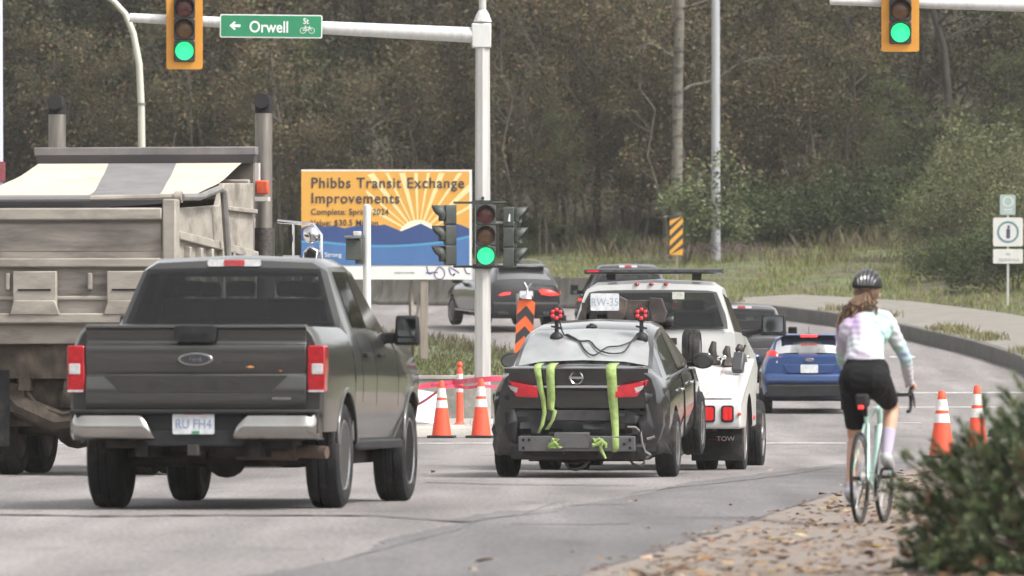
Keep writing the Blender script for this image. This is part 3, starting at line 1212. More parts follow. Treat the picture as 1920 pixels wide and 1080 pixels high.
def tint_glass(name, tint):
    m = bpy.data.materials.new(name)
    m.use_nodes = True
    N, L = m.node_tree.nodes, m.node_tree.links
    N.clear()
    tr = N.new('ShaderNodeBsdfTransparent')
    tr.inputs['Color'].default_value = (*tint, 1)
    gl = N.new('ShaderNodeBsdfGlossy')
    gl.inputs['Roughness'].default_value = .03
    fr = N.new('ShaderNodeFresnel')
    fr.inputs['IOR'].default_value = 1.55
    mx = N.new('ShaderNodeMixShader')
    out = N.new('ShaderNodeOutputMaterial')
    L.new(fr.outputs[0], mx.inputs[0])
    L.new(tr.outputs[0], mx.inputs[1])
    L.new(gl.outputs[0], mx.inputs[2])
    L.new(mx.outputs[0], out.inputs['Surface'])
    return m


TINT = tint_glass('privacy_glass', (.19, .2, .2))
TINTL = tint_glass('clear_glass', (.6, .64, .62))
INTER = M('cabin_trim', (.03, .03, .032), .8)
SEAT = M('seat_cloth', (.05, .048, .047), .9, noise=(5, .2))


def hollow(o, rear, y0, y1, side):
    mb = MB()
    mb.prism(rear, y0, y1, 'Y')
    c1 = mb.build('cutter', INTER)
    cs = [c1]
    for poly in side:
        mb = MB()
        mb.prism(poly, -1.4, 1.4, 'X')
        cs.append(mb.build('cutter', INTER))
    cut(o, cs)


def seats(root, rows_, zf, w=.23, h=.34):
    for y, xs in rows_:
        for x in xs:
            mb = MB()
            mb.box((x, y, zf + h * .28), (w * 2, .16, h * .56), rx=R(-12))
            mb.box((x, y - .03, zf + h * .82), (w * 1.05, .11, h * .36), rx=R(-8))
            mb.build('seat', SEAT, root, bevel=.03)


MIRRORG = M('mirror_glass', (0.20, 0.215, 0.215), 0.05, 1.0)
LENS_R = M('red_lens', (0.36, 0.012, 0.018), 0.18, coat=0.6, noise=(25, 0.25))
LENS_W = M('clear_lens', (0.48, 0.48, 0.48), 0.15, coat=0.6, noise=(30, 0.2))
LENS_ON = M('lit_red_lens', (0.6, 0.03, 0.03), 0.3, emit=(1.0, 0.05, 0.04), estr=0.75)
LENS_DIM = M('glowing_red_lens', (0.5, 0.02, 0.02), 0.25, coat=.4, emit=(1.0, 0.04, 0.04), estr=0.12)
AMBER = M('amber_lens', (0.7, 0.2, 0.03), 0.3, emit=(1.0, 0.3, 0.05), estr=0.15)
PLATE = M('number_plate', (0.56, 0.58, 0.60), 0.45, noise=(14, 0.2))
PLATE_INK = M('plate_ink', (0.2, 0.25, 0.38), 0.5)
SEAM = M('panel_gap', (0.008, 0.008, 0.009), 0.9)


def ring(pts):
    r_ = [(x, z) for x, z in pts]
    l_ = [(-x, z) for x, z in reversed(pts) if abs(x) > 1e-6]
    return r_ + l_


def loft(st, cap=True):
    """closed body from stations (y, half-section from bottom centre to top centre)"""
    mb = MB()
    n = len(ring(st[0][1]))
    vs_, fs_ = [], []
    for y, pts in st:
        for x, z in ring(pts):
            vs_.append((x, y, z))
    for i in range(len(st) - 1):
        for j in range(n):
            j2 = (j + 1) % n
            fs_.append((i * n + j, i * n + j2, (i + 1) * n + j2, (i + 1) * n + j))
    if cap:
        fs_.append(tuple(range(n)))
        fs_.append(tuple((len(st) - 1) * n + j for j in range(n - 1, -1, -1)))
    return mb.add(vs_, fs_)


def sec(st, y):
    for (ya, a), (yb, b) in zip(st[:-1], st[1:]):
        if ya <= y <= yb:
            t = (y - ya) / (yb - ya)
            return [(p[0] + (q[0] - p[0]) * t, p[1] + (q[1] - p[1]) * t) for p, q in zip(a, b)]
    return st[-1][1] if y > st[-1][0] else st[0][1]


def side_patch(st, j, poly, off, side=1):
    """patch on the flank: poly = list of (y, t) along the strip between section points j and j+1, set proud by off"""
    pts = []
    for y, t in poly:
        s = sec(st, y)
        a, b = s[j], s[j + 1]
        x, z = a[0] + (b[0] - a[0]) * t, a[1] + (b[1] - a[1]) * t
        nx, nz = (b[1] - a[1]), -(b[0] - a[0])
        L_ = math.hypot(nx, nz) or 1
        pts.append(((x + nx / L_ * off) * side, y, z + nz / L_ * off))
    n = len(pts)
    inn = [(p[0] - side * (off + 0.012), p[1], p[2]) for p in pts]
    mb = MB()
    fs_ = [tuple(range(n)), tuple(range(2 * n - 1, n - 1, -1))] + [((i + 1) % n, i, n + i, n + (i + 1) % n) for i in range(n)]
    return mb.add(pts + inn, fs_)


def screen_patch(st, ya, yb, js, inset, off, nrow=5, yoff=0.0):
    """curved pane between stations ya and yb over section points js (centre last), full width, proud by off"""
    rows = []
    for k in range(nrow):
        t = 0.04 + 0.92 * k / (nrow - 1)
        y = ya + (yb - ya) * t
        s = sec(st, y)
        half = [s[j] for j in js]
        edge = half[0][0] - inset
        half = [(min(p[0], edge), p[1]) for p in half]
        row = half + [(-x, z) for x, z in reversed(half[:-1])]
        rows.append([Vector((x, y, z)) for x, z in row])
    a = rows[-1][len(rows[0]) // 2] - rows[0][len(rows[0]) // 2]
    nrm = Vector((0, -abs(a.z), abs(a.y))).normalized() if (yb - ya) * (a.z) > 0 else Vector((0, abs(a.z), abs(a.y))).normalized()
    rows = [[p + nrm * off for p in r_] for r_ in rows]
    mb = MB()
    mb.grid(rows)
    return mb


TYRE_CACHE = {}


def wheel(parent, x, y, r, w, side, style='alloy', z=None, rim_r=None, steer=0.0, rimmat=None):
    """wheel part with tyre and rim; side = +1 when its face looks to +x"""
    rr = rim_r or r * 0.66
    e = empty('wheel', parent, (x, y, r if z is None else z), (0, 0, steer + (0 if side > 0 else math.pi)))
    key = (round(r, 3), round(w, 3), style, round(rr, 3))
    if key in TYRE_CACHE:
        for o in TYRE_CACHE[key]:
            c = o.copy()
            COL.objects.link(c)
            c.parent = e
        return e
    mt = Matrix.Rotation(R(90), 4, 'Y')     # local Z of the lathe -> +x (outward)
    h = w / 2
    mb = MB()
    prof_ = [(rr - 0.01, -h * 0.8), (rr + 0.02, -h * 0.95), (r - 0.05, -h), (r - 0.012, -h * 0.86), (r, -h * 0.62), (r, -h * 0.3), (r - 0.008, -h * 0.26), (r - 0.008, -h * 0.2), (r, -h * .16), (r, h * .16), (r - 0.008, h * 0.2), (r - 0.008, h * 0.26),
             (r, h * 0.3), (r, h * 0.62), (r - 0.012, h * 0.86), (r - 0.05, h), (rr + 0.02, h * 0.95), (rr - 0.01, h * 0.8)]
    mb.lathe(prof_, 40, mt)
    ty = mb.build('tyre', RUBBER, e)
    mb = MB()
    mb.cur = 1 if style == 'alloy' else 0
    dish = -h * 0.3 if style == 'alloy' else h * 0.25 if style != 'dual_out' else -h * 0.6
    mb.lathe([(rr + 0.004, h * 0.86), (rr - 0.012, h * 0.9), (rr - 0.03, h * 0.7), (rr - 0.05, dish - 0.05), (0.09, dish - 0.06)], 32, mt)
    if style == 'alloy':
        mb.cur = 0
        mb.lathe([(rr + 0.006, h * 0.86), (rr - 0.004, h * 0.93), (rr - 0.022, h * 0.84), (rr - 0.02, h * 0.7)], 36, mt)
        for k in range(6):
            a = 2 * math.pi * k / 6
            for da in (-0.11, 0.11):
                p0 = Vector((h * 0.45, math.cos(a) * 0.06, math.sin(a) * 0.06))
                p1 = Vector((h * 0.72, math.cos(a + da) * (rr - 0.02), math.sin(a + da) * (rr - 0.02)))
                mb.tube([p0, p0.lerp(p1, .5) + Vector((0.012, 0, 0)), p1], [0.026, 0.022, 0.019], 6)
        mb.lathe([(0.085, h * 0.2), (0.08, h * 0.52), (0.04, h * 0.58), (0.001, h * 0.58)], 16, mt)
    else:
        hub = h * 0.95 if style == 'hub_out' else dish + 0.05
        mb.lathe([(rr * 0.62, dish - 0.05), (rr * 0.55, dish + 0.02), (0.1, dish + 0.03), (0.09, hub), (0.05, hub + 0.02), (0.001, hub + 0.02)], 20, mt)
        for k in range(8):
            a = 2 * math.pi * k / 8
            mb.lathe([(0.016, dish), (0.016, dish + 0.05), (0.001, dish + 0.055)], 6, Matrix.Translation((0, math.cos(a) * rr * 0.45, math.sin(a) * rr * 0.45)) @ mt)
    ri = mb.build('rim', [rimmat or BRIGHT, BLACKP], e)
    TYRE_CACHE[key] = (ty, ri)
    return e


def arch_cutter(x0, x1, y, z, r, mat):
    mb = MB()
    mb.lathe([(r, x0), (r, x1)], 28, Matrix.Translation((0, y, z)) @ Matrix.Rotation(R(90), 4, 'Y'))
    return mb.build('cutter', mat)


def oval(mb, cx, cz, a, b, y0, y1, n=24):
    mb.prism([(cx + a * math.cos(2 * math.pi * i / n), cz + b * math.sin(2 * math.pi * i / n)) for i in range(n)], y0, y1, 'Y')


def plate(parent, x, y, z, w, h, txt=None, rx=0.0, ink=None, name='number_plate'):
    mb = MB()
    mb.prism(rrect(-w / 2, -h / 2, w / 2, h / 2, 0.015), -0.004, 0.004, 'Y')
    p = mb.build(name, PLATE, parent)
    p.location = (x, y, z)
    p.rotation_euler = (rx, 0, 0)
    if txt:
        text_mesh('lettering', txt, h * 0.46, ink or PLATE_INK, p, (0, -0.006, -h * 0.22), align='CENTER', extr=0.0012, xs=0.85)
    return p


# ------------------------------------------------------------------ pickup trucks
def make_pickup(root, paint, detail=True):
    pl = BLACKP
    U = [(1.03, .62), (1.035, .80), (1.04, 1.0), (1.03, 1.18), (1.005, 1.30), (0.965, 1.40), (0.915, 1.455), (0.80, 1.47), (0.775, 1.45), (0.77, 0.88)]
    full = U + [(-x, z) for x, z in reversed(U)] + [(-0.6, .62), (0.6, .62)]
    mb = MB()
    n = len(full)
    rows = []
    for y, k in ((0.14, 0.955), (0.17, 0.985), (0.26, 1.0), (1.70, 1.0)):
        rows.append([(x * (k if abs(x) > .9 else 1), y, z if z < 1.4 else z - (1 - k) * 0.3) for x, z in full])
    vs_ = [p for r_ in rows for p in r_]
    fs_ = [(i * n + j, i * n + (j + 1) % n, (i + 1) * n + (j + 1) % n, (i + 1) * n + j) for i in range(3) for j in range(n)]
    fs_ += [tuple(range(n)), tuple(3 * n + j for j in range(n - 1, -1, -1))]
    mb.add(vs_, fs_)
    bed = mb.build('bed', paint, root)
    cut(bed, [arch_cutter(-1.2, -0.68, 1.28, 0.44, 0.50, DARKM), arch_cutter(0.68, 1.2, 1.28, 0.44, 0.50, DARKM)])
    low = [(0, .46), (.86, .46), (.98, .54), (1.03, .80), (1.04, 1.05), (1.015, 1.26)]
    st = [(1.745, low + [(.95, 1.42), (.90, 1.46), (.60, 1.47), (0, 1.475)]),
          (1.80, low + [(.95, 1.425), (.895, 1.53), (.62, 1.56), (0, 1.57)]),
          (1.99, low + [(.95, 1.425), (.76, 1.915), (.64, 1.985), (0, 2.015)]),
          (2.12, low + [(.95, 1.425), (.745, 1.955), (.64, 2.02), (0, 2.05)]),
          (3.0, low + [(.95, 1.425), (.745, 1.965), (.64, 2.03), (0, 2.065)]),
          (3.5, low + [(.95, 1.42), (.73, 1.92), (.63, 1.98), (0, 2.02)]),
          (4.2, low + [(.95, 1.40), (.87, 1.43), (.62, 1.455), (0, 1.47)]),
          (5.3, low[:5] + [(1.0, 1.22), (.93, 1.33), (.85, 1.37), (.55, 1.40), (0, 1.41)]),
          (5.72, [(0, .5), (.84, .5), (.93, .56), (.97, .8), (.97, 1.0), (.93, 1.15), (.88, 1.24), (.8, 1.28), (.5, 1.30), (0, 1.31)]),
          (5.86, [(0, .55), (.7, .55), (.8, .6), (.84, .8), (.84, 1.0), (.8, 1.1), (.76, 1.17), (.7, 1.2), (.45, 1.22), (0, 1.23)])]
    body = loft(st).build('cab', paint, root)
    hollow(body, [(-.80, 1.50), (.80, 1.50), (.685, 1.895), (-.685, 1.895)], 1.5, 4.6, [[(2.2, 1.46), (2.84, 1.46), (2.84, 1.88), (2.27, 1.88)], [(2.95, 1.46), (3.86, 1.46), (3.52, 1.79), (3.38, 1.87), (2.95, 1.88)]])
    seats(root, ((2.32, (-.42, 0, .42)), (3.1, (-.42, .42))), 1.50)
    cut(body, [arch_cutter(-1.2, -0.66, 4.93, 0.44, 0.5, DARKM), arch_cutter(0.66, 1.2, 4.93, 0.44, 0.5, DARKM)])
    # rear screen and side glass
    mb = MB()
    rows = []
    for t in np.linspace(0, 1, 5):
        y = 1.755 + (1.965 - 1.755) * t
        z = 1.475 + (1.935 - 1.475) * t
        hw = 0.865 + (0.71 - 0.865) * t
        rows.append([(hw * u, y - 0.022, z + (1 - abs(u) ** 3) * 0.012) for u in (-1, -.94, -.5, 0, .5, .94, 1)])
    mb.grid(rows)
    mb.build('rear_window', TINT, root, fix=False)
    for sd_ in (1, -1):
        side_patch(st, 6, [(2.17, .06), (2.86, .06), (2.86, .92), (2.24, .92)], 0.006, sd_).build('side_window', TINT, root)
        side_patch(st, 6, [(2.93, .06), (3.92, .06), (3.55, .72), (3.40, .92), (2.93, .92)], 0.006, sd_).build('side_window', TINT, root)
    mb = MB()
    screen_patch(st, 3.52, 4.18, (7, 8, 9), 0.03, 0.006).build('windscreen', TINTL, root, fix=False)
    # high brake lamp
    mb = MB()
    mb.prism(rrect(-.22, -.028, .22, .028, .02), 0, .02, 'Y')
    hb = mb.build('brake_lamp', LENS_W, root)
    hb.location = (0, 1.955, 1.985)
    hb.rotation_euler = (R(-12), 0, 0)
    mb = MB()
    mb.prism(rrect(-.085, -.024, .085, .024, .01), -.006, 0.01, 'Y')
    mb.build('red_lens', LENS_R, hb)
    # tailgate: skin with a spoiler lip, a recessed band and a stepped lower panel
    mb = MB()
    prof_ = [(0.17, .80), (0.115, .80), (0.10, .86), (0.095, .93), (0.10, 1.0), (0.112, 1.06), (0.132, 1.075), (0.112, 1.13), (0.099, 1.19), (0.095, 1.25), (0.10, 1.305), (0.128, 1.32), (0.135, 1.38), (0.12, 1.43), (0.085, 1.445), (0.09, 1.468), (0.17, 1.472)]
    mb.prism(prof_, -0.885, 0.885, 'X')
    tg = mb.build('tailgate', paint, root, bevel=0.006)
    mb = MB()
    mb.prism([(-.60, .93), (.60, .93), (.74, 1.07), (-.74, 1.07)], 0.094, 0.108, 'Y')
    mb.build('lower_trim', paint, tg, bevel=0.004)
    mb = MB()
    mb.prism(rrect(-.17, 1.335, .17, 1.462, .03), 0.075, 0.12, 'Y')
    mb.build('tailgate_handle', pl, tg)
    mb = MB()
    mb.prism(rrect(-.11, 1.36, .11, 1.40, .015), 0.07, 0.08, 'Y')
    mb.build('handle_grip', SEAM, tg)
    if detail:
        mb = MB()
        oval(mb, 0, 1.195, .14, .053, .090, .106)
        em = mb.build('emblem', CHROME, tg, bevel=.004)
        mb = MB()
        oval(mb, 0, 1.195, .118, .039, .085, .092)
        mb.build('emblem_field', M('emblem_dark', (0.035, 0.037, 0.042), .3, coat=.5), tg)
        text_mesh('emblem_script', 'Ford', .038, CHROME, tg, (0, .084, 1.178), align='CENTER', extr=.001)
        text_mesh('stamped_lettering', 'F-150', .062, paint, tg, (0, .092, .966), align='CENTER', extr=.004, xs=3.0, space=1.3)
        mb = MB()
        mb.box((.69, .1, .885), (.15, .008, .016))
        mb.build('side_badge', CHROME, tg)
    for sd_ in (1, -1):
        # tail lamp: red, clear, red
        mb = MB()
        mb.prism(rrect(.895, .93, 1.035, 1.305, .02), .105, .30, 'Y')
        tl = mb.build('tail_lamp', LENS_R, root, bevel=.01)
        mb = MB()
        mb.prism(rrect(.93, 1.075, 1.02, 1.16, .01), .098, .14, 'Y')
        cl = mb.build('reversing_lens', LENS_W, tl, bevel=.006)
        mb = MB()
        mb.prism(rrect(.905, .936, 1.03, .952, .004), .099, .2, 'Y')
        mb.build('lens_strip', LENS_W, tl)
        if sd_ < 0:
            tl.scale = (-1, 1, 1)
        # chrome bumper end
        mb = MB()
        rows = []
        for v in np.linspace(0, 1, 11):
            z = .545 + .24 * v
            xi = .30 + .115 * v
            yy = .0 - .045 * math.sin(math.pi * min(1, v * 1.08)) + (.05 * (1 - v / .12) if v < .12 else 0)
            row = []
            for u in np.linspace(0, 1, 15):
                x = xi + (1.03 - xi) * u
                row.append((x - .02 * max(0, u - .9) / .1, yy + .17 * max(0, (u - .80) / .20) ** 2.2, z + (.012 * u if v < .3 else 0)))
            rows.append(row)
        mb.grid(rows)
        bp = mb.build('bumper', M('bumper_chrome', (0.43, 0.415, 0.39), 0.16, 1.0, noise=(3, .1)), root, fix=False, angle=60)
        bp.modifiers.new('t', 'SOLIDIFY').thickness = .012
        if sd_ < 0:
            bp.scale = (-1, 1, 1)
    mb = MB()
    mb.box((0, .11, .70), (1.98, .14, .19))
    mb.box((0, .06, .78), (1.98, .18, .035))
    mb.box((0, .10, .57), (0.72, .16, .13), taper=(1.25, 1))
    bs = mb.build('bumper_step', pl, root, bevel=.012)
    plate(bs, 0, 0.005, .685, .335, .165, 'RU FH4' if detail else None)
    if detail:
        mb = MB()
        mb.box((0, .003, .769), (.15, .03, .022))
        mb.build('plate_lamp', LENS_R, bs)
        mb = MB()
        mb.box((.02, -.0085 + .005, .618), (.06, .004, .02))
        mb.build('plate_sticker', M('green_sticker', (0.05, 0.3, 0.13), .5), bs)
    # underbody, hitch, exhaust
    mb = MB()
    mb.box((-.45, 2.9, .50), (.1, 5.4, .16))
    mb.box((.45, 2.9, .50), (.1, 5.4, .16))
    mb.box((0, 3.2, .44), (1.4, 3.9, .22))
    mb.box((0, .5, .55), (1.5, .5, .12))
    mb.tube([(-.75, 1.28, .40), (.75, 1.28, .40)], .06, 10)
    mb.ball((0.05, 1.28, .40), (.17, .17, .16))
    mb.box((.3, .75, .52), (.5, .6, .2))
    mb.build('chassis', DARKM, root)
    mb = MB()
    mb.box((0, .10, .475), (.085, .3, .085))
    mb.build('hitch_receiver', DARKM, root, bevel=.006)
    mb = MB()
    mb.tube([(.55, 2.2, .45), (.55, 1.0, .46), (.62, .55, .47), (1.0, .45, .455)], [.05, .05, .055, .05], 12)
    mb.tube([(.25, .58, .47), (.75, .50, .465)], .075, 12)
    mb.build('exhaust', M('rusty_steel', (0.12, 0.085, 0.065), .75, .3, noise=(8, .4)), root)
    for sd_ in (1, -1):
        wheel(root, .89 * sd_, 1.28, .425, .275, sd_)
        wheel(root, .89 * sd_, 4.93, .425, .275, sd_)
        # mirror
        mb = MB()
        mb.box((1.17 * sd_, 3.72, 1.445), (.21, .10, .25), taper=(.9, .9))
        mb.box((1.05 * sd_, 3.77, 1.38), (.22, .08, .09))
        mi = mb.build('door_mirror', pl, root, bevel=.02)
        mb = MB()
        mb.prism(rrect(1.17 * sd_ - .075, 1.395, 1.17 * sd_ + .075, 1.54, .02), 3.662, 3.668, 'Y')
        mb.prism(rrect(1.17 * sd_ - .07, 1.345, 1.17 * sd_ + .07, 1.38, .01), 3.662, 3.668, 'Y')
        mb.build('mirror_pane', MIRRORG, mi)
        # door handles, seams, wheel-arch lips
        for y in (2.35, 3.12):
            mb = MB()
            mb.box((1.035 * sd_, y, 1.235), (.05, .22, .035))
            mb.build('door_handle', pl, root, bevel=.008)
        for y, z0 in ((1.722, .6), (2.14, .55), (2.895, .5), (4.12, .5)):
            mb = MB()
            mb.prism([(1.0335, .85), (1.042, 1.05), (1.017, 1.262), (.952, 1.42), (.95, 1.425), (1.0, 1.25), (1.03, 1.1), (1.03, z0 + .3)] if sd_ > 0 else
                     [(-1.0335, .85), (-1.042, 1.05), (-1.017, 1.262), (-.952, 1.42), (-.95, 1.425), (-1.0, 1.25), (-1.03, 1.1), (-1.03, z0 + .3)], y, y + .007, 'Y')
            mb.build('door_gap', SEAM, root)
        for y in (1.28, 4.93):
            mb = MB()
            outer = arc(y, .44, .535, 10 if y < 3 else 50, 170, 16)
            inner = arc(y, .44, .492, 170, 10 if y < 3 else 50, 16)
            mb.prism(outer + inner, 1.02 * sd_, 1.049 * sd_, 'X')
            mb.build('arch_lip', paint, root, bevel=.008)
        mb = MB()
        mb.box((1.0 * sd_, 3.05, .50), (.09, 2.5, .08))
        mb.build('running_board', pl, root, bevel=.02)
    mb = MB()
    mb.prism(rrect(1.052, 1.0, 1.06, 1.01, .002), 0, 0.001, 'Y')
    return st


PAINT_GREY = M('dark_grey_paint', (0.048, 0.047, 0.044), 0.28, 0.35, spec=.5, coat=1.0, noise=(0.8, 0.12), col2=(.075, .07, .062), sharp=(1.1, .55, .8))
pk = thing('pickup_truck', (-2.52, 62.0, 0.0), R(-7.5), 'dark grey pickup truck in the foreground with chrome bumper ends and oval tailgate emblem', 'pickup truck')
make_pickup(pk, PAINT_GREY)
# a yellow leaf stuck to the tailgate
mb = MB()
mb.add([(.40, .108, 1.135), (.43, .104, 1.128), (.475, .106, 1.131), (.445, .106, 1.146)], [(0, 1, 2, 3)])
mb.add([(.66, .108, 1.105), (.68, .106, 1.10), (.70, .106, 1.104), (.68, .106, 1.11)], [(0, 1, 2, 3)])
mb.build('stuck_leaf', M('orange_leaf', (0.6, 0.25, 0.08), .7), pk, fix=False, smooth=False)

g1 = thing('pickup_truck', (4.62, 156.0, float(prof(158)) + .003), R(0), 'dark silver pickup truck waiting beyond the blue hatchback', 'pickup truck')
make_pickup(g1, M('silver_grey_paint', (0.10, 0.10, 0.105), 0.3, 0.5, coat=0.7), False)
g2 = thing('pickup_truck', (2.95, 188.0, float(prof(190)) - .02), R(4), 'dark pickup truck mostly hidden ahead of the white tow truck, only its roof showing', 'pickup truck')
make_pickup(g2, M('black_blue_paint', (0.03, 0.032, 0.038), 0.25, 0.3, coat=0.8), False)
g1.scale = (.93, .93, .92)
# ------------------------------------------------------------------ black saloon car on tow (rear bumper cover missing)
PAINT_BLACK = M('dusty_black_paint', (0.012, 0.012, 0.013), 0.18, 0.0, coat=1.0, noise=(2, 0.3), col2=(0.04, 0.039, 0.039), sharp=(1.6, 0.5, 0.75), spec=0.5)
sedan = thing('saloon_car', (0.68, 82.0, 0.0), R(-6.8), 'damaged black saloon car on tow, rear bumper cover missing, lime straps hanging down its boot', 'car')
# the nose is carried by the tow truck: tilt about the rear axle
tilt = R(4.2)
sedan.rotation_euler = (tilt, 0, R(-6.8))
sedan.scale = (1.02, 1.0, 1.05)
sedan.location.z = 0.345 - (0.345 * math.cos(tilt) + 1.08 * math.sin(tilt))
ST = [(0.16, [(0, .30), (.60, .30), (.72, .36), (.80, .58), (.81, .80), (.80, .93), (.755, 1.055), (.68, 1.12), (.4, 1.15), (0, 1.16)]),
      (0.22, [(0, .26), (.66, .26), (.79, .34), (.87, .58), (.87, .80), (.85, .93), (.785, 1.06), (.70, 1.125), (.4, 1.155), (0, 1.165)]),
      (0.45, [(0, .22), (.70, .22), (.85, .32), (.91, .58), (.91, .80), (.88, .94), (.81, 1.04), (.71, 1.12), (.4, 1.155), (0, 1.17)]),
      (0.66, [(0, .22), (.70, .22), (.86, .30), (.92, .58), (.915, .80), (.885, .94), (.83, 1.02), (.72, 1.12), (.42, 1.16), (0, 1.175)]),
      (1.00, [(0, .22), (.70, .22), (.86, .30), (.92, .58), (.915, .80), (.885, .94), (.85, 1.0), (.70, 1.275), (.57, 1.325), (0, 1.35)]),
      (1.38, [(0, .22), (.70, .22), (.86, .30), (.92, .58), (.915, .80), (.885, .94), (.855, .99), (.665, 1.40), (.57, 1.45), (0, 1.475)]),
      (1.90, [(0, .22), (.70, .22), (.86, .30), (.92, .58), (.915, .80), (.885, .94), (.855, .985), (.65, 1.435), (.55, 1.485), (0, 1.51)]),
      (2.60, [(0, .22), (.70, .22), (.86, .30), (.92, .58), (.915, .80), (.885, .93), (.855, .98), (.635, 1.425), (.53, 1.475), (0, 1.50)]),
      (3.05, [(0, .22), (.70, .22), (.86, .30), (.92, .58), (.915, .80), (.885, .92), (.85, .97), (.61, 1.365), (.5, 1.41), (0, 1.435)]),
      (3.80, [(0, .22), (.70, .22), (.86, .30), (.91, .58), (.905, .78), (.87, .90), (.83, .95), (.73, .99), (.45, 1.01), (0, 1.02)]),
      (4.55, [(0, .22), (.66, .22), (.80, .30), (.86, .55), (.85, .70), (.80, .80), (.75, .84), (.65, .87), (.4, .89), (0, .90)]),
      (4.85, [(0, .30), (.5, .30), (.6, .36), (.66, .5), (.66, .62), (.62, .68), (.58, .71), (.5, .73), (.3, .74), (0, .75)])]
sb = loft(ST).build('body', PAINT_BLACK, sedan)
cut(sb, [arch_cutter(-1.1, -.62, 1.08, .34, .385, DARKM), arch_cutter(.62, 1.1, 1.08, .34, .385, DARKM),
         arch_cutter(-1.1, -.62, 3.86, .34, .385, DARKM), arch_cutter(.62, 1.1, 3.86, .34, .385, DARKM)])
DUSTSKYG = M('dust_and_sky_glass', (0.24, 0.25, 0.255), 0.14, coat=0.8, noise=(2.2, 0.15), col2=(0.36, 0.37, 0.37), sharp=(1.6, 0.35, 0.75), stretch=(1, 1, .6))  # pale base colour holds the sky's reflection as well as dust
screen_patch(ST, 0.66, 1.38, (7, 8, 9), 0.045, 0.018, 17).build('rear_window', DUSTSKYG, sedan, fix=False)
screen_patch(ST, 3.05, 3.80, (7, 8, 9), 0.03, 0.007).build('windscreen', GLASS, sedan, fix=False)
SIDEG = M('side_glass', (0.03, 0.034, 0.028), 0.08, spec=.6, noise=(1, .3))
for s_ in (1, -1):
    side_patch(ST, 6, [(1.02, .10), (2.02, .06), (2.02, .90), (1.42, .90), (1.18, .72)], .006, s_).build('side_window', SIDEG, sedan)
    side_patch(ST, 6, [(2.10, .06), (3.42, .08), (2.98, .88), (2.10, .90)], .006, s_).build('side_window', SIDEG, sedan)
    mb = MB()
    mb.tube([(.872 * s_, .98, 1.012), (.872 * s_, 2.0, .997), (.87 * s_, 3.5, .97)], .011, 6)
    mb.build('chrome_moulding', CHROME, sedan)
    mb = MB()
    mb.ball((1.02 * s_, 3.05, 1.04), (.12, .075, .085), 14, 8)
    mb.box((.92 * s_, 3.09, 1.0), (.14, .06, .05))
    mi = mb.build('door_mirror', BLACKP, sedan)
    mb = MB()
    mb.prism([(1.02 * s_ + .095 * math.cos(t), 1.04 + .066 * math.sin(t)) for t in np.linspace(0, 6.1, 18)], 2.972, 2.99, 'Y')
    mb.build('mirror_pane', MIRRORG, mi)
    for y in (1.75, 2.78):
        mb = MB()
        mb.box((.925 * s_, y, .84), (.035, .2, .03))
        mb.build('door_handle', CHROME, sedan, bevel=.008)
    for y in (2.06, 3.2):
        mb = MB()
        mb.prism([(.924 * s_, .35), (.929 * s_, .58), (.924 * s_, .80), (.89 * s_, .945), (.87 * s_, .94), (.90 * s_, .8), (.91 * s_, .58), (.90 * s_, .35)], y, y + .012, 'Y')
        mb.build('door_gap', SEAM, sedan)
    wheel(sedan, .835 * s_, 1.08, .335, .225, s_)
    wheel(sedan, .835 * s_, 3.86, .335, .225, s_)
# boot lid with its lip, chrome blade and emblem
mb = MB()
mb.prism([(.17, .74), (.10, .76), (.075, .90), (.085, .985), (.055, 1.0), (.03, 1.12), (.0, 1.165), (.04, 1.178), (.3, 1.17), (.3, .8)], -.70, .70, 'X')
lid = mb.build('boot_lid', PAINT_BLACK, sedan, bevel=.012)
mb = MB()
mb.prism([(.02, 1.12), (-.015, 1.168), (.02, 1.178), (.09, 1.172)], -.74, .74, 'X')
mb.build('boot_lip', M('lip_paint', (0.02, 0.02, 0.022), .12, coat=1.0), lid, bevel=.004)
mb = MB()
mb.prism([(.085, .965), (.028, .972), (.024, .995), (.06, 1.003)], -.56, .56, 'X')
mb.build('chrome_blade', CHROME, lid, bevel=.003)
mb = MB()
mb.lathe([(.062, 0), (.070, .008), (.062, .016), (.054, .008)], 24, Matrix.Translation((0, .028, 1.075)) @ Matrix.Rotation(R(90), 4, 'X'), closed=True)
mb.box((0, .02, 1.075), (.15, .012, .022))
mb.build('emblem', CHROME, lid)
mb = MB()
mb.prism(rrect(-.32, .64, .34, .745, .01), .095, .15, 'Y')
mb.build('handle_recess_trim', M('scuffed_grey', (0.055, 0.052, 0.055), .6, noise=(9, .3)), sedan, bevel=.005)
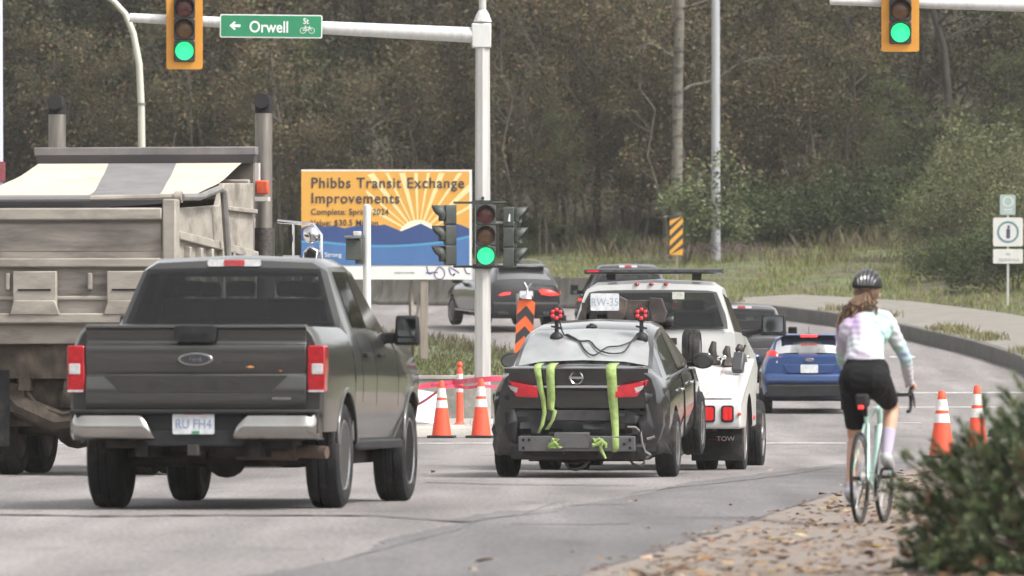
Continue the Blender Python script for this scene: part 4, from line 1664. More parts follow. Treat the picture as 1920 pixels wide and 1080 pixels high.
for s_ in (1, -1):
    mb = MB()
    mb.add([(.40 * s_, -.005, .985), (.64 * s_, .0, 1.03), (.69 * s_, .04, 1.04), (.665 * s_, .03, .955), (.62 * s_, .02, .885), (.40 * s_, .02, .875),
            (.40 * s_, .16, .99), (.70 * s_, .2, 1.045), (.76 * s_, .26, 1.05), (.71 * s_, .22, .955), (.62 * s_, .2, .885), (.40 * s_, .17, .88)],
           [(0, 1, 2, 3, 4, 5), (6, 7, 8, 9, 10, 11), (0, 1, 7, 6), (1, 2, 8, 7), (2, 3, 9, 8), (3, 4, 10, 9), (4, 5, 11, 10), (5, 0, 6, 11)])
    tl = mb.build('tail_lamp', M('bright_red_lens', (0.62, 0.02, 0.035), .2, coat=.6, noise=(9, .2)), sedan, bevel=.006)
    mb = MB()
    mb.add([(.60 * s_, -.012, .975), (.70 * s_, .005, 1.0), (.675 * s_, .012, .955), (.615 * s_, .0, .925)], [(0, 1, 2, 3)])
    mb.build('reversing_lens', LENS_W, tl, fix=False)
    # torn rear quarter where the bumper cover was
    mb = MB()
    rs_ = np.random.RandomState(4 + s_)
    rows = []
    for t in np.linspace(0, 1, 8):
        z = .90 - .62 * t
        rows.append([((.66 + .25 * u - .06 * t * (1 - u)) * s_ + rs_.normal() * .012, .10 + .35 * u ** 2 + rs_.normal() * .02 + .05 * math.sin(t * 9), z + rs_.normal() * .012) for u in np.linspace(0, 1, 6)])
    mb.grid(rows)
    o = mb.build('torn_quarter_panel', M('scuffed_black', (0.018, 0.018, 0.02), .35, noise=(6, .5), col2=(.06, .058, .058), sharp=(4, .56, .72)), sedan, fix=False, angle=24)
    sm = o.modifiers.new('t', 'SOLIDIFY')
    sm.thickness = .01
# exposed structure: panel, crash beam, pipes and wires
mb = MB()
rs_ = np.random.RandomState(12)
rows = []
for z in np.linspace(.74, .26, 9):
    rows.append([(x, .13 + rs_.normal() * .018 + (.02 if .4 < z < .55 else 0), z + rs_.normal() * .006) for x in np.linspace(-.70, .70, 14)])
mb.grid(rows)
mb.build('rear_panel', M('bare_black_panel', (0.02, 0.02, 0.022), .5, noise=(7, .6), col2=(.05, .048, .048), sharp=(3.5, .56, .74)), sedan, fix=False, angle=24)
mb = MB()
mb.box((0, .045, .415), (1.20, .10, .15))
mb.box((-.05, .03, .45), (.36, .10, .155))
bm_ = mb.build('crash_beam', M('grey_beam', (0.13, 0.125, 0.13), .5, .4, noise=(5, .2), col2=(.06, .055, .055), sharp=(5, .55, .7)), sedan, bevel=.006)
for x, z in ((-.55, .455), (-.55, .375), (.55, .455), (.55, .375), (.49, .415), (-.49, .455)):
    mb = MB()
    mb.lathe([(.016, 0), (.016, .01), (.001, .01)], 8, Matrix.Translation((x, -.003, z)) @ Matrix.Rotation(R(90), 4, 'X'))
    mb.build('bolt_hole', SEAM, bm_)
mb = MB()
mb.box((0, .22, .29), (1.24, .2, .08))
mb.box((0, 1.1, .27), (1.3, .5, .12))
mb.tube([(-.75, 1.08, .33), (.75, 1.08, .33)], .05, 8)
mb.box((0, 2.4, .22), (1.2, 3.0, .1))
mb.tube([(-.3, .3, .24), (-.02, .28, .20), (.1, .3, .235), (.3, .28, .25), (.45, .27, .25)], .02, 6)
mb.tube([(-.14, .2, .22), (-.1, .17, .155), (-.02, .17, .145), (.05, .18, .17), (.1, .2, .23)], .016, 6)
mb.tube([(.52, .2, .26), (.56, .18, .20), (.64, .18, .175), (.68, .2, .22)], .014, 6)
mb.build('chassis', DARKM, sedan)
mb = MB()
mb.tube([(.52, .05, .58), (.60, .05, .58), (.655, .06, .53), (.67, .06, .42), (.70, .08, .33), (.75, .1, .30)], .012, 6)
mb.tube([(.72, .05, .46), (.80, .06, .485)], .014, 6)
mb.build('loose_wire', M('grey_wire', (0.2, 0.19, 0.18), .6), sedan)
mb = MB()
mb.prism([(1.42, 1.47), (1.62, 1.50), (1.55, 1.52), (1.45, 1.525)], -.012, .012, 'X')
mb.ball((0, 1.53, 1.49), (.06, .11, .025), 12, 6)
mb.build('roof_aerial', BLACKP, sedan)

# lime straps that hang over the boot
LIME = M('lime_webbing', (0.30, 0.41, 0.13), .8, noise=(18, .2), bump=(90, .4))
inv = sedan.matrix_world


def strap(pts, w, label):
    bpy.context.view_layer.update()
    mw = sedan.matrix_world
    mb = MB()
    rr_ = []
    k = len(pts)
    for i, (x, y, z) in enumerate(pts):
        ww = (w[i] if isinstance(w, (list, tuple)) else w) * .84
        rr_.append([mw @ Vector((x - ww / 2, y, z)), mw @ Vector((x + ww / 2, y + .004, z))])
    mb.grid(rr_)
    o = mb.build('tow_strap', LIME, fix=False)
    sm_ = o.modifiers.new('t', 'SOLIDIFY')
    sm_.thickness = .006
    return tag(o, label, 'strap', 'lime straps on the black car')


strap([(-.40, .35, 1.195), (-.40, .05, 1.192), (-.395, -.022, 1.16), (-.385, .004, 1.08), (-.37, .0, .98), (-.345, .045, .85), (-.335, .05, .72), (-.36, .05, .60), (-.40, .035, .52)], [.085, .085, .085, .075, .07, .06, .05, .045, .03], 'leftmost narrow lime strap hanging over the boot of the black car')
strap([(-.26, .35, 1.195), (-.26, .05, 1.192), (-.262, -.024, 1.16), (-.265, -.002, 1.08), (-.262, -.004, .98), (-.262, .04, .86), (-.27, .05, .76), (-.225, .05, .74), (-.25, .045, .65), (-.31, .03, .555)], [.10, .10, .10, .10, .10, .095, .08, .05, .04, .05], 'lime strap second from the left on the black car boot, ending in a thin tail')
strap([(.36, .35, 1.195), (.36, .05, 1.192), (.362, -.024, 1.16), (.365, -.002, 1.08), (.37, -.004, .98), (.375, .04, .84), (.385, .05, .70), (.395, .045, .56), (.40, -.01, .46), (.405, -.012, .38), (.385, -.004, .335)], [.125, .125, .125, .125, .12, .115, .10, .085, .085, .075, .05], 'wide lime strap on the right of the black car boot reaching the crash beam')
bpy.context.view_layer.update()
mw = sedan.matrix_world
for (cx, tail, lb) in ((-.22, 0, 'tangled lime strap knot on the left half of the grey crash beam'), (.24, 1, 'tangled lime strap knot with a tail on the right of the crash beam')):
    mb = MB()
    rs_ = np.random.RandomState(31 + tail)
    for q in range(4):
        P_ = [mw @ Vector((cx + rs_.uniform(-.08, .08), -.02 - .01 * q, .42 + rs_.uniform(-.05, .05))) for _ in range(5)]
        mb.tube(P_, [.012, .02, .016, .02, .01], 5)
    if tail:
        mb.tube([mw @ Vector(p) for p in ((cx, -.02, .42), (cx + .02, -.03, .35), (cx + .06, -.02, .27))], [.018, .02, .012], 5)
    tag(mb.build('strap_knot', LIME), lb, 'strap', 'lime straps on the black car')

# two magnetic tow lamps on the rear glass and the cord between them
REDLED = M('red_led', (0.5, 0.02, 0.03), .35, emit=(1, .06, .05), estr=.12)
lamps_p = []
for (x, lb) in ((-.325, 'round red tow lamp on the left of the black car rear window'), (.56, 'round red tow lamp on the right of the black car rear window')):
    y_ = 1.18
    s_ = sec(ST, y_)
    base = mw @ Vector((x, y_ - .03, 1.395))
    t = thing('tow_lamp', base, R(-6.8), lb, 'lamp', 'magnetic tow lamps')
    mb = MB()
    mb.ball((0, 0, .0), (.075, .06, .07), 14, 8)
    mb.build('magnet_base', BLACKP, t)
    mb = MB()
    mb.tube([(0, 0, .05), (0, .0, .19)], .022, 8)
    mb.box((0, -.0, .115), (.12, .03, .02), ry=.2)
    mb.build('bracket', BLACKP, t)
    rot = Matrix.Translation((0, 0, .255)) @ Matrix.Rotation(R(80), 4, 'X')
    mb = MB()
    mb.lathe([(.001, -.04), (.06, -.038), (.083, -.01), (.083, .012), (.076, .016), (.06, .014), (.001, .014)], 20, rot)
    mb.build('housing', BLACKP, t)
    mb = MB()
    for k in range(6):
        a = R(60 * k + 30)
        mb.lathe([(.021, .012), (.021, .024), (.012, .03), (.001, .031)], 10, rot @ Matrix.Translation((.048 * math.cos(a), .046 * math.sin(a), 0)))
    mb.build('lens', REDLED, t)
    lamps_p.append(base)
a, b = lamps_p
ctrl = [(1013, 612), (1030, 632), (1048, 655), (1085, 668), (1110, 655), (1150, 655), (1165, 640), (1178, 612)]
mb = MB()
for k, cc in enumerate(([(0.03, .18), (.08, .03), (.24, -.09), (.33, -.20), (.43, -.255), (.55, -.17), (.70, -.15), (.84, -.06), (.885, .16)],
                        [(0.07, .0), (.16, -.05), (.26, -.10), (.36, -.10), (.46, -.19), (.60, -.235), (.74, -.215), (.80, -.10), (.86, .02)])):
    P_ = []
    for (dx, dz) in catmull(cc, 4):
        x = -.325 + dx
        if dz <= 0.02:
            yy = 1.18 + dz * (1.70)
            zz = sec(ST, max(.7, yy))[8][1] + .05
        else:
            yy, zz = 1.16, 1.40 + dz
        P_.append(mw @ Vector((x, yy - .02, zz)))
    mb.tube(P_, .009, 5)
tag(mb.build('electric_cord', BLACKP), 'thin black cord looping between the two red tow lamps', 'cord')

# ------------------------------------------------------------------ blue hatchback
PAINT_BLUE = M('blue_paint', (0.03, 0.07, 0.2), 0.3, 0.35, coat=0.8, noise=(1, .12))
hb = thing('hatchback_car', (5.50, 145.0, float(prof(146)) + .003), R(-1.0), 'blue hatchback waiting between the white tow truck and the cyclist', 'car')
HT = [(0.06, [(0, .33), (.68, .33), (.80, .40), (.86, .60), (.855, .72), (.82, .88), (.77, 1.0), (.70, 1.02), (.4, 1.03), (0, 1.035)]),
      (0.16, [(0, .28), (.72, .28), (.85, .36), (.905, .60), (.90, .76), (.87, .92), (.80, 1.03), (.72, 1.06), (.42, 1.08), (0, 1.085)]),
      (0.42, [(0, .24), (.74, .24), (.87, .33), (.915, .60), (.91, .78), (.88, .95), (.82, 1.05), (.66, 1.33), (.46, 1.395), (0, 1.42)]),
      (0.55, [(0, .24), (.74, .24), (.87, .33), (.915, .60), (.91, .78), (.88, .95), (.83, 1.04), (.645, 1.38), (.48, 1.435), (0, 1.46)]),
      (1.2, [(0, .24), (.74, .24), (.87, .33), (.915, .60), (.91, .78), (.88, .95), (.84, 1.01), (.63, 1.41), (.48, 1.46), (0, 1.485)]),
      (2.2, [(0, .24), (.74, .24), (.87, .33), (.915, .60), (.91, .78), (.88, .94), (.84, .99), (.62, 1.41), (.48, 1.455), (0, 1.48)]),
      (2.65, [(0, .24), (.74, .24), (.87, .33), (.915, .60), (.91, .78), (.88, .93), (.84, .98), (.6, 1.36), (.46, 1.40), (0, 1.43)]),
      (3.4, [(0, .24), (.74, .24), (.87, .33), (.905, .60), (.90, .75), (.86, .88), (.8, .95), (.7, .99), (.45, 1.01), (0, 1.02)]),
      (4.1, [(0, .26), (.68, .26), (.8, .34), (.85, .55), (.84, .68), (.79, .78), (.74, .83), (.62, .86), (.4, .88), (0, .89)]),
      (4.34, [(0, .33), (.5, .33), (.62, .38), (.66, .5), (.66, .6), (.62, .67), (.58, .7), (.5, .72), (.3, .73), (0, .74)])]
o = loft(HT).build('body', PAINT_BLUE, hb)
hollow(o, [(-.60, 1.09), (.60, 1.09), (.52, 1.37), (-.52, 1.37)], -.2, 3.9, [[(.75, 1.05), (1.58, 1.04), (1.58, 1.36), (.85, 1.36)], [(1.68, 1.04), (2.9, 1.03), (2.6, 1.31), (1.68, 1.36)]])
seats(hb, ((1.0, (-.38, .38)), (1.95, (-.38, .38))), 1.06, .2, .26)
cut(o, [arch_cutter(-1.1, -.62, .85, .33, .375, DARKM), arch_cutter(.62, 1.1, .85, .33, .375, DARKM), arch_cutter(-1.1, -.62, 3.5, .33, .375, DARKM), arch_cutter(.62, 1.1, 3.5, .33, .375, DARKM)])
LIGHTG = M('see_through_glass', (0.20, 0.22, 0.20), 0.1, spec=.6, noise=(2.4, .6), stretch=(1.2, 1, 1))
screen_patch(HT, 0.17, 0.50, (7, 8, 9), 0.05, 0.008).build('rear_window', TINTL, hb, fix=False)
screen_patch(HT, 2.65, 3.4, (7, 8, 9), 0.03, 0.008).build('windscreen', TINTL, hb, fix=False)
mb = MB()
mb.prism([(.60, 1.44), (.28, 1.425), (.26, 1.445), (.34, 1.468), (.60, 1.475)], -.56, .56, 'X')
sp = mb.build('roof_spoiler', PAINT_BLUE, hb, bevel=.01)
mb = MB()
mb.prism(rrect(-.165, 1.405, .165, 1.452, .015), .245, .28, 'Y')
mb.build('brake_lamp', LENS_ON, sp)
for s_ in (1, -1):
    side_patch(HT, 6, [(.62, .12), (1.6, .08), (1.6, .9), (.8, .9)], .006, s_).build('side_window', TINT, hb)
    side_patch(HT, 6, [(1.66, .08), (3.0, .1), (2.6, .85), (1.66, .9)], .006, s_).build('side_window', TINT, hb)
    mb = MB()
    rows = [[(.60 * s_, .135, 1.12), (.66 * s_, .165, 1.16), (.735 * s_, .26, 1.17), (.80 * s_, .36, 1.14)],
            [(.585 * s_, .10, 1.0), (.67 * s_, .13, 1.01), (.78 * s_, .19, 1.02), (.85 * s_, .36, 1.0)],
            [(.60 * s_, .085, .88), (.68 * s_, .10, .87), (.80 * s_, .135, .86), (.895 * s_, .30, .87)],
            [(.63 * s_, .085, .84), (.70 * s_, .095, .825), (.80 * s_, .13, .82), (.89 * s_, .25, .83)]]
    mb.grid(rows)
    tl = mb.build('tail_lamp', LENS_DIM, hb, fix=False)
    tl.modifiers.new('t', 'SOLIDIFY').thickness = .05
    mb = MB()
    mb.add([(.60 * s_, .052, .965), (.78 * s_, .115, .985), (.79 * s_, .115, .94), (.605 * s_, .048, .925)], [(0, 1, 2, 3)])
    mb.build('reversing_lens', LENS_W, tl, fix=False)
    mb = MB()
    mb.prism(rrect(.66 * s_ - .06, .42, .66 * s_ + .06, .455, .01), .055, .09, 'Y')
    mb.build('reflector', LENS_R, hb)
    wheel(hb, .80 * s_, .85, .325, .215, s_)
    wheel(hb, .80 * s_, 3.5, .325, .215, s_)
    mb = MB()
    mb.ball((1.0 * s_, 2.85, 1.03), (.11, .07, .08), 12, 8)
    mb.build('door_mirror', PAINT_BLUE, hb)
mb = MB()
mb.prism([(.13, .285), (.03, .30), (.02, .50), (.05, .545), (.2, .55), (.2, .29)], -.80, .80, 'X')
mb.build('bumper_skirt', BLACKP, hb, bevel=.02)
mb = MB()
mb.prism([(.2, .53), (.035, .545), (0.0, .60), (.005, .70), (.06, .735), (.2, .74)], -.84, .84, 'X')
mb.build('bumper', PAINT_BLUE, hb, bevel=.025, seg=3)
mb = MB()
mb.prism([(-.42, .74), (.42, .74), (.50, .90), (-.50, .90)], .03, .08, 'Y')
mb.build('plate_recess', PAINT_BLUE, hb, bevel=.01)
plate(hb, 0, .022, .82, .335, .155)
mb = MB()
oval(mb, 0, .985, .085, .035, .03, .075)
mb.build('emblem', CHROME, hb, bevel=.004)
mb = MB()
mb.tube([(0, .62, 1.46), (0, .55, 1.60)], .006, 5)
mb.build('aerial', BLACKP, hb)
mb = MB()
mb.box((0, 2.2, .27), (1.3, 3.6, .1))
mb.build('chassis', DARKM, hb)

hb.scale = (.97, 1, 1)

# ------------------------------------------------------------------ black sport utility car climbing the bend
su = thing('suv_car', (0.34, 197.5, float(prof(199)) + .0), R(15), 'black sport utility car on the bend behind the signal pole, tail lamps lit', 'car')
su.rotation_euler = (R(2.4), 0, R(15))
PAINT_SUV = M('black_suv_paint', (0.02, 0.02, 0.022), 0.22, 0.2, coat=0.9)
XT = [(0.04, [(0, .42), (.70, .42), (.84, .50), (.90, .70), (.895, .86), (.87, 1.0), (.80, 1.10), (.74, 1.13), (.4, 1.14), (0, 1.15)]),
      (0.16, [(0, .34), (.76, .34), (.89, .44), (.945, .70), (.94, .90), (.91, 1.06), (.83, 1.18), (.76, 1.22), (.42, 1.24), (0, 1.25)]),
      (0.42, [(0, .30), (.78, .30), (.90, .42), (.945, .70), (.94, .92), (.91, 1.09), (.86, 1.17), (.69, 1.53), (.48, 1.58), (0, 1.60)]),
      (0.60, [(0, .30), (.78, .30), (.90, .42), (.945, .70), (.94, .92), (.91, 1.09), (.86, 1.16), (.67, 1.57), (.5, 1.625), (0, 1.645)]),
      (1.6, [(0, .30), (.78, .30), (.90, .42), (.945, .70), (.94, .92), (.91, 1.08), (.87, 1.14), (.66, 1.60), (.5, 1.65), (0, 1.675)]),
      (2.5, [(0, .30), (.78, .30), (.90, .42), (.945, .70), (.94, .92), (.91, 1.06), (.87, 1.12), (.65, 1.58), (.5, 1.63), (0, 1.655)]),
      (2.9, [(0, .30), (.78, .30), (.90, .42), (.945, .70), (.94, .92), (.91, 1.05), (.87, 1.11), (.64, 1.51), (.48, 1.55), (0, 1.58)]),
      (3.6, [(0, .30), (.78, .30), (.90, .42), (.94, .70), (.93, .90), (.89, 1.02), (.83, 1.08), (.74, 1.12), (.45, 1.15), (0, 1.16)]),
      (4.4, [(0, .32), (.72, .32), (.84, .42), (.89, .65), (.88, .82), (.83, .92), (.77, .97), (.65, 1.01), (.4, 1.04), (0, 1.05)]),
      (4.7, [(0, .4), (.55, .4), (.66, .46), (.7, .6), (.7, .74), (.66, .82), (.62, .86), (.52, .89), (.3, .9), (0, .91)])]
o = loft(XT).build('body', PAINT_SUV, su)
cut(o, [arch_cutter(-1.1, -.64, .95, .37, .42, DARKM), arch_cutter(.64, 1.1, .95, .37, .42, DARKM), arch_cutter(-1.1, -.64, 3.8, .37, .42, DARKM), arch_cutter(.64, 1.1, 3.8, .37, .42, DARKM)])
screen_patch(XT, 0.17, 0.52, (7, 8, 9), 0.05, 0.008).build('rear_window', M('grey_rear_glass', (.05, .05, .055), .08, coat=.5), su, fix=False)
screen_patch(XT, 2.9, 3.6, (7, 8, 9), 0.03, 0.008).build('windscreen', GLASS, su, fix=False)
mb = MB()
mb.prism([(.70, 1.60), (.24, 1.58), (.22, 1.605), (.32, 1.64), (.70, 1.66)], -.60, .60, 'X')
mb.build('roof_spoiler', PAINT_SUV, su, bevel=.012)
for s_ in (1, -1):
    side_patch(XT, 6, [(.60, .15), (1.7, .08), (1.7, .88), (.85, .86)], .006, s_).build('side_window', GLASS, su)
    side_patch(XT, 6, [(1.78, .08), (3.2, .1), (2.8, .8), (1.78, .88)], .006, s_).build('side_window', GLASS, su)
    mb = MB()
    mb.grid([[(.34 * s_, .055, 1.0), (.60 * s_, .085, 1.05), (.80 * s_, .13, 1.07), (.92 * s_, .34, 1.05)],
             [(.40 * s_, .03, .93), (.62 * s_, .045, .955), (.84 * s_, .08, .96), (.955 * s_, .34, .97)],
             [(.40 * s_, .035, .90), (.62 * s_, .03, .87), (.86 * s_, .055, .88), (.96 * s_, .30, .90)]])
    tl = mb.build('tail_lamp', LENS_ON, su, fix=False)
    tl.modifiers.new('t', 'SOLIDIFY').thickness = .03
    wheel(su, .83 * s_, .95, .37, .245, s_)
    wheel(su, .83 * s_, 3.8, .37, .245, s_)
    mb = MB()
    mb.ball((1.04 * s_, 3.0, 1.17), (.13, .08, .09), 12, 8)
    mb.box((.93 * s_, 3.03, 1.13), (.12, .06, .05))
    mb.build('door_mirror', PAINT_SUV, su)
    mb = MB()
    mb.tube([(.60 * s_, .75, 1.66), (.60 * s_, .9, 1.715), (.59 * s_, 1.8, 1.73), (.57 * s_, 2.5, 1.70), (.56 * s_, 2.7, 1.64)], .02, 6)
    mb.build('roof_rail', BRIGHT, su)
    mb = MB()
    mb.prism(rrect(.60 * s_ - .14, .40, .60 * s_ + .14, .47, .02), .01, .05, 'Y')
    mb.build('exhaust_tip', CHROME, su)
    mb = MB()
    mb.prism(rrect(.72 * s_ - .11, .565, .72 * s_ + .11, .60, .01), .012, .05, 'Y')
    mb.build('reflector', LENS_R, su)
    mb = MB()
    mb.box((.95 * s_, 2.3, .42), (.03, 2.2, .03))
    mb.build('sill_trim', CHROME, su)
mb = MB()
mb.prism([(.2, .36), (.05, .38), (.0, .50), (.0, .66), (.05, .72), (.2, .73)], -.86, .86, 'X')
mb.build('bumper', BLACKP, su, bevel=.025, seg=3)
plate(su, 0.02, .03, .90, .34, .17)
mb = MB()
mb.lathe([(.045, 0), (.045, .012), (.001, .014)], 16, Matrix.Translation((0, .085, 1.10)) @ Matrix.Rotation(R(60), 4, 'X'))
mb.build('emblem', LENS_W, su)
mb = MB()
mb.box((0, 2.3, .34), (1.4, 3.8, .12))
mb.build('chassis', DARKM, su)
# ------------------------------------------------------------------ white tow truck
WHITE = M('white_paint', (0.54, 0.54, 0.525), 0.28, coat=0.5, noise=(1.5, 0.06), col2=(0.5, 0.49, 0.45), sharp=(1.4, 0.56, 0.75))
DECKW = M('scuffed_white_deck', (0.66, 0.64, 0.63), 0.3, coat=0.3, noise=(2, 0.1), col2=(0.36, 0.31, 0.29), sharp=(3.0, 0.5, 0.66), stretch=(4, 0.35, 1))
tow = thing('tow_truck', (1.37, 88.6, -0.03), R(-6.0), 'white tow truck with flat light bar and red tail lamps, towing the black car', 'tow truck')
# sloping wrecker body
prof_ = [(0.0, .50), (-.02, .60), (0.0, .80), (.10, .825), (2.05, 1.30), (2.34, 1.30), (2.34, .52)]
mb = MB()
mb.prism(prof_, -1.22, 1.22, 'X')
wb = mb.build('wrecker_body', WHITE, tow, bevel=.03, seg=3)
bpy.context.view_layer.update()
dgx = bpy.context.evaluated_depsgraph_get()
me_ = bpy.data.meshes.new_from_object(wb.evaluated_get(dgx))
wb.modifiers.clear()
wb.data = me_
cut(wb, [arch_cutter(-1.4, -.60, 1.28, .40, .50, DARKM), arch_cutter(.60, 1.4, 1.28, .40, .50, DARKM)])
mb = MB()
mb.grid([[(x, y, .838 + (y - .1) / 1.95 * .475 + .003) for x in np.linspace(-1.12, 1.12, 9)] for y in (.12, .8, 1.4, 2.0)])
mb.build('deck_plate', DECKW, wb, fix=False)
for s_ in (1, -1):
    for (x, m_, w) in ((.70, LENS_R, .10), (.86, LENS_DIM, .105), (1.07, LENS_DIM, .105)):
        mb = MB()
        mb.prism(rrect(x * s_ - w / 2 - .018, .575, x * s_ + w / 2 + .018, .765, .03), -.032, .02, 'Y')
        b_ = mb.build('lamp_surround', BLACKP, wb)
        mb = MB()
        mb.prism(rrect(x * s_ - w / 2, .595, x * s_ + w / 2, .747, .025), -.045, -.03, 'Y')
        for q in range(2):
            mb.box((x * s_ + (q - .5) * .06, -.047, .67), (.03, .006, .13))
        mb.build('tail_lamp', m_, b_)
    mb = MB()
    mb.ball((1.205 * s_, -.03, .67), (.022, .02, .02), 8, 6)
    mb.build('marker_lamp', LENS_DIM, wb)
    mb = MB()
    mb.ball((1.22 * s_, 1.95, .62), (.02, .10, .03), 10, 6)
    mb.build('side_marker', LENS_DIM, wb)
    # dual rear wheels, front wheels
    wheel(tow, 1.07 * s_, 1.28, .405, .225, s_, 'dual_out', rimmat=BRIGHT)
    wheel(tow, .735 * s_, 1.28, .405, .225, -s_, 'dual_in')
    wheel(tow, .97 * s_, 5.45, .405, .225, s_, 'hub_out', rimmat=BRIGHT)
    mb = MB()
    mb.box((.90 * s_, .62, .385), (.58, .02, .50))
    fl = mb.build('mud_flap', RUBBER, tow, bevel=.006)
    text_mesh('flap_lettering', 'TOW', .055, M('flap_white', (.6, .6, .58), .6), fl, (1.0 * s_, .607, .36), align='CENTER', xs=1.1)
    mb = MB()
    mb.box((.90 * s_, .608, .375), (.2, .004, .01))
    mb.build('flap_stripe', LENS_R, fl)
# cab and bonnet
low = [(0, .62), (.80, .62), (.92, .70), (.98, .95), (.99, 1.2), (.975, 1.42)]
CT = [(2.46, low + [(.955, 1.58), (.93, 1.61), (.6, 1.62), (0, 1.62)]),
      (2.50, low + [(.955, 1.585), (.925, 1.66), (.62, 1.68), (0, 1.685)]),
      (2.60, low + [(.955, 1.585), (.80, 2.06), (.66, 2.15), (0, 2.185)]),
      (2.74, low + [(.955, 1.585), (.785, 2.11), (.66, 2.19), (0, 2.225)]),
      (3.3, low + [(.955, 1.585), (.78, 2.12), (.66, 2.20), (0, 2.235)]),
      (3.7, low + [(.955, 1.58), (.76, 2.08), (.65, 2.15), (0, 2.18)]),
      (4.4, low + [(.95, 1.56), (.87, 1.59), (.62, 1.61), (0, 1.62)]),
      (5.7, low[:5] + [(.96, 1.36), (.90, 1.47), (.82, 1.50), (.55, 1.53), (0, 1.54)]),
      (6.15, [(0, .66), (.8, .66), (.9, .72), (.94, .92), (.94, 1.1), (.9, 1.25), (.84, 1.34), (.76, 1.38), (.5, 1.4), (0, 1.41)])]
cb = loft(CT).build('cab', WHITE, tow)
hollow(cb, [(-.83, 1.67), (.83, 1.67), (.70, 2.06), (-.70, 2.06)], 2.2, 4.9, [[(2.72, 1.62), (3.86, 1.62), (3.58, 2.0), (2.76, 2.04)]])
seats(tow, ((2.95, (-.45, .45)),), 1.66, .24, .32)
cut(cb, [arch_cutter(-1.2, -.62, 5.45, .42, .52, DARKM), arch_cutter(.62, 1.2, 5.45, .42, .52, DARKM)])
mb = MB()
rows = []
for t in np.linspace(0, 1, 6):
    hw = .885 + (.745 - .885) * t ** 1.5
    rows.append([(hw * u, 2.438 + .125 * t, 1.645 + .455 * t - (abs(u) ** 8) * .03 * (1 if t > .5 else 0)) for u in (-1, -.96, -.85, -.4, 0, .4, .85, .96, 1)])
mb.grid(rows)
rwin = mb.build('rear_window', TINT, tow, fix=False)
mb = MB()
mb.prism(rrect(-.07, 2.00, .07, 2.085, .008), 2.52, 2.53, 'Y')
st_ = mb.build('window_sticker', M('sticker', (.55, .56, .5), .6, noise=(30, .2)), rwin)
st_.location = (.30, -.0, -.01)
for s_ in (1, -1):
    side_patch(CT, 6, [(2.66, .06), (3.95, .08), (3.62, .86), (2.72, .9)], .006, s_).build('side_window', TINT, tow)
screen_patch(CT, 3.7, 4.4, (7, 8, 9), .03, .007).build('windscreen', TINTL, tow, fix=False)
for x in (-.17, 0.0, .17):
    mb = MB()
    mb.ball((x - .02, 2.585, 2.168), (.03, .025, .018), 10, 6)
    mb.build('roof_marker_lamp', LENS_R, tow)
# flat light bar on feet
mb = MB()
mb.prism([(2.60, 2.285), (2.56, 2.305), (2.56, 2.335), (2.60, 2.35), (2.85, 2.35), (2.89, 2.33), (2.89, 2.305), (2.85, 2.285)], -.80, .80, 'X')
lb_ = mb.build('light_bar', M('light_bar_black', (.035, .036, .04), .35, coat=.4), tow)
for k in range(9):
    mb = MB()
    mb.box((-.70 + k * .175, 2.558, 2.318), (.14, .012, .022))
    mb.build('light_module', LENS_DIM if k == 0 else M('clear_module', (.09, .09, .095), .2, coat=.5), lb_)
for x in (-.5, .5):
    mb = MB()
    mb.box((x, 2.72, 2.25), (.10, .12, .07))
    mb.build('light_bar_foot', BLACKP, tow)
# gantry between cab and deck: number plate, folded boom
BOOMM = M('boom_steel', (.055, .045, .042), .6, .3, noise=(5, .4), col2=(.12, .085, .07), sharp=(5, .55, .7))
mb = MB()
mb.box((-.35, 2.30, 1.50), (1.3, .08, .08))
mb.box((-.78, 2.30, 1.6), (.05, .05, .7))
mb.box((-.35, 2.30, 1.30), (1.8, .10, .06))
gm = mb.build('boom_mount', BOOMM, tow)
p_ = plate(gm, -.52, 2.12, 1.955, .33, .20, 'RW-35', name='number_plate', ink=M('grey_ink', (.31, .34, .39), .5))
p_.rotation_euler = (0, 0, R(3))
mb = MB()
for (x0, x1, dz) in ((-.30, -.43, 0), (.00, .06, .0)):
    mb.box(((x0 + x1) / 2, 2.22, 1.62), (.12, .14, .75), ry=math.atan2(x1 - x0, .75))
mb.box((-.14, 2.24, 1.86), (.30, .05, .24))
mb.prism([(-.50, 1.78), (-.40, 1.68), (-.28, 1.78), (-.26, 1.98), (-.36, 2.03), (-.50, 1.96)], 2.13, 2.25, 'Y')
mb.prism([(.03, 1.72), (.17, 1.72), (.20, 1.83), (.14, 2.0), (.0, 2.01), (-.02, 1.9)], 2.13, 2.25, 'Y')
mb.box((-.14, 2.15, 1.33), (.5, .3, .45))
mb.build('folded_boom', BOOMM, tow, bevel=.012)
mb = MB()
mb.box((-.80, 2.2, 1.68), (.09, .06, .07))
mb.build('work_lamp', LENS_DIM, tow)
# door mirrors on arms
for s_ in (1, -1):
    mb = MB()
    mb.box((1.30 * s_, 4.02, 1.70), (.30, .12, .24), taper=(.95, .9))
    mb.tube([(.97 * s_, 4.05, 1.60), (1.18 * s_, 4.03, 1.64)], .035, 8)
    mi = mb.build('door_mirror', BLACKP, tow, bevel=.025)
    mb = MB()
    mb.prism(rrect(1.30 * s_ - .115, 1.62, 1.30 * s_ + .115, 1.80, .02), 3.952, 3.958, 'Y')
    mb.build('mirror_pane', MIRRORG, mi)
    mb = MB()
    mb.box((.992 * s_, 3.0, 1.36), (.03, .2, .04))
    mb.build('door_handle', BLACKP, tow)
mb = MB()
mb.box((-.42, 3.2, .62), (.1, 5.8, .2))
mb.box((.42, 3.2, .62), (.1, 5.8, .2))
mb.tube([(-.9, 1.28, .405), (.9, 1.28, .405)], .075, 10)
mb.ball((0, 1.28, .405), .19)
mb.box((0, .5, .52), (1.8, .9, .10))
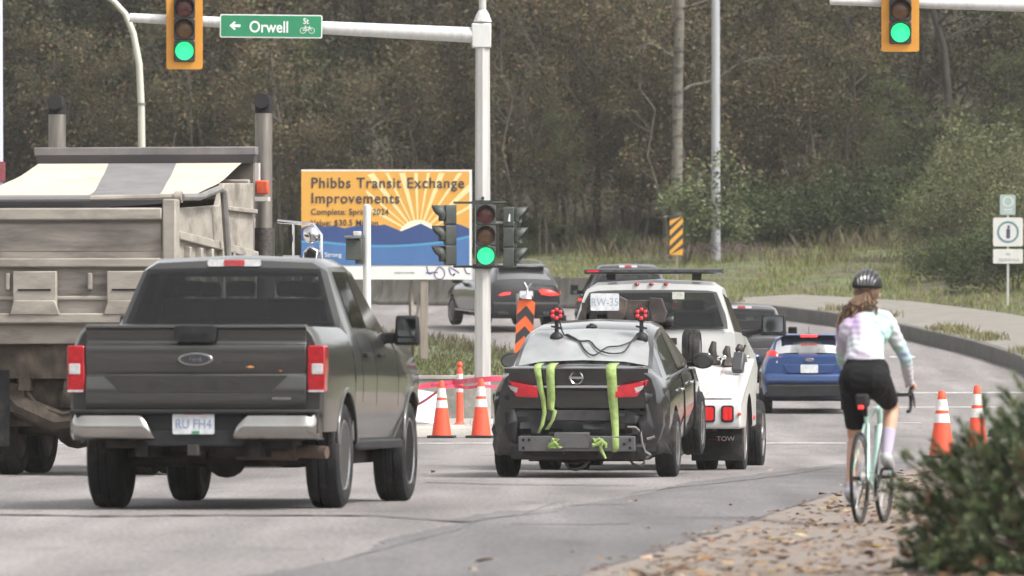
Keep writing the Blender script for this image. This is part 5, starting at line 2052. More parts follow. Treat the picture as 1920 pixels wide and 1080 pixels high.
mb.box((0, 4.5, .55), (1.5, 2.6, .25))
# wheel lift that carries the car
mb.box((-.05, -.35, .42), (.16, 1.3, .12))
mb.build('chassis', DARKM, tow)
mb = MB()
mb.box((-.1, -.95, .36), (1.7, .12, .1))
for s_ in (1, -1):
    mb.box((.72 * s_ - .1, -1.2, .33), (.1, .5, .08))
mb.build('wheel_lift', BOOMM, tow)

# loose gear that lies on the deck of the tow truck
bpy.context.view_layer.update()
tm = tow.matrix_world


def on_deck(x, y):
    return tm @ Vector((x, y, .842 + (y - .1) / 1.95 * .475))


e = thing('dolly_wheel', on_deck(.52, 1.75), R(-6.0), 'upright black spare wheel on the white tow truck deck beside the cab', 'wheel')
w_ = wheel(e, 0, 0, .20, .21, 1, 'dual_in', z=.19, rim_r=.10)
for k, (x, y, lb) in enumerate(((.78, 1.72, 'dark tow clamp on the white deck next to the spare wheel'), (.95, 1.62, 'large dark tow clamp in the middle of the clamp row'), (1.08, 1.8, 'small dark tow clamp nearest the right edge of the deck'))):
    e = thing('tow_clamp', on_deck(x, y), R(-6.0 + 20 * k), lb, 'clamp', 'tow clamps on the deck')
    mb = MB()
    mb.box((0, 0, .05), (.16 - .02 * k, .13, .10), taper=(.7, .7))
    mb.tube([(0, 0, .06), (-.02, 0, .16), (.0, .01, .26 - .03 * k)], [.045, .05, .03], 8)
    mb.build('jaw', BOOMM, e, bevel=.008)
    mb = MB()
    mb.ball((.06, -.05, .06), (.035, .03, .03), 8, 6)
    mb.ball((-.06, -.05, .1), (.03, .025, .03), 8, 6)
    mb.build('bolt_head', CHROME, e)
e = thing('work_light', on_deck(1.10, 1.25), R(-20), 'dark rectangular work light tilted on the right of the tow truck deck', 'work light')
mb = MB()
mb.box((0, 0, .13), (.13, .10, .24), rx=R(-25))
mb.build('housing', M('lamp_grey', (.06, .06, .065), .5), e, bevel=.02)
mb = MB()
mb.tube([(.02, .06, .2), (.03, .14, .33)], .012, 6)
mb.build('handle', BLACKP, e)
# olive strap bundle hanging at the tail
mb = MB()
rs_ = np.random.RandomState(3)
for q in range(5):
    mb.tube([tm @ Vector((.62 + rs_.uniform(-.04, .06), -.12, .50)), tm @ Vector((.66 + rs_.uniform(-.08, .08), -.15, .36)), tm @ Vector((.58 + rs_.uniform(-.1, .1), -.14, .16 + rs_.uniform(0, .1)))], [.03, .045, .02], 6)
tag(mb.build('strap_bundle', M('olive_webbing', (.16, .17, .07), .85, noise=(14, .3))), 'olive green strap bundle hanging below the tow truck tail lamps', 'strap')
# ------------------------------------------------------------------ dump truck
TAN = M('dusty_beige_paint', (0.33, 0.30, 0.258), 0.6, noise=(2, 0.2), col2=(0.15, 0.13, 0.11), sharp=(2.1, 0.46, 0.68), bump=(10, .25), stretch=(.5, 1, 1.6))
TAND = M('worn_beige_paint', (0.26, 0.235, 0.205), 0.7, noise=(3, 0.24), col2=(0.11, 0.097, 0.085), sharp=(2.4, 0.46, 0.66), bump=(12, .3), stretch=(.35, 1, 1.8))
MUD = M('muddy_chassis', (0.06, 0.048, 0.038), 0.95, noise=(5, 0.4), col2=(0.11, 0.088, 0.067), sharp=(2.6, 0.48, 0.66), bump=(9, .8))
GREYST = M('grey_steel', (0.22, 0.21, 0.20), .55, .3, noise=(6, .2))
dt = thing('dump_truck', (-4.86, 84.0, 0.0), R(-9.3), 'large beige dump truck with striped tarp and twin exhaust stacks, cut by the left edge', 'dump truck')
# box: two side walls, floor, headboard
for s_ in (1, -1):
    mb = MB()
    mb.prism([(.12, 1.62), (.12, 2.86), (2.6, 2.95), (2.9, 3.20), (4.55, 3.24), (4.55, 1.62)], 1.16 * s_, 1.23 * s_, 'X')
    sw = mb.build('box_side', TAN, dt, bevel=.012)
    mb = MB()
    mb.box((1.25 * s_, 2.35, 2.50), (.10, 4.3, .09), rx=R(-2))
    mb.box((1.25 * s_, 3.7, 2.92), (.08, 1.6, .05))
    mb.build('side_rail', TAN, sw, bevel=.01)
    for k in range(7):
        mb = MB()
        mb.box((1.255 * s_, .75 + k * .6, 2.05), (.09, .10, .82))
        mb.build('side_stake', TAN, sw, bevel=.01)
    mb = MB()
    mb.box((1.22 * s_, .06, 2.28), (.15, .22, 1.36))
    mb.build('corner_post', TAN, dt, bevel=.02)
mb = MB()
mb.box((0, 2.3, 1.66), (2.4, 4.5, .10))
mb.build('box_floor', TAND, dt)
# tailgate: plain sheet with proud ribs and rails
mb = MB()
mb.box((0, .06, 2.26), (2.30, .06, 1.22))
tgt = mb.build('tailgate', TAND, dt)
for (z, h, d) in ((2.80, .13, .10), (2.28, .10, .09), (1.90, .05, .05), (1.685, .11, .10)):
    mb = MB()
    mb.box((0, .02 - d / 2 + .03, z), (2.28, d, h))
    mb.build('rib', TAN, tgt, bevel=.018)
mb = MB()
mb.box((0, .025, 2.55), (2.25, .02, .30), rx=R(4))
mb.build('upper_panel', TAND, tgt, bevel=.008)
for x in (-.25, .78, -1.0):
    mb = MB()
    mb.box((x, -.02, 1.96), (.48, .07, .46))
    mb.box((x, -.04, 1.80), (.56, .05, .16), taper=(.8, 1))
    g_ = mb.build('chute_frame', TAN, tgt, bevel=.014)
    mb = MB()
    mb.box((x, -.062, 1.99), (.36, .012, .018))
    mb.build('chute_slot', SEAM, g_)
for x in (.35, .62, -.55):
    mb = MB()
    mb.box((x, .0, 2.08), (.045, .07, .18))
    mb.build('lug', TAN, tgt, bevel=.01)
mb = MB()
mb.box((.05, .18, 1.52), (2.1, .16, .22))
mb.build('rear_sill', TAN, dt, bevel=.015)
# headboard with its cross rail
mb = MB()
mb.box((0, 4.62, 2.59), (2.44, .10, 1.96))
mb.build('headboard', M('dark_headboard', (.13, .115, .10), .8, noise=(4, .3)), dt)
mb = MB()
mb.box((0, 4.52, 3.60), (2.56, .16, .10))
mb.build('headboard_rail', M('rail_grey', (.16, .15, .15), .6, noise=(5, .2)), dt, bevel=.015)
mb = MB()
mb.box((0, 4.47, 3.51), (2.50, .06, .10))
mb.build('tarp_housing', M('housing_black', (.035, .03, .032), .6), dt)
mb = MB()
mb.box((.9, 4.45, 3.16), (.62, .08, .24))
mb.build('corner_gusset', TAN, dt, bevel=.02)
# striped tarp, sagging from the headboard to the rear bar
nr, ncol = 14, 28
front = [(-1.24, 3.385), (1.14, 3.385)]
TW = M('tarp_white', (.52, .45, .36), .75, noise=(2.2, .08), col2=(.62, .36, .16), sharp=(2.3, .64, .74), bump=(5, .35))
TG = M('tarp_grey', (.17, .165, .165), .75, noise=(3, .15), bump=(6, .3))
bounds_f = (-1.24, -.41, .37, 1.12)
bounds_r = (-1.6, .21, .96, 1.27)
tarp = []
tp = empty('tarp', dt)
for k, (m_, lab) in enumerate(((TW, 'white'), (TG, 'grey'), (TW, 'white'))):
    mb = MB()
    rows = []
    for i in range(nr):
        t = i / (nr - 1)
        xa = bounds_f[k] + (bounds_r[k] - bounds_f[k]) * t
        xb = bounds_f[k + 1] + (bounds_r[k + 1] - bounds_f[k + 1]) * t
        row = []
        for u in np.linspace(0, 1, 9):
            x = xa + (xb - xa) * u
            y = 4.42 - 4.1 * t
            z = 3.465 - .50 * t - .07 * math.sin(math.pi * t) + .012 * math.sin(x * 7 + t * 9) * math.sin(math.pi * t)
            row.append((max(x, -1.22), y, z))
        rows.append(row)
    mb.grid(rows)
    mb.build('tarp_stripe', m_, tp, fix=False)
# roll bar, black flap under it, swing arm with elbow
mb = MB()
mb.tube([(-1.24, .26, 2.965), (.30, .26, 2.965)], .05, 10)
mb.build('tarp_roll', M('roll_grey', (.20, .19, .185), .6), dt)
mb = MB()
mb.tube([(.28, .26, 2.967), (1.25, .26, 2.985)], .042, 10)
mb.tube([(1.22, .26, 2.985), (1.30, .26, 2.985)], .062, 12)
mb.build('tarp_bar', TAN, dt)
mb = MB()
rows = []
for x in np.linspace(-1.24, 1.12, 24):
    sag = .10 * (1 - ((x + .3) / 1.5) ** 2) + .01
    rows.append([(x, .22, 2.955), (x, .20, 2.93 - max(.01, sag) * .6), (x, .22, 2.92 - max(.01, sag))])
mb.grid(rows)
mb.build('tarp_flap', M('flap_black', (.02, .018, .02), .8), dt, fix=False)
mb = MB()
mb.tube([(1.29, .26, 2.985), (1.36, .9, 3.0), (1.37, 1.9, 3.11), (1.37, 2.15, 3.09), (1.38, 2.35, 2.4), (1.38, 2.45, 1.9)], .04, 8)
mb.build('tarp_arm', GREYST, dt)
# exhaust stacks with bent black tips
for s_ in (1, -1):
    mb = MB()
    mb.tube([(1.20 * s_, 5.3, 1.2), (1.20 * s_, 5.3, 4.07)], .098, 18)
    sk = mb.build('exhaust_stack', M('stack_metal', (.24, .22, .195), .4, .6, noise=(4, .2), stretch=(6, 6, .6)), dt)
    mb = MB()
    mb.tube([(1.20 * s_, 5.3, 4.05), (1.20 * s_, 5.3, 4.15), (1.20 * s_, 5.26, 4.22)], [.1, .1, .094], 18)
    mb.tube([(1.20 * s_, 5.16, 4.19), (1.20 * s_, 5.30, 4.15)], [.088, .092], 18)
    mb.build('stack_tip', M('soot', (.012, .011, .012), .9), sk)
    mb = MB()
    mb.tube([(1.20 * s_, 5.3, 1.6), (1.20 * s_, 5.3, 2.75)], .125, 18)
    mb.build('heat_shield', M('shield', (.09, .08, .075), .5, .6, noise=(30, .4)), sk)
    mb = MB()
    mb.box((1.16 * s_, 5.0, 3.30), (.10, .1, .36))
    mb.box((1.20 * s_, 4.95, 3.07), (.26, .16, .05))
    br = mb.build('lamp_bracket', M('bracket_white', (.5, .48, .45), .5), dt)
    mb = MB()
    mb.box((1.26 * s_, 4.92, 3.20), (.15, .10, .16))
    mb.build('marker_lamp', M('orange_red_lens', (.55, .09, .04), .4, noise=(9, .25)), br, bevel=.02)
# cab
CAB = [(5.5, [(0, 1.1), (.9, 1.1), (1.0, 1.2), (1.03, 1.6), (1.03, 1.9), (1.02, 2.1), (1.0, 2.2), (.9, 2.85), (.8, 2.93), (0, 2.97)]),
       (6.9, [(0, 1.1), (.9, 1.1), (1.0, 1.2), (1.03, 1.6), (1.03, 1.9), (1.02, 2.1), (1.0, 2.2), (.88, 2.82), (.78, 2.9), (0, 2.94)]),
       (7.5, [(0, 1.0), (.85, 1.0), (.95, 1.1), (.98, 1.5), (.98, 1.75), (.95, 1.95), (.93, 2.0), (.85, 2.05), (.7, 2.08), (0, 2.1)]),
       (9.2, [(0, .8), (.7, .8), (.8, .9), (.84, 1.3), (.84, 1.5), (.8, 1.65), (.76, 1.7), (.7, 1.74), (.55, 1.78), (0, 1.8)])]
loft(CAB).build('cab', M('cab_cream', (.5, .47, .42), .4, coat=.4), dt)
for s_ in (1, -1):
    side_patch(CAB, 6, [(5.9, .1), (7.2, .12), (6.85, .85), (5.9, .9)], .008, s_).build('side_window', GLASS, dt)
    # mirror cluster
    mb = MB()
    mb.tube([(1.03 * s_, 7.0, 2.86), (1.46 * s_, 6.95, 2.82), (1.55 * s_, 6.95, 2.70), (1.55 * s_, 6.95, 2.1), (1.45 * s_, 6.95, 1.98), (1.03 * s_, 7.0, 1.95)], .022, 8)
    mb.tube([(1.22 * s_, 6.98, 2.84), (1.22 * s_, 6.98, 1.97)], .016, 6)
    mb.tube([(1.10 * s_, 6.98, 2.45), (1.30 * s_, 6.96, 2.45)], .016, 6)
    mm = mb.build('mirror_bracket', CHROME, dt)
    mb = MB()
    mb.prism([(1.30 * s_, 2.10), (1.47 * s_, 2.12), (1.53 * s_, 2.52), (1.42 * s_, 2.58), (1.35 * s_, 2.5)], 6.90, 6.98, 'Y')
    ml = mb.build('door_mirror', CHROME, dt, bevel=.02)
    mb = MB()
    mb.prism([(1.33 * s_, 2.12), (1.46 * s_, 2.135), (1.505 * s_, 2.48), (1.42 * s_, 2.53), (1.385 * s_, 2.47)], 6.885, 6.899, 'Y')
    mb.build('mirror_pane', GLASS, ml)
    mb = MB()
    mb.ball((1.44 * s_, 6.92, 2.70), (.10, .07, .10), 14, 8)
    mb.build('convex_mirror', CHROME, dt)
    # running gear
    for y in (.95, 2.30):
        wheel(dt, 1.10 * s_, y, .52, .27, s_, 'dual_out', rimmat=MUD)
        wheel(dt, .75 * s_, y, .52, .27, -s_, 'dual_in', rimmat=MUD)
    wheel(dt, 1.02 * s_, 7.9, .53, .3, s_, 'hub_out')
    mb = MB()
    mb.box((.92 * s_, .22, .72), (.66, .02, .82))
    mb.build('mud_flap', RUBBER, dt)
mb = MB()
mb.box((-.42, 4.0, 1.05), (.12, 7.6, .28))
mb.box((.42, 4.0, 1.05), (.12, 7.6, .28))
for y in (.95, 2.30):
    mb.tube([(-.9, y, .52), (.9, y, .52)], .10, 12)
    mb.ball((0, y, .55), (.27, .24, .27))
mb.box((0, .32, 1.25), (1.9, .2, .42))
mb.tube([(-.95, .38, 1.2), (-.5, .34, .75), (-.1, .34, .58), (.35, .36, .62)], [.09, .12, .13, .08], 8)
mb.box((.25, .4, .95), (.5, .3, .5), ry=.15)
mb.box((-.62, .4, .85), (.35, .3, .3), ry=.2)
mb.tube([(-.2, .28, .72), (0, .25, .66), (.15, .26, .69), (.3, .28, .64)], .03, 6)
mb.ball((.10, .3, .84), (.16, .12, .12))
mb.build('chassis', MUD, dt)
mb = MB()
mb.box((0, .46, 1.0), (1.5, .06, .95))
mb.tube([(-.55, .36, 1.35), (-.5, .30, 1.0), (-.35, .32, .8)], .03, 6)
mb.tube([(.35, .34, 1.38), (.42, .28, 1.1), (.38, .3, .85)], .025, 6)
mb.build('rear_crossmember', MUD, dt)
# ------------------------------------------------------------------ signals, poles, signs
GALV = M('galvanised_pole', (0.50, 0.49, 0.47), 0.55, 0.25, noise=(3, 0.1), col2=(0.38, 0.37, 0.35), sharp=(1.2, .5, .75), stretch=(5, 5, .5))
POLEW = M('pale_pole_paint', (0.60, 0.60, 0.585), 0.5, 0.1, noise=(3, 0.08), col2=(0.42, 0.41, 0.39), sharp=(1.6, .55, .75), stretch=(5, 5, .6))
SIGY = M('signal_yellow', (0.62, 0.27, 0.03), 0.5, noise=(3, .08))
SIGB = M('signal_black', (0.035, 0.04, 0.038), 0.5, noise=(5, .2))
SIGG = M('signal_grey', (0.06, 0.068, 0.06), 0.55, noise=(5, .2))
L_RED = M('red_lens_off', (0.10, 0.016, 0.014), 0.3, coat=.3, noise=(60, .3))
L_AMB = M('amber_lens_off', (0.13, 0.055, 0.014), 0.3, coat=.3, noise=(60, .3))
L_GRN = M('green_light', (0.02, 0.5, 0.2), 0.4, emit=(0.03, 1.0, 0.30), estr=0.62)


def signal_head(root, c, rz=0.0, backboard=True, lit=True, sc=1.0, part='signal_head', body=None):
    """three-lamp head; c = centre of the middle lamp, local frame of root. Returns the part"""
    h = empty(part, root, c, (0, 0, rz))
    h.scale = (sc, sc, sc)
    body = body or SIGB
    if backboard:
        mb = MB()
        mb.prism(rrect(-.30, -.66, .30, .66, .045), .02, .035, 'Y')
        mb.build('backboard', SIGY, h)
    mb = MB()
    for k in (-1, 0, 1):
        mb.prism(rrect(-.175, k * .36 - .175, .175, k * .36 + .175, .03), -.03 if backboard else -.04, .15, 'Y')
    mb.build('housing', body, h, bevel=.01)
    for k, m_ in ((1, L_RED), (0, L_AMB), (-1, L_GRN if lit else L_RED)):
        if not lit:
            m_ = SIGB
        rot = Matrix.Translation((0, -.035, k * .36)) @ Matrix.Rotation(R(90), 4, 'X')
        mb = MB()
        mb.lathe([(.152, 0), (.146, .015), (.09, .032), (.001, .038)], 28, rot)
        mb.build('lamp', m_, h)
        # cut-away visor: open below
        mb = MB()
        a0, a1, n_ = -40, 220, 22
        rows = []
        for i in range(n_ + 1):
            a = R(a0 + (a1 - a0) * i / n_)
            ln = .10 + .14 * max(0, math.sin(a)) ** .5
            rows.append([(.163 * math.cos(a), -.03, k * .36 + .163 * math.sin(a)), (.168 * math.cos(a), -.03 - ln, k * .36 + .168 * math.sin(a))])
        mb.grid(rows)
        v_ = mb.build('visor', body, h, fix=False)
        v_.modifiers.new('t', 'SOLIDIFY').thickness = .004
    return h


# main signal pole with its mast arm
PY0 = 128.0
pb = at(905, 760, PY0)
sp_ = thing('signal_pole', (pb.x, PY0, 0.16), 0, 'tall grey signal pole with mast arm, street name sign and three signal heads', 'signal pole')


def loc(px, py, Y=PY0):
    p = at(px, py, Y)
    return Vector((p.x - pb.x, p.y - PY0, p.z - .16))


top = loc(902, -60)
mb = MB()
oct_ = lambda r: r
mb.lathe([(.135, 0), (.128, 3.0), (.115, loc(902, 60).z), (.10, loc(902, 42).z)], 8, Matrix.Translation((0, 0, 0)))
mb.lathe([(.06, loc(902, 45).z), (.055, loc(902, -120).z)], 10)
mb.build('pole', GALV, sp_, angle=20)
mb = MB()
mb.box((0, 0, .05), (.52, .52, .10))
bs_ = mb.build('base_plate', CONC, sp_, bevel=.02)
for sx in (-1, 1):
    for sy in (-1, 1):
        mb = MB()
        mb.tube([(sx * .19, sy * .19, .1), (sx * .19, sy * .19, .2)], .02, 6)
        mb.build('anchor_bolt', GALV, bs_)
j = loc(895, 67)
mb = MB()
mb.box((-.02, 0, j.z), (.32, .26, .40))
mb.lathe([(.16, loc(902, 42).z), (.12, loc(902, 30).z), (.06, loc(902, 18).z)], 8)
mb.build('arm_clamp', POLEW, sp_, bevel=.02)
a0, a1 = loc(880, 66), loc(243, 33)
mb = MB()
mb.tube([a0 + Vector((.1, 0, 0)), a0.lerp(a1, .3), a0.lerp(a1, .65), a1], [.13, .115, .095, .075], 14)
mb.build('mast_arm', POLEW, sp_)
mb = MB()
g_ = loc(347, 56)
signal_head(sp_, (g_.x, -.22, g_.z), 0, True, True, .985)
# street name sign on the arm
c = loc(509, 50)
sg = empty('street_name_sign', sp_, (c.x, -.16, c.z), (0, R(0.6), 0))
w2, h2 = .835, .19
mb = MB()
mb.prism(rrect(-w2, -h2, w2, h2, .03), .002, .012, 'Y')
mb.build('sign_border', M('sign_white', (.74, .76, .74), .5), sg)
mb = MB()
mb.prism(rrect(-w2 + .018, -h2 + .018, w2 - .018, h2 - .018, .022), -.002, .006, 'Y')
mb.build('sign_face', M('sign_green', (.018, .22, .10), .45, noise=(2, .1)), sg)
SW = MATS['sign_white']
text_mesh('sign_name', 'Orwell', .19, SW, sg, (-.36, -.004, -.10), xs=.86, bold=.004)
text_mesh('sign_suffix', 'St', .095, SW, sg, (.52, -.004, .045), xs=.9, bold=.002)
mb = MB()
mb.prism([(-.68, .005), (-.60, .075), (-.575, .055), (-.61, .025), (-.50, .025), (-.50, -.02), (-.61, -.02), (-.575, -.05), (-.60, -.07)], -.005, -.002, 'Y')
mb.build('sign_arrow', SW, sg)
mb = MB()
for x in (.52, .66):
    mb.lathe([(.050, 0), (.050, .003), (.042, .003), (.042, 0)], 20, Matrix.Translation((x, -.003, -.065)) @ Matrix.Rotation(R(90), 4, 'X'), closed=True)
for a_, b_ in (((.52, -.065), (.555, -.01)), ((.555, -.01), (.63, -.012)), ((.63, -.012), (.66, -.065)), ((.555, -.01), (.59, -.065)), ((.59, -.065), (.63, -.012)), ((.59, -.065), (.52, -.065)), ((.63, -.012), (.625, .012)), ((.545, .006), (.57, .006))):
    mb.tube([(a_[0], -.004, a_[1]), (b_[0], -.004, b_[1])], .005, 5)
mb.build('sign_bicycle', SW, sg)
# the head on the pole, the heads that face across, brackets and a small camera
g_ = loc(911, 442)
signal_head(sp_, (g_.x, -.30, g_.z), 0, False, True, .93, body=SIGG)
for (px, rz, py) in ((838, R(-82), 441), (962, R(80), 445)):
    g_ = loc(px, py)
    signal_head(sp_, (g_.x, -.05, g_.z), rz, False, False, .92, body=SIGG)
mb = MB()
for z in (loc(900, 380).z, loc(900, 500).z):
    mb.tube([(loc(850, 0).x, -.05, z), (loc(950, 0).x, -.05, z)], .022, 6)
    mb.box((0, -.02, z), (.32, .32, .07))
mb.tube([(0, -.05, loc(0, 372).z), (0, -.2, loc(0, 372).z)], .03, 6)
mb.build('head_bracket', SIGB, sp_)
mb = MB()
q = loc(957, 410)
mb.box((q.x, -.1, q.z), (.13, .2, .13), rz=.3, ry=.2)
mb.tube([(.1, -.06, q.z - .07), (q.x, -.06, q.z - .06)], .02, 6)
mb.build('detector_camera', POLEW, sp_, bevel=.01)

# pedestal with a small signal behind the grey pickup
pb2 = at(686, 400, 126)
ps = thing('signal_post', (pb2.x, 127.0, .14), 0, 'thin pale post with small dark signal head in front of the billboard', 'signal post')
mb = MB()
zt = at(686, 385, 127).z - .14
mb.lathe([(.07, 0), (.062, zt), (.02, zt + .02)], 14)
mb.build('post', POLEW, ps)
mb = MB()
q = at(664, 468, 127)
x_ = q.x - pb2.x
mb.box((x_, -.05, q.z - .14), (.26, .30, .34))
mb.box((x_ - .02, -.22, q.z + .06), (.28, .2, .03), rx=.15)
mb.box((x_ + .09, .0, q.z - .14), (.14, .2, .46))
mb.build('signal_head', SIGG, ps, bevel=.03)
mb = MB()
q = at(670, 440, 127)
mb.box((q.x - pb2.x, 0, q.z - .14), (.13, .15, .11))
mb.build('control_box', POLEW, ps, bevel=.01)

# second mast arm reaching in from the right
Y2 = 123.0
r0 = at(2160, 800, Y2)
rp = thing('signal_pole', (r0.x, Y2 + .5, .05), 0, 'pale mast arm with one yellow-backed signal reaching in at the top right corner', 'signal pole')


def loc2(px, py):
    p = at(px, py, Y2)
    return Vector((p.x - r0.x, -.5, p.z - .05))


a0, a1 = loc2(2160, 16), loc2(1556, 1)
mb = MB()
mb.tube([a0, a0.lerp(a1, .5), a1], [.12, .10, .07], 14)
mb.build('mast_arm', POLEW, rp)
mb = MB()
mb.lathe([(.14, 0), (.11, a0.z + .3), (.05, a0.z + .34)], 8, Matrix.Translation((0, -.5, 0)))
mb.build('pole', GALV, rp)
g_ = loc2(1687, 20)
signal_head(rp, (g_.x, g_.y - .2, g_.z), 0, True, True, .985)

# lamp poles
LAMPP = M('lamp_pole_grey', (0.40, 0.41, 0.43), 0.5, 0.2, noise=(2, .08), stretch=(4, 4, .4))
x0 = at(1342, 495, 248).x
z0 = landz(x0, 248)
lp = thing('lamp_pole', (x0, 248, z0 - .1), 0, 'tall straight grey lamp pole on the grass bank left of centre right', 'lamp pole')
lp['label'] = 'tall straight grey lamp pole on the grass bank beside the pale trunk'
mb = MB()
mb.lathe([(.15, 0), (.14, 3), (.115, 14)], 12)
mb.tube([(0, 0, 13.9), (-.8, -.6, 14.6), (-2.2, -1.5, 14.8)], [.08, .06, .05], 8)
mb.build('pole', LAMPP, lp)
mb = MB()
mb.lathe([(.22, 0), (.22, .12), (.15, .14)], 12)
mb.build('pole_base', CONC_D, lp)
Yl = 150
x0 = at(266, 300, Yl).x
z0 = float(prof(Yl))
lp2 = thing('lamp_pole', (x0, Yl, z0), 0, 'pale curved-top lamp pole rising behind the dump truck', 'lamp pole')
P_ = []
for (px, py) in ((268, 640), (267, 400), (265, 200), (261, 120), (250, 62), (235, 26), (215, 4), (180, -22), (130, -45), (60, -60)):
    p = at(px, py, Yl)
    P_.append((p.x - x0, 0, p.z - z0))
P_[0] = (P_[0][0], 0, 0)
mb = MB()
mb.tube(P_, [.085, .075, .068, .066, .062, .058, .055, .05, .045, .04], 12)
mb.build('pole', M('cream_pole', (.50, .49, .42), .5, .1, noise=(2, .08)), lp2)
mb = MB()
p = at(265, 195, Yl)
mb.lathe([(.085, -.02), (.085, .02)], 12, Matrix.Translation((p.x - x0, 0, p.z - z0)))
mb.build('pole_band', GREYST, lp2)
Yl = 118
x0 = at(0, 300, Yl).x - .03
lp3 = thing('lamp_pole', (x0, Yl, 0), 0, 'pale vertical pole cut by the left edge of the picture', 'lamp pole')
mb = MB()
mb.lathe([(.09, 0), (.08, 4), (.06, 9.5)], 12)
mb.build('pole', M('bluish_pole', (.45, .47, .55), .5, .1), lp3)
mb = MB()
mb.box((.03, -.06, at(8, 322, Yl).z), (.16, .12, .30))
mb.build('pole_box', M('dull_red', (.22, .05, .06), .6), lp3)

# project billboard
YB = 170.0
c0, c1 = at(565, 318, YB), at(885, 524, YB)
BW, BH = c1.x - c0.x, c0.z - c1.z
zg = landz(at(796, 675, YB).x, YB)
bb = thing('billboard', ((c0.x + c1.x) / 2, YB, zg), R(3), 'yellow and blue project billboard with sunburst and mountains behind the signal pole', 'billboard')
bz = c1.z - zg


def bp_(u, v):          # billboard fraction (0..1 across, 0..1 up) -> local x, z
    return ((u - .5) * BW, bz + v * BH)


mb = MB()
x, z = bp_(0, 0)
mb.prism([bp_(0, 0), bp_(1, 0), bp_(1, 1), bp_(0, 1)], .0, .03, 'Y')
bd = mb.build('board', M('board_white', (.68, .68, .66), .6, noise=(2, .05)), bb)
YEL = M('board_yellow', (.62, .32, .055), .55, noise=(1.2, .07))
CREAM = M('board_cream', (.74, .60, .30), .55, noise=(1.5, .06))
NAVY = M('board_navy', (.028, .06, .19), .5, noise=(1.5, .08))
BLUE = M('board_blue', (.055, .14, .33), .5, noise=(1.5, .08))
CYAN = M('board_cyan', (.07, .28, .45), .5)
INK = M('board_ink', (.04, .035, .05), .6)
mb = MB()
mb.prism([bp_(.0, .13), bp_(.985, .13), bp_(.985, .985), bp_(.0, .985)], -.004, .0, 'Y')
mb.build('yellow_field', YEL, bd)
# sun with rays
sx, sz = .685, .40
hub = bp_(sx, sz)
rays = [(92, 1.6), (104, 2.6), (116, 1.3), (127, 2.4), (139, 1.3), (150, 2.2), (81, 1.3), (70, 2.4), (57, 1.4), (44, 2.4), (30, 1.4)]
for (a, w) in rays:
    mb = MB()
    rr = 1.75
    pts = []
    for (rad, da) in ((.30, -w * 1.3), (rr, -w), (rr, w), (.30, w * 1.3)):
        x = hub[0] + rad * math.cos(R(a + da))
        z = hub[1] + rad * .97 * math.sin(R(a + da))
        pts.append((x, z))
    # clip to the yellow field
    lim_x, lim_z = bp_(.985, 0)[0], bp_(0, .97)[1]
    x00 = bp_(.38, 0)[0]
    def clip(p):
        x, z = p
        dx, dz = x - hub[0], z - hub[1]
        t = 1.0
        if x > lim_x:
            t = min(t, (lim_x - hub[0]) / dx)
        if z > lim_z:
            t = min(t, (lim_z - hub[1]) / dz)
        if x < x00:
            t = min(t, (x00 - hub[0]) / dx)
        return (hub[0] + dx * t, hub[1] + dz * t)
    mb.prism([clip(p) for p in pts], -.0065, -.004, 'Y')
    mb.build('sun_ray', CREAM, bd)
mb = MB()
mb.prism(arc(hub[0], hub[1] - .12, .46, 0, 180, 20), -.0085, -.004, 'Y')
mb.build('sun_disc', M('board_pale', (.78, .74, .55), .55), bd)
ridge = [(.0, .47), (.05, .49), (.09, .505), (.13, .48), (.19, .49), (.25, .465), (.31, .485), (.38, .50), (.44, .49), (.49, .50), (.585, .44), (.70, .51), (.765, .46), (.83, .49), (.87, .52), (.93, .50), (.985, .465)]
mb = MB()
mb.prism([bp_(*p) for p in ridge] + [bp_(.985, .13), bp_(.0, .13)], -.0105, -.0085, 'Y')
mb.build('mountains', NAVY, bd)
wave = [(t, .345 - .04 * math.sin(math.pi * (t - .1) / .75) * (1 if t > .1 else 0) + .03 * max(0, t - .85) / .15) for t in np.linspace(0, .985, 24)]
mb = MB()
mb.prism([bp_(*p) for p in wave] + [bp_(.985, .13), bp_(.0, .13)], -.0125, -.0105, 'Y')
mb.build('lake', BLUE, bd)
mb = MB()
mb.prism([bp_(t, z + .008) for t, z in wave] + [bp_(t, z - .012) for t, z in reversed(wave)], -.0145, -.0125, 'Y')
mb.build('shoreline', CYAN, bd)
for (tx, u, v, h, sp) in (('Phibbs Transit Exchange', .055, .835, .086, 1.1), ('Improvements', .055, .695, .086, 1.1), ('Complete: Spring 2024', .055, .59, .05, 1.05), ('Value: $30.5 Million', .055, .49, .05, 1.05)):
    x, z = bp_(u, v)
    t = text_mesh('board_text', tx, h * BH * 1.12, INK, bd, (x, -.0165, z), extr=.002, space=sp, bold=.003 if h > .06 else .001)
    want = {'Phibbs Transit Exchange': .895, 'Improvements': .515, 'Complete: Spring 2024': .455, 'Value: $30.5 Million': .395}[tx] * BW
    t.scale.x = want / t.dimensions.x if t.dimensions.x > .1 else 1
x, z = bp_(.135, .205)
text_mesh('board_text', 'Strong', .10, SW, bd, (x, -.0165, z), extr=.002)
x, z = bp_(.545, .055)
text_mesh('board_text', 'PROJECT PARTNERS', .035, M('small_print', (.25, .25, .27), .6), bd, (x, -.004, z), extr=.002)
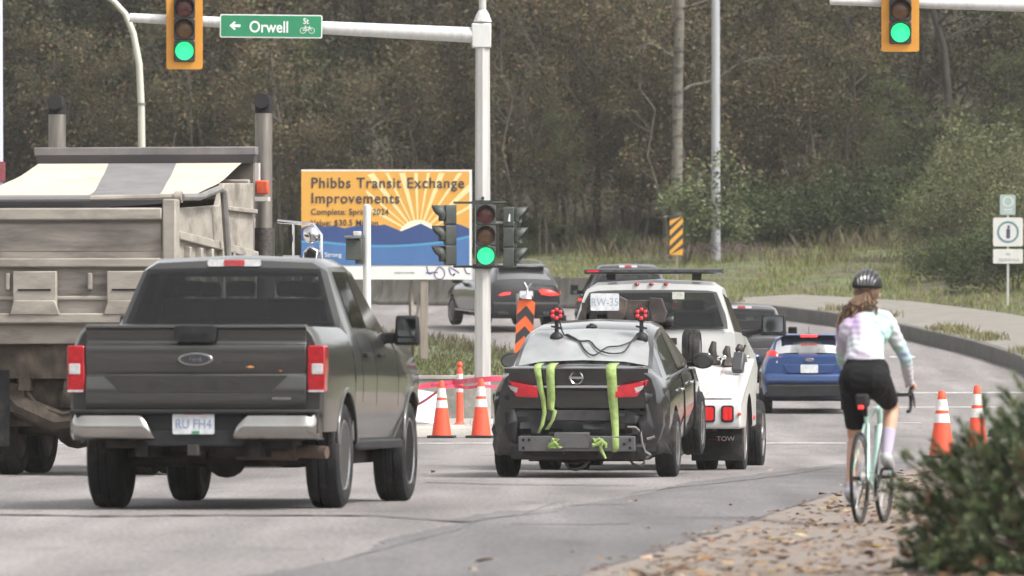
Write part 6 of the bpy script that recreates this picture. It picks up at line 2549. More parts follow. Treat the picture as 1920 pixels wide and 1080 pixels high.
# purple graffiti across the white strip
GRAF = M('graffiti_purple', (.10, .06, .22), .6)
mb = MB()
for cc in ([(.735, .12), (.745, .06), (.76, .055), (.775, .07)], [(.80, .10), (.78, .06), (.79, .015), (.82, .005), (.84, .04), (.835, .09), (.81, .115), (.795, .10)], [(.73, .062), (.80, .065)],
           [(.865, .10), (.88, .045), (.90, .055), (.89, .03)], [(.865, .115), (.90, .09), (.925, .06)], [(.955, .11), (.97, .06), (.99, .055)]):
    P_ = [(*bp_(u, v),) for u, v in catmull(cc, 4)]
    mb.tube([(x, -.004, z) for x, z in P_], .011, 5)
mb.build('graffiti', GRAF, bd)
WOODP = M('wood_post', (.26, .225, .19), .9, noise=(3, .2), stretch=(6, 6, .5), bump=(12, .5))
for u in (.16, .72):
    x, _ = bp_(u, 0)
    mb = MB()
    mb.box((x, .10, bz / 2 + BH * .4 - .4), (.17, .14, bz + BH * .8 + .6))
    pst = mb.build('post', WOODP, bb, bevel=.008)
    mb = MB()
    mb.box((x - .25, .62, .9), (.06, 1.2, 1.9), rx=R(-28))
    mb.build('brace', WOODP, bb)
mb = MB()
mb.tube([(bp_(.64, 0)[0], .1, -.1), (bp_(.705, 0)[0], .1, bz - .02)], .035, 6)
mb.build('brace', WOODP, bb)

# orange chevron board in front of the bend
Yc = 127.0
p0, p1 = at(970, 655, Yc), at(970, 562, Yc)
cv = thing('chevron_sign', (p0.x, Yc, .15), R(-4), 'orange and black upward chevron board leaning beside the black car', 'road sign')
H_ = p1.z - .15
ORG = M('chevron_orange', (.75, .13, .03), .5, noise=(4, .06))
BLKS = M('chevron_black', (.03, .028, .03), .6)
mb = MB()
mb.tube([(.05, .05, 0), (0, .05, H_ + .1)], .03, 6)
mb.build('post', GREYST, cv)
pan = empty('chevron_panel', cv, (0, 0, 0), (0, R(4), 0))
mb = MB()
pw, z0, z1 = .14, H_ - 1.30, H_ + .02
mb.prism([(-pw, z0), (pw, z0), (pw, z1 - .05), (0.06, z1), (-.06, z1), (-pw, z1 - .05)], 0, .02, 'Y')
mb.build('backing', ORG, pan)
for k in range(4):
    zc = H_ - .12 - k * .33
    mb = MB()
    mb.prism([(-pw + .002, zc - .28), (-pw + .002, zc - .12), (0, zc + .03), (pw - .002, zc - .12), (pw - .002, zc - .28), (0, zc - .13)], -.004, 0, 'Y')
    mb.build('chevron', BLKS, pan)
mb = MB()
q = H_ + .12
mb.tube([(-.06, .02, q + .16), (0, .02, q + .07), (0, .02, q - .1)], .016, 6)
mb.tube([(.06, .02, q + .16), (0, .02, q + .07)], .016, 6)
mb.lathe([(.10, 0), (.09, .05), (.02, .07)], 12, Matrix.Translation((0, .02, q - .1)))
mb.build('clamp_top', CHROME, pan)

# striped object marker on the far verge
Yo = 232.0
p1, p0 = at(1268, 405, Yo), at(1268, 478, Yo)
gz = landz(p1.x, Yo)
om = thing('object_marker', (p1.x, Yo, gz), R(4), 'narrow yellow and black striped hazard marker before the pale trunk', 'road sign')
mb = MB()
mb.box((.02, .03, (p1.z - gz) / 2), (.06, .05, p1.z - gz))
mb.build('post', WOODP, om)
w_ = .195
zb, zt = p0.z - gz, p1.z - gz
mb = MB()
mb.prism([(-w_, zb), (w_, zb), (w_, zt), (-w_, zt)], -.01, .0, 'Y')
pn = mb.build('marker_panel', M('marker_yellow', (.68, .33, .03), .5), om)
for k in range(5):
    z = zb - .18 + k * .30
    lo, hi = max(z, zb), min(z + .15, zt)
    pts = [(-w_, z), (w_, z + .38), (w_, z + .52), (-w_, z + .14)]
    pts = [(x, min(max(q_, zb), zt)) for x, q_ in pts]
    mb = MB()
    mb.prism(pts, -.014, -.01, 'Y')
    mb.build('stripe', BLKS, pn)

# sign cluster at the right
Ys = 205.0
q = at(1890, 500, Ys)
gz = landz(q.x, Ys)
sc_ = thing('sign_post', (q.x, Ys, gz), 0, 'sign post at right with ring symbol square, small top plate and lower tab', 'road sign')


def lz(py):
    return at(0, py, Ys).z - gz


def lx(px):
    return at(px, 0, Ys).x - q.x


mb = MB()
mb.box((0, .03, lz(365) / 2), (.06, .04, lz(365)))
mb.build('post', GALV, sc_)
WS = M('sign_panel_white', (.62, .62, .58), .5, noise=(3, .05))
SBL = M('sign_blue_green', (.09, .20, .25), .5)
mb = MB()
mb.prism(rrect(lx(1862), lz(462), lx(1918), lz(408), .05), -.01, 0, 'Y')
s1 = mb.build('square_sign', WS, sc_)
mb = MB()
cx, cz = lx(1890), lz(435)
mb.lathe([(.285, 0), (.285, .004), (.235, .004), (.235, 0)], 32, Matrix.Translation((cx, -.012, cz)) @ Matrix.Rotation(R(90), 4, 'X'), closed=True)
mb.build('ring', SBL, s1)
mb = MB()
mb.prism(rrect(cx - .045, cz - .17, cx + .055, cz + .09, .03), -.015, -.011, 'Y')
mb.prism(rrect(cx - .02, cz + .10, cx + .05, cz + .17, .02), -.015, -.011, 'Y')
mb.build('symbol', M('sign_ink', (.05, .06, .14), .5), s1)
mb = MB()
mb.prism(rrect(lx(1862), lz(494), lx(1918), lz(467), .03), -.01, 0, 'Y')
s2 = mb.build('lower_tab', WS, sc_)
text_mesh('tab_text', 'IN', .075, M('tab_ink', (.2, .2, .22), .6), s2, (lx(1890), -.012, lz(479)), align='CENTER')
text_mesh('tab_text', 'SIDEWALK', .075, MATS['tab_ink'], s2, (lx(1892), -.012, lz(490)), align='CENTER', xs=1.1)
mb = MB()
mb.prism(rrect(lx(1875), lz(403), lx(1904), lz(365), .04), -.01, 0, 'Y')
s3 = mb.build('top_plate', M('sign_pale_green', (.33, .42, .40), .5, noise=(4, .1)), sc_)
mb = MB()
mb.lathe([(.14, 0), (.14, .004), (.11, .004), (.11, 0)], 24, Matrix.Translation((lx(1890), -.012, lz(378))) @ Matrix.Rotation(R(90), 4, 'X'), closed=True)
mb.box((lx(1890), -.012, lz(393)), (.22, .004, .03))
mb.box((lx(1890), -.012, lz(398)), (.22, .004, .02))
mb.build('symbol', WS, s3)

# ------------------------------------------------------------------ cones, delineator tube, tape, fallen sign
CONE_O = M('cone_orange', (.80, .085, .035), .55, noise=(5, .08), col2=(.5, .08, .05), sharp=(6, .6, .75))
CONE_W = M('cone_sleeve', (.70, .68, .66), .5, noise=(9, .1), col2=(.4, .37, .34), sharp=(5, .55, .7))


def cone(x, y, z, h, label, k=1.0, grp='traffic cones by the signal pole'):
    t = thing('traffic_cone', (x, y, z), rnd.uniform(-.3, .3), label, 'cone', grp)
    mb = MB()
    mb.box((0, 0, .02), (.42 * k, .42 * k, .04))
    mb.build('base', BLACKP, t, bevel=.012)

    def rad(f):
        return (.155 - .115 * f) * k
    prf = [(rad(f), .04 + f * (h - .04)) for f in np.linspace(0, .97, 14)] + [(.03 * k, h - .004), (.001, h)]
    mb = MB()
    mb.lathe(prf, 28)
    mb.build('cone_body', CONE_O, t)
    for f0, f1 in ((.50, .64), (.69, .86)):
        mb = MB()
        mb.lathe([(rad(f0) + .004, .04 + f0 * (h - .04)), (rad(f1) + .004, .04 + f1 * (h - .04))], 28)
        mb.build('reflective_sleeve', CONE_W, t)
    return t


p = at(828, 833, 123.0)
cone(p.x, 123.0, float(prof(123)), .90, 'orange cone with white sleeves nearest the grey pickup')
p = at(902, 833, 123.0)
cone(p.x, 123.0, float(prof(123)), .93, 'orange cone with white sleeves at the foot of the signal pole')
p = at(1766, 860, 99.0)
cone(p.x, 99.0, .03, .86, 'orange cone half hidden behind the pine bush at right', 1.05, 'traffic cones behind the pine bush')
p = at(1832, 850, 106.0)
cone(p.x, 106.0, .03, .92, 'farther orange cone peeping over the top of the pine bush', .95, 'traffic cones behind the pine bush')
p = at(862, 795, 130.0)
t = thing('delineator_tube', (p.x, 130, .27), 0, 'slim orange delineator tube with white bands between the two cones', 'delineator')
mb = MB()
mb.lathe([(.11, 0), (.075, .03), (.062, .06), (.05, .8), (.045, .92), (.03, .95), (.045, .97), (.05, 1.0), (.03, 1.04), (.001, 1.045)], 18)
mb.build('tube', CONE_O, t)
for z0, z1 in ((.54, .60), (.74, .84)):
    mb = MB()
    mb.lathe([(.062 - .0155 * z0 + .003, z0), (.062 - .0155 * z1 + .003, z1)], 18)
    mb.build('reflective_sleeve', CONE_W, t)
TAPE = M('pink_red_tape', (.62, .06, .12), .45, noise=(8, .12))
for (ctrl, w, lb) in (([(640, 727, 129.5), (760, 727, 129.7), (800, 723, 129.8), (860, 716, 129.85), (890, 713, 127.7), (935, 710, 127.6), (975, 712, 128.0)], .085, 'wide pink-red barrier tape stretched behind the cones'),
                      ([(760, 770, 124.5), (795, 752, 123.5), (826, 731, 123.0), (850, 724, 123.2), (875, 727, 123.1), (902, 724, 123.0), (940, 726, 123.2), (985, 727, 124)], .05, 'narrow pink-red tape looped from cone to cone')):
    pts = catmull([list(at(a, b, c)) for a, b, c in ctrl], 5)
    mb = MB()
    mb.grid([[(x, y, z - w / 2), (x, y + .01 * math.sin(i), z + w / 2)] for i, (x, y, z) in enumerate(pts)])
    o = mb.build('barrier_tape', TAPE, fix=False)
    tag(o, lb, 'tape', 'tapes by the signal pole')
    if w > .06:
        for (px, s_) in ((808, 'DANGER'), (872, 'DO NOT')):
            q = at(px, 721, 129.8)
            i = int(np.argmin(np.abs(pts[:, 0] - q.x)))
            text_mesh('tape_lettering', s_, .045, M('tape_ink', (.18, .02, .05), .6), o, (q.x, pts[i][1] - .02, pts[i][2] - .022), rot=(R(90), R(3), 0), xs=1.2)
p = at(806, 765, 131)
fs = thing('fallen_sign', (p.x - .1, 131.6, .30), R(12), 'white sign panel leaning against the low wall beside the cones', 'road sign')
mb = MB()
mb.prism(rrect(-.35, 0, .35, .58, .06), 0, .012, 'Y')
o = mb.build('panel', M('sign_panel_old', (.66, .65, .63), .55, noise=(4, .08)), fs)
o.rotation_euler = (R(-24), R(10), 0)
mb = MB()
mb.tube([(.0, -.5, -.12), (.25, -.3, -.1)], .012, 6)
mb.build('stand_leg', GREYST, fs)
# ------------------------------------------------------------------ bicycle
BX, BY, BYAW = 2.54, 57.3, R(-13.0)
bz0 = -.032
MINT = M('mint_frame', (.42, .62, .55), .3, coat=.6, noise=(4, .1))
bike = thing('bicycle', (BX, BY, bz0), BYAW, 'pale mint road bicycle ridden by the woman at right', 'bicycle')


def cyc_wheel(y):
    e = empty('wheel', bike, (0, y, .345))
    rot = Matrix.Rotation(R(90), 4, 'Y')
    mb = MB()
    n1, n2 = 56, 8
    rows = []
    for i in range(n1 + 1):
        a = 2 * math.pi * i / n1
        rows.append([(.0145 * math.sin(2 * math.pi * j / n2), (.330 + .0145 * math.cos(2 * math.pi * j / n2)) * math.cos(a), (.330 + .0145 * math.cos(2 * math.pi * j / n2)) * math.sin(a)) for j in range(n2 + 1)])
    mb.grid(rows)
    mb.build('tyre', RUBBER, e, fix=False)
    mb = MB()
    mb.lathe([(.318, -.010), (.318, .010), (.285, .006), (.285, -.006)], 56, rot, closed=True)
    mb.build('rim', M('rim_black', (.03, .03, .032), .35, coat=.4), e)
    mb = MB()
    for k in range(20):
        a = 2 * math.pi * k / 20
        s_ = .02 if k % 2 else -.02
        mb.tube([(s_, .02 * math.cos(a + .5), .02 * math.sin(a + .5)), (0, .29 * math.cos(a), .29 * math.sin(a))], .0016, 4, cap=False)
    mb.build('spokes', BRIGHT, e)
    mb = MB()
    mb.tube([(-.055, 0, 0), (.055, 0, 0)], .016, 10)
    mb.build('hub', BLACKP, e)
    return e


cyc_wheel(0)
cyc_wheel(.99)
mb = MB()
bb_, st_top, ht_t, ht_b, ra = (0, .41, .275), (0, .265, .80), (0, .80, .865), (0, .845, .735), (0, 0, .345)
mb.tube([bb_, (0, .30, .70), st_top], .0165, 10)
mb.tube([bb_, ht_b], .021, 10)
mb.tube([(0, .275, .775), ht_t], .0155, 10)
mb.tube([ht_t, ht_b], .022, 10)
for s_ in (-1, 1):
    mb.tube([(.02 * s_, .385, .28), (.045 * s_, .2, .31), (.062 * s_, 0, .345)], .010, 8)
    mb.tube([(.014 * s_, .275, .74), (.04 * s_, .13, .53), (.062 * s_, 0, .345)], .008, 8)
mb.build('frame', MINT, bike)
mb = MB()
for s_ in (-1, 1):
    mb.tube([(.03 * s_, .86, .70), (.045 * s_, .90, .55), (.048 * s_, .99, .345)], [.014, .012, .009], 8)
mb.box((0, .858, .71), (.09, .04, .04))
mb.build('fork', MINT, bike)
mb = MB()
mb.tube([(0, .265, .79), (0, .225, .96)], .0135, 10)
mb.build('seat_post', BLACKP, bike)
mb = MB()
rows = []
for (y, w, z) in ((.10, .02, .985), (.12, .065, 1.0), (.17, .075, 1.002), (.24, .05, .995), (.30, .024, .992), (.375, .018, .988), (.385, .008, .98)):
    rows.append([(w * math.cos(a), y, z - .018 + .022 * math.sin(a)) for a in np.linspace(-.6, math.pi + .6, 9)])
mb.grid(rows)
sdl = mb.build('saddle', BLACKP, bike, fix=False)
mb = MB()
mb.box((0, .135, .915), (.085, .11, .10), taper=(1.2, 1.25))
bag = mb.build('saddle_bag', M('bag_black', (.02, .02, .022), .8, noise=(8, .2)), bike, bevel=.02)
mb = MB()
mb.box((0, .06, .865), (.04, .03, .028))
mb.build('rear_light', LENS_ON, bag, bevel=.006)
mb = MB()
mb.tube([(0, .79, .90), (0, .83, .945), (0, .895, .955)], .014, 8)
mb.build('stem', BLACKP, bike)
mb = MB()
for s_ in (-1, 1):
    mb.tube([(0, .895, .955), (.15 * s_, .895, .955), (.195 * s_, .91, .957), (.205 * s_, .96, .955), (.205 * s_, .995, .92), (.205 * s_, .985, .865), (.205 * s_, .93, .835), (.205 * s_, .86, .83)], .0145, 8)
hbar = mb.build('handlebar', BLACKP, bike)
for s_ in (-1, 1):
    mb = MB()
    mb.tube([(.203 * s_, .95, .962), (.203 * s_, 1.0, .985), (.203 * s_, 1.03, 1.02)], [.017, .018, .012], 8)
    mb.tube([(.203 * s_, 1.015, .99), (.22 * s_, 1.03, .93), (.23 * s_, 1.01, .86)], [.009, .008, .006], 6)
    mb.build('brake_hood', BLACKP, bike)
CR = R(52)
mb = MB()
for s_, a in ((1, CR), (-1, CR + math.pi)):
    mb.tube([(.055 * s_, .41, .275), (.075 * s_, .41 + .17 * math.cos(a), .275 + .17 * math.sin(a))], [.014, .011], 8)
mb.build('crank', BLACKP, bike)
for s_, a in ((1, CR), (-1, CR + math.pi)):
    mb = MB()
    mb.box((.115 * s_, .41 + .17 * math.cos(a), .275 + .17 * math.sin(a)), (.07, .07, .018))
    mb.build('pedal', BLACKP, bike, bevel=.004)
rot = Matrix.Rotation(R(90), 4, 'Y')
mb = MB()
mb.lathe([(.10, .04), (.10, .045), (.075, .046), (.075, .04)], 30, Matrix.Translation((0, .41, .275)) @ rot, closed=True)
mb.build('chainring', BRIGHT, bike)
mb = MB()
mb.lathe([(.055, .02), (.04, .045), (.02, .046)], 20, Matrix.Translation((0, 0, .345)) @ rot)
mb.build('cassette', GREYST, bike)
mb = MB()
mb.tube([(.043, 0, .40), (.043, .41, .375)], .004, 4)
mb.tube([(.043, .41, .175), (.043, .06, .20), (.043, .02, .26), (.043, -.02, .31)], .004, 4)
mb.build('chain', GREYST, bike)
mb = MB()
mb.box((.05, .03, .25), (.02, .04, .13))
mb.build('derailleur', BLACKP, bike)

# ------------------------------------------------------------------ cyclist
pr = thing('person', (BX, BY, bz0), BYAW, 'person riding away on the road bicycle in pastel top, black shorts and black helmet', 'person')
CAPS = []


def cap(tag_, pts, rad, flat=None):
    CAPS.append((tag_, [Vector(p) for p in pts], rad, flat))


LX = -.055      # the trunk leans slightly left over the bars
hipR, hipL = Vector((.085, .25, 1.045)), Vector((-.085, .25, 1.045))
aR, aL = CR, CR + math.pi
footR = Vector((.115, .41 + .17 * math.cos(aR) - .06, .275 + .17 * math.sin(aR) + .085))
footL = Vector((-.115, .41 + .17 * math.cos(aL) - .07, .275 + .17 * math.sin(aL) + .10))


def knee(h, f, l1, l2):
    d = f - h
    L_ = min(d.length, l1 + l2 - .002)
    a = (l1 * l1 - l2 * l2 + L_ * L_) / (2 * L_)
    hgt = math.sqrt(max(0, l1 * l1 - a * a))
    dn = d.normalized()
    fw = Vector((0, 1, .25))
    pn_ = (fw - dn * fw.dot(dn)).normalized()
    return h + dn * a + pn_ * hgt


kR, kL = knee(hipR, footR, .435, .43), knee(hipL, footL, .435, .43)
kR.x += .02
cap('pelvis', [(-.055, .20, 1.06), (.055, .20, 1.06)], [.135, .135])
cap('pelvis', [(-.05, .26, 1.12), (.05, .26, 1.12)], [.125, .125])
cap('waist', [(-.03 + LX * .3, .29, 1.20), (.03 + LX * .3, .29, 1.20)], [.115, .115])
cap('torso', [(LX * .3, .30, 1.22), (LX * .6, .42, 1.34), (LX, .52, 1.44)], [.125, .13, .125])
cap('torso', [(LX - .085, .50, 1.42), (LX + .085, .50, 1.42)], [.105, .105])
cap('torso', [(LX - .13, .57, 1.50), (LX, .585, 1.525), (LX + .13, .57, 1.50)], [.072, .082, .072])
cap('neck', [(LX, .60, 1.54), (LX - .01, .655, 1.64)], [.058, .052])
HC_ = Vector((LX - .015, .70, 1.715))
cap('head', [HC_ + Vector((0, -.035, .025)), HC_ + Vector((0, .02, .02))], [.088, .085])
cap('head', [HC_ + Vector((0, .05, -.05)), HC_ + Vector((0, .03, .0))], [.058, .07])
cap('head', [HC_ + Vector((0, .10, -.01)), HC_ + Vector((0, .115, -.03))], [.012, .016])
cap('head', [HC_ + Vector((.086, 0, -.01)), HC_ + Vector((.088, -.005, -.035))], [.013, .011])
cap('head', [HC_ + Vector((-.086, 0, -.01)), HC_ + Vector((-.088, -.005, -.035))], [.013, .011])
for s_, h, k, f, nm in ((1, hipR, kR, footR, 'R'), (-1, hipL, kL, footL, 'L')):
    cap('thigh' + nm, [h, h.lerp(k, .5), k], [.108, .084, .058])
    cap('shin' + nm, [k, k.lerp(f, .3), k.lerp(f, .65), f], [.056, .056, .044, .034])
    cap('foot' + nm, [f, f + Vector((0, .09, -.045)), f + Vector((0, .15, -.06))], [.036, .034, .026])
    sh = Vector((LX + .165 * s_, .57, 1.475))
    wr = Vector((.20 * s_, .955, 1.045))
    d = wr - sh
    el = sh.lerp(wr, .5) + Vector((.055 * s_, -.035, -.035))
    cap('arm' + nm, [sh, sh.lerp(el, .5), el], [.056, .047, .038])
    cap('arm' + nm, [el, el.lerp(wr, .35), wr], [.038, .036, .025])
    # hand round the brake hood: palm, four fingers over the top and down the outside, thumb inside
    palm = wr + Vector((0, .055, -.005))
    cap('hand', [wr, palm + Vector((-.012, 0, 0))], [.024, .02])
    cap('hand', [wr, palm + Vector((.012, 0, 0))], [.024, .02])
    for q in range(4):
        b_ = palm + Vector((.021 * s_, -.012 + q * .0215, .0))
        cap('hand', [b_ - Vector((.018 * s_, .0, -.004)), b_ + Vector((.010 * s_, .006, -.012)), b_ + Vector((.004 * s_, .008, -.045)), b_ + Vector((-.018 * s_, .006, -.056 + .004 * q))], [.0095, .009, .0085, .0075])
    cap('hand', [wr + Vector((-.018 * s_, .02, -.002)), palm + Vector((-.034 * s_, .0, -.014)), palm + Vector((-.036 * s_, .028, -.034))], [.011, .010, .008])
mb = MB()
for tg_, pts, rad, fl in CAPS:
    # resample so that every limb is a smooth tapered tube with round ends
    mb.tube(pts, rad, 14)
    for p, r_ in zip(pts, rad):
        mb.ball(p, r_ * .995, 14, 8)
body = mb.build('body', M('skin', (.48, .29, .20), .55, noise=(6, .08), subs=.1), pr, fix=False)
rm = body.modifiers.new('r', 'REMESH')
rm.mode = 'VOXEL'
rm.voxel_size = .0075
sm_ = body.modifiers.new('s', 'SMOOTH')
sm_.iterations = 3
sm_.factor = .5
bpy.context.view_layer.update()
dgx = bpy.context.evaluated_depsgraph_get()
me_ = bpy.data.meshes.new_from_object(body.evaluated_get(dgx))
body.modifiers.clear()
body.data = me_
me_.polygons.foreach_set('use_smooth', [True] * len(me_.polygons))
nv = len(me_.vertices)
co = np.empty(nv * 3)
me_.vertices.foreach_get('co', co)
co = co.reshape(-1, 3)
nor = np.empty(nv * 3)
me_.vertices.foreach_get('normal', nor)
nor = nor.reshape(-1, 3)
bestd = np.full(nv, 1e9)
bt = np.zeros(nv, int)
bp2 = np.zeros(nv)
tags_ = []
for tg_, pts, rad, fl in CAPS:
    if tg_ not in tags_:
        tags_.append(tg_)
    ti = tags_.index(tg_)
    n_ = len(pts)
    for i in range(n_ - 1):
        a, b = np.array(pts[i]), np.array(pts[i + 1])
        d = b - a
        t = np.clip(((co - a) @ d) / (d @ d), 0, 1)
        r_ = rad[i] + (rad[i + 1] - rad[i]) * t
        ds = np.linalg.norm(co - (a + t[:, None] * d), axis=1) - r_
        u = ds < bestd
        bestd = np.where(u, ds, bestd)
        bt = np.where(u, ti, bt)
        bp2 = np.where(u, (i + t) / (n_ - 1), bp2)
tix = {t: i for i, t in enumerate(tags_)}
polys = [tuple(p.vertices) for p in me_.polygons]


def garment(name, mask, off, mat, wr=.004, seed=0):
    V = co + nor * (off + wr * (np.sin(co[:, 2] * 95 + co[:, 0] * 40 + seed) * np.sin(co[:, 1] * 60 + seed * 2))[:, None])
    idx = np.full(nv, -1)
    sel = np.where(mask)[0]
    keep = [p for p in polys if all(mask[v] for v in p)]
    use = np.unique(np.array([v for p in keep for v in p]))
    idx[use] = np.arange(len(use))
    me = bpy.data.meshes.new(name)
    me.from_pydata(V[use].tolist(), [], [tuple(int(idx[v]) for v in p) for p in keep])
    me.materials.append(mat)
    me.polygons.foreach_set('use_smooth', [True] * len(me.polygons))
    o = bpy.data.objects.new(name, me)
    COL.objects.link(o)
    o.parent = pr
    so = o.modifiers.new('t', 'SOLIDIFY')
    so.thickness = .004
    return o


def isin(*n):
    return np.isin(bt, [tix[k] for k in n])


# pastel tie-dye top
jm = bpy.data.materials.new('pastel_tie_dye')
jm.use_nodes = True
N_, L_ = jm.node_tree.nodes, jm.node_tree.links
tc = N_.new('ShaderNodeTexCoord')
nz = N_.new('ShaderNodeTexNoise')
nz.inputs['Scale'].default_value = 2.6
nz.inputs['Detail'].default_value = .5
nz.inputs['Distortion'].default_value = .6
cr = N_.new('ShaderNodeValToRGB')
els = cr.color_ramp.elements
els[0].position, els[0].color = .32, (.33, .37, .58, 1)
els[1].position, els[1].color = .72, (.44, .34, .52, 1)
for p_, c_ in ((.42, (.38, .50, .58)), (.48, (.36, .54, .46)), (.54, (.52, .56, .58)), (.67, (.50, .43, .53))):
    e = els.new(p_)
    e.color = (*c_, 1)
L_.new(tc.outputs['Object'], nz.inputs['Vector'])
L_.new(nz.outputs['Fac'], cr.inputs['Fac'])
L_.new(cr.outputs[0], N_['Principled BSDF'].inputs['Base Color'])
N_['Principled BSDF'].inputs['Roughness'].default_value = .8
garment('top', isin('torso', 'waist', 'armR', 'armL') | (isin('neck') & (bp2 < .3)) | (isin('pelvis') & (co[:, 2] > 1.21)), .009, jm, .004, 1)
garment('shorts', (isin('pelvis', 'waist') & (co[:, 2] < 1.245)) | (isin('thighR', 'thighL') & (bp2 < .80)) | (isin('torso') & (co[:, 2] < 1.20)), .006, M('black_lycra', (.008, .008, .009), .8, spec=.2, noise=(5, .2)), .0015, 2)
SOCK = M('lilac_sock', (.40, .36, .46), .85)
for nm in ('R', 'L'):
    garment('sock', isin('shin' + nm) & (bp2 > (.50 if nm == 'R' else .86)), .004, SOCK, 0, 0)
    garment('shoe', isin('foot' + nm) | (isin('shin' + nm) & (bp2 > .955)), .012, M('white_shoe', (.42, .42, .43), .45, noise=(9, .15)), 0, 0)
mb = MB()
for s_ in (-1, 1):
    mb.ball(HC_ + Vector((.034 * s_, .098, .012)), .013, 10, 6)
mb.build('eyes', M('eye', (.5, .48, .45), .2), pr)
# helmet: shell with raised ribs and dark vents between
mb = MB()
HM = M('helmet_black', (.022, .022, .025), .35, coat=.5)
hc = HC_ + Vector((0, -.005, .045))
rows = []
for i in range(10):
    t = i / 9
    ph = t * R(98)
    rows.append([(hc.x + .100 * math.sin(ph) * math.cos(a), hc.y + .135 * math.sin(ph) * math.sin(a), hc.z + .105 * math.cos(ph)) for a in np.linspace(0, 2 * math.pi, 33)])
mb.grid(rows)
hel = mb.build('helmet', M('helmet_vent', (.008, .008, .009), .8), pr, fix=False)
hel.modifiers.new('t', 'SOLIDIFY').thickness = .012
for k in range(-3, 4):
    mb = MB()
    P_, rr = [], []
    for t in np.linspace(-1.62, 1.62, 15):
        x = k * .031 * math.cos(t * .55)
        w = math.sqrt(max(0.02, 1 - (x / .105) ** 2))
        P_.append((hc.x + x, hc.y - .140 * w * math.sin(t), hc.z + .006 + .112 * w * math.cos(t)))
        rr.append(.0135)
    mb.tube(P_, rr, 6)
    mb.build('helmet_rib', HM, hel)
# long loose ponytail
mb = MB()
rs_ = np.random.RandomState(21)
HAIRM = M('brown_hair', (.13, .078, .048), .5, noise=(3, .35), stretch=(8, 8, 1.2))
tie = HC_ + Vector((0, -.095, -.03))
for q in range(300):
    o0 = Vector(rs_.normal(size=3) * .018)
    u, v = rs_.normal() * .9, rs_.uniform(.55, 1.0)
    end = tie + Vector((-.06 + u * .06 - .03 * (1 - v), -.09 + rs_.normal() * .025, -.31 * v))
    m1 = tie + Vector((-.015 + u * .05, -.08 + rs_.normal() * .015, -.08)) + o0
    m2 = tie.lerp(end, .62) + Vector((u * .018 + .014 * math.sin(q), -.025, .0))
    wv = .012
    P_ = [tie + o0 * .7, m1, m2, m2.lerp(end, .5) + Vector((wv * math.sin(q * 1.3), 0, 0)), end]
    mb.tube(P_, [.007, .010, .0095, .0075, .001], 5, cap=False)
mb.build('ponytail', HAIRM, pr, fix=False)
mb = MB()
mb.ball(HC_ + Vector((0, -.022, .012)), (.098, .10, .098), 18, 12)
mb.tube([HC_ + Vector((0, -.09, -.02)), tie + Vector((0, -.03, -.01))], [.035, .022], 8)
mb.build('hair', HAIRM, pr)
mb = MB()
mb.lathe([(.022, -.008), (.027, 0), (.022, .008)], 12, Matrix.Translation(tie + Vector((0, -.02, -.005))) @ Matrix.Rotation(R(70), 4, 'X'))
mb.build('hair_tie', M('pale_tie', (.6, .55, .5), .7), pr)

# ------------------------------------------------------------------ mountain pine bush, lower right
pc = Vector((3.27, 42.7, -0.02))
pine = thing('pine_bush', pc, 0, 'dense dark green mountain pine bush in the lower right corner', 'bush')
rs_ = np.random.RandomState(8)
mb = MB()
cent, dirs = [], []
for k in range(2300):
    a = rs_.uniform(0, 6.283)
    u = rs_.uniform(0, 1) ** .75
    el = math.asin(1 - u * 1.02) if u < .98 else 0
    bump_ = 1 + .15 * math.sin(a * 5 + 1) * math.cos(el * 6) + .07 * math.sin(a * 11 + el * 9)
    rr = rs_.uniform(.70, 1.0) ** .6 * bump_
    d = Vector((math.cos(a) * math.cos(el), math.sin(a) * math.cos(el), math.sin(el)))
    sp = 1 / (math.hypot(d.x, d.y) ** 2.7 + abs(d.z) ** 2.7) ** (1 / 2.7)
    q = Vector((d.x * 1.05, d.y * 1.0, d.z * .95 * (1 + .08 * d.x))) * (rr * sp)
    q.z = max(q.z, .02)
    out = (d * .95 + Vector((0, 0, .5)) + Vector(rs_.normal(size=3) * .42)).normalized()
    cent.append(q)
    dirs.append(out)
for k in range(0, 2300, 11):
    mb.tube([(0, 0, .02), Vector(cent[k]) * .5 + Vector((0, 0, -.04)), cent[k]], [.018, .012, .006], 5, cap=False)
mb.build('branches', M('pine_bark', (.11, .075, .05), .9, noise=(9, .3)), pine, fix=False)
nn_ = 66
ns = len(cent)
C_ = np.array([list(c) for c in cent])
D_ = np.array([list(d) for d in dirs])
sl = rs_.uniform(.06, .12, ns)
idx = np.repeat(np.arange(ns), nn_)
t = rs_.uniform(0, 1, ns * nn_)
base = C_[idx] + D_[idx] * (t * sl[idx])[:, None]
rn = rs_.normal(size=(ns * nn_, 3))
rn -= D_[idx] * (rn * D_[idx]).sum(1)[:, None]
rn /= np.linalg.norm(rn, axis=1)[:, None]
nd = D_[idx] * (.55 + .5 * t)[:, None] + rn * .75
nd /= np.linalg.norm(nd, axis=1)[:, None]
ln = rs_.uniform(.04, .065, ns * nn_)
sd2 = np.cross(nd, rn)
sd2 /= np.linalg.norm(sd2, axis=1)[:, None] + 1e-9
wd = .0034
V = np.empty((ns * nn_, 3, 3))
V[:, 0] = base + sd2 * wd
V[:, 1] = base - sd2 * wd
V[:, 2] = base + nd * ln[:, None]
me = bpy.data.meshes.new('needles')
me.from_pydata(V.reshape(-1, 3).tolist(), [], np.arange(ns * nn_ * 3).reshape(-1, 3).tolist())
cc = pick_cols(ns, rs_, [((.12, .155, .075), 5), ((.085, .118, .06), 4), ((.16, .195, .095), 3), ((.2, .21, .11), 1), ((.27, .16, .09), .3)], .25)
cc = cc[idx] * rs_.uniform(.8, 1.2, (ns * nn_, 1))
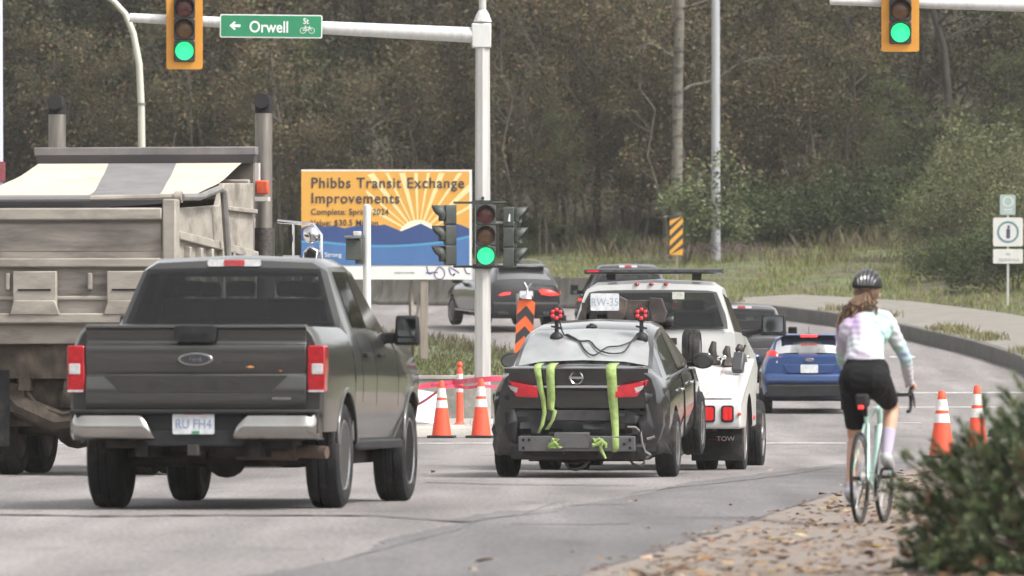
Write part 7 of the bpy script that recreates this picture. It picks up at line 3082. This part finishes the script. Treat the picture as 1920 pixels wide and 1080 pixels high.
ca = me.attributes.new('leaf', 'FLOAT_COLOR', 'FACE')
ca.data.foreach_set('color', np.concatenate([cc, np.ones((len(cc), 1))], 1).ravel())
me.materials.append(NEEDLE)
o = bpy.data.objects.new('needles', me)
COL.objects.link(o)
o.parent = pine
o['kind'] = 'stuff'
# stone edging by the bush
mb = MB()
mb.box((2.32, 44.2, .0), (.35, .12, .10), rz=.25)
tag(mb.build('edging_stone', CONC_D, bevel=.02), 'grey edging stone at the foot of the pine bush', 'stone')

# ------------------------------------------------------------------ fallen leaves
LEAFG = leafmat('fallen_leaf_skin', transl=.1, rough=.7)
PAL_F = [((.27, .18, .10), 4), ((.2, .11, .055), 5), ((.11, .062, .036), 4), ((.36, .27, .17), 3), ((.3, .21, .06), .5)]


def leaf_shape(rs, s):
    """a curled, lobed leaf of 7 points lying on the ground"""
    n = 7
    pts = []
    a0 = rs.uniform(0, 6.28)
    cu = rs.uniform(.15, .55)
    tl_ = rs.uniform(-.3, .5)
    for i in range(n):
        a = 2 * math.pi * i / n
        r_ = s * .5 * (1.0 if i % 2 == 0 else .62) * rs.uniform(.8, 1.15)
        x, y = r_ * math.cos(a) * 1.15, r_ * math.sin(a) * .85
        pts.append((x * math.cos(a0) - y * math.sin(a0), x * math.sin(a0) + y * math.cos(a0), .006 + cu * abs(y) + tl_ * x * .5 + .3 * s * max(0, tl_)))
    return pts


rs_ = np.random.RandomState(17)
V, Fc, cols = [], [], []
cnt = 0
while cnt < 3000:
    y = 40 + 58 * rs_.rand() ** 1.35
    d = rs_.exponential(1.3) if rs_.rand() < .6 else rs_.uniform(0, 4.5)
    x = redge(y) + d - .12 * rs_.rand() * (rs_.rand() < .3)
    if x - redge(y) > 4.5 or rs_.rand() > .45 + .55 * min(1, d / 1.2):
        continue
    z = float(prof(y)) - (.03 if d > .05 else -.008) + max(0, d - 1.0) * .018
    P_ = leaf_shape(rs_, rs_.uniform(.05, .125))
    o0 = len(V)
    V += [(x + p[0], y + p[1], z + max(.004, p[2])) for p in P_]
    Fc.append(tuple(range(o0, o0 + 7)))
    cnt += 1
me = bpy.data.meshes.new('fallen_leaves')
me.from_pydata(V, [], Fc)
cc = pick_cols(len(Fc), rs_, PAL_F, .3)
ca = me.attributes.new('leaf', 'FLOAT_COLOR', 'FACE')
ca.data.foreach_set('color', np.concatenate([cc, np.ones((len(cc), 1))], 1).ravel())
me.materials.append(LEAFG)
o = bpy.data.objects.new('fallen_leaves', me)
COL.objects.link(o)
tag(o, 'brown fallen leaves strewn over the verge beside the road', 'leaves', kind='stuff')
for k, (px, py, s_, lb) in enumerate(((912, 1064, .15, 'largest curled brown leaf lying on the dark asphalt at bottom centre'), (885, 1076, .07, 'small pale leaf just left of the large curled leaf'), (1076, 1041, .06, 'small tan leaf on the dark asphalt right of the large curled leaf'),
                                      (600, 1054, .06, 'pale leaf on the road at the edge of the dark patch'), (812, 890, .09, 'brown leaf on the road below the orange cones'), (1305, 900, .09, 'brown leaf on the road behind the tow truck'),
                                      (1185, 946, .09, 'tan leaf in the road crack behind the black car'), (1445, 886, .09, 'brown leaf on the road right of the tow truck wheel'), (1370, 952, .07, 'pale leaf on the asphalt before the verge'), (1210, 995, .07, 'yellowish leaf on the asphalt beside the verge'))):
    Y = F * HC / (py - HY)
    P_ = leaf_shape(rs_, s_)
    mb = MB()
    mb.add([(p[0], p[1], max(.004, p[2] * 1.3)) for p in P_], [tuple(range(7))])
    o = mb.build('fallen_leaf', M('leaf_tan%d' % (k % 3), [(.34, .2, .1), (.42, .3, .18), (.2, .11, .06)][k % 3], .7, noise=(20, .2)), fix=False)
    o.location = ((px - 960) / F * Y, Y, .006)
    tag(o, lb, 'leaf', 'single leaves on the road')

# ------------------------------------------------------------------ air
mb = MB()
mb.box((0, 600, 26), (1880, 1900, 56))
hz = mb.build('haze', M('unused_air', (1, 1, 1)), smooth=False)
hm = bpy.data.materials.new('haze_air')
hm.use_nodes = True
hm.node_tree.nodes.clear()
pv = hm.node_tree.nodes.new('ShaderNodeVolumePrincipled')
pv.inputs['Color'].default_value = (.97, .95, .92, 1)
pv.inputs['Density'].default_value = .00021
pv.inputs['Anisotropy'].default_value = .2
ho = hm.node_tree.nodes.new('ShaderNodeOutputMaterial')
hm.node_tree.links.new(pv.outputs[0], ho.inputs['Volume'])
hz.data.materials.clear()
hz.data.materials.append(hm)
tag(hz, 'thin pale haze in the air', 'haze', kind='stuff')

# things that would still share a label are told apart by their order across the picture
from collections import defaultdict
same = defaultdict(list)
for o in COL.objects:
    if o.parent is None and o.get('label'):
        same[o['label']].append(o)
ORD = ['first', 'second', 'third', 'fourth', 'fifth', 'sixth', 'seventh', 'eighth', 'ninth', 'tenth', 'eleventh', 'twelfth']
for lb_, os_ in same.items():
    if len(os_) > 1:
        for i, o in enumerate(sorted(os_, key=lambda q: q.location.x / q.location.y)):
            o['label'] = '%s, %s from the left' % (lb_, ORD[i]) if i < 12 else '%s, number %d from the left' % (lb_, i + 1)
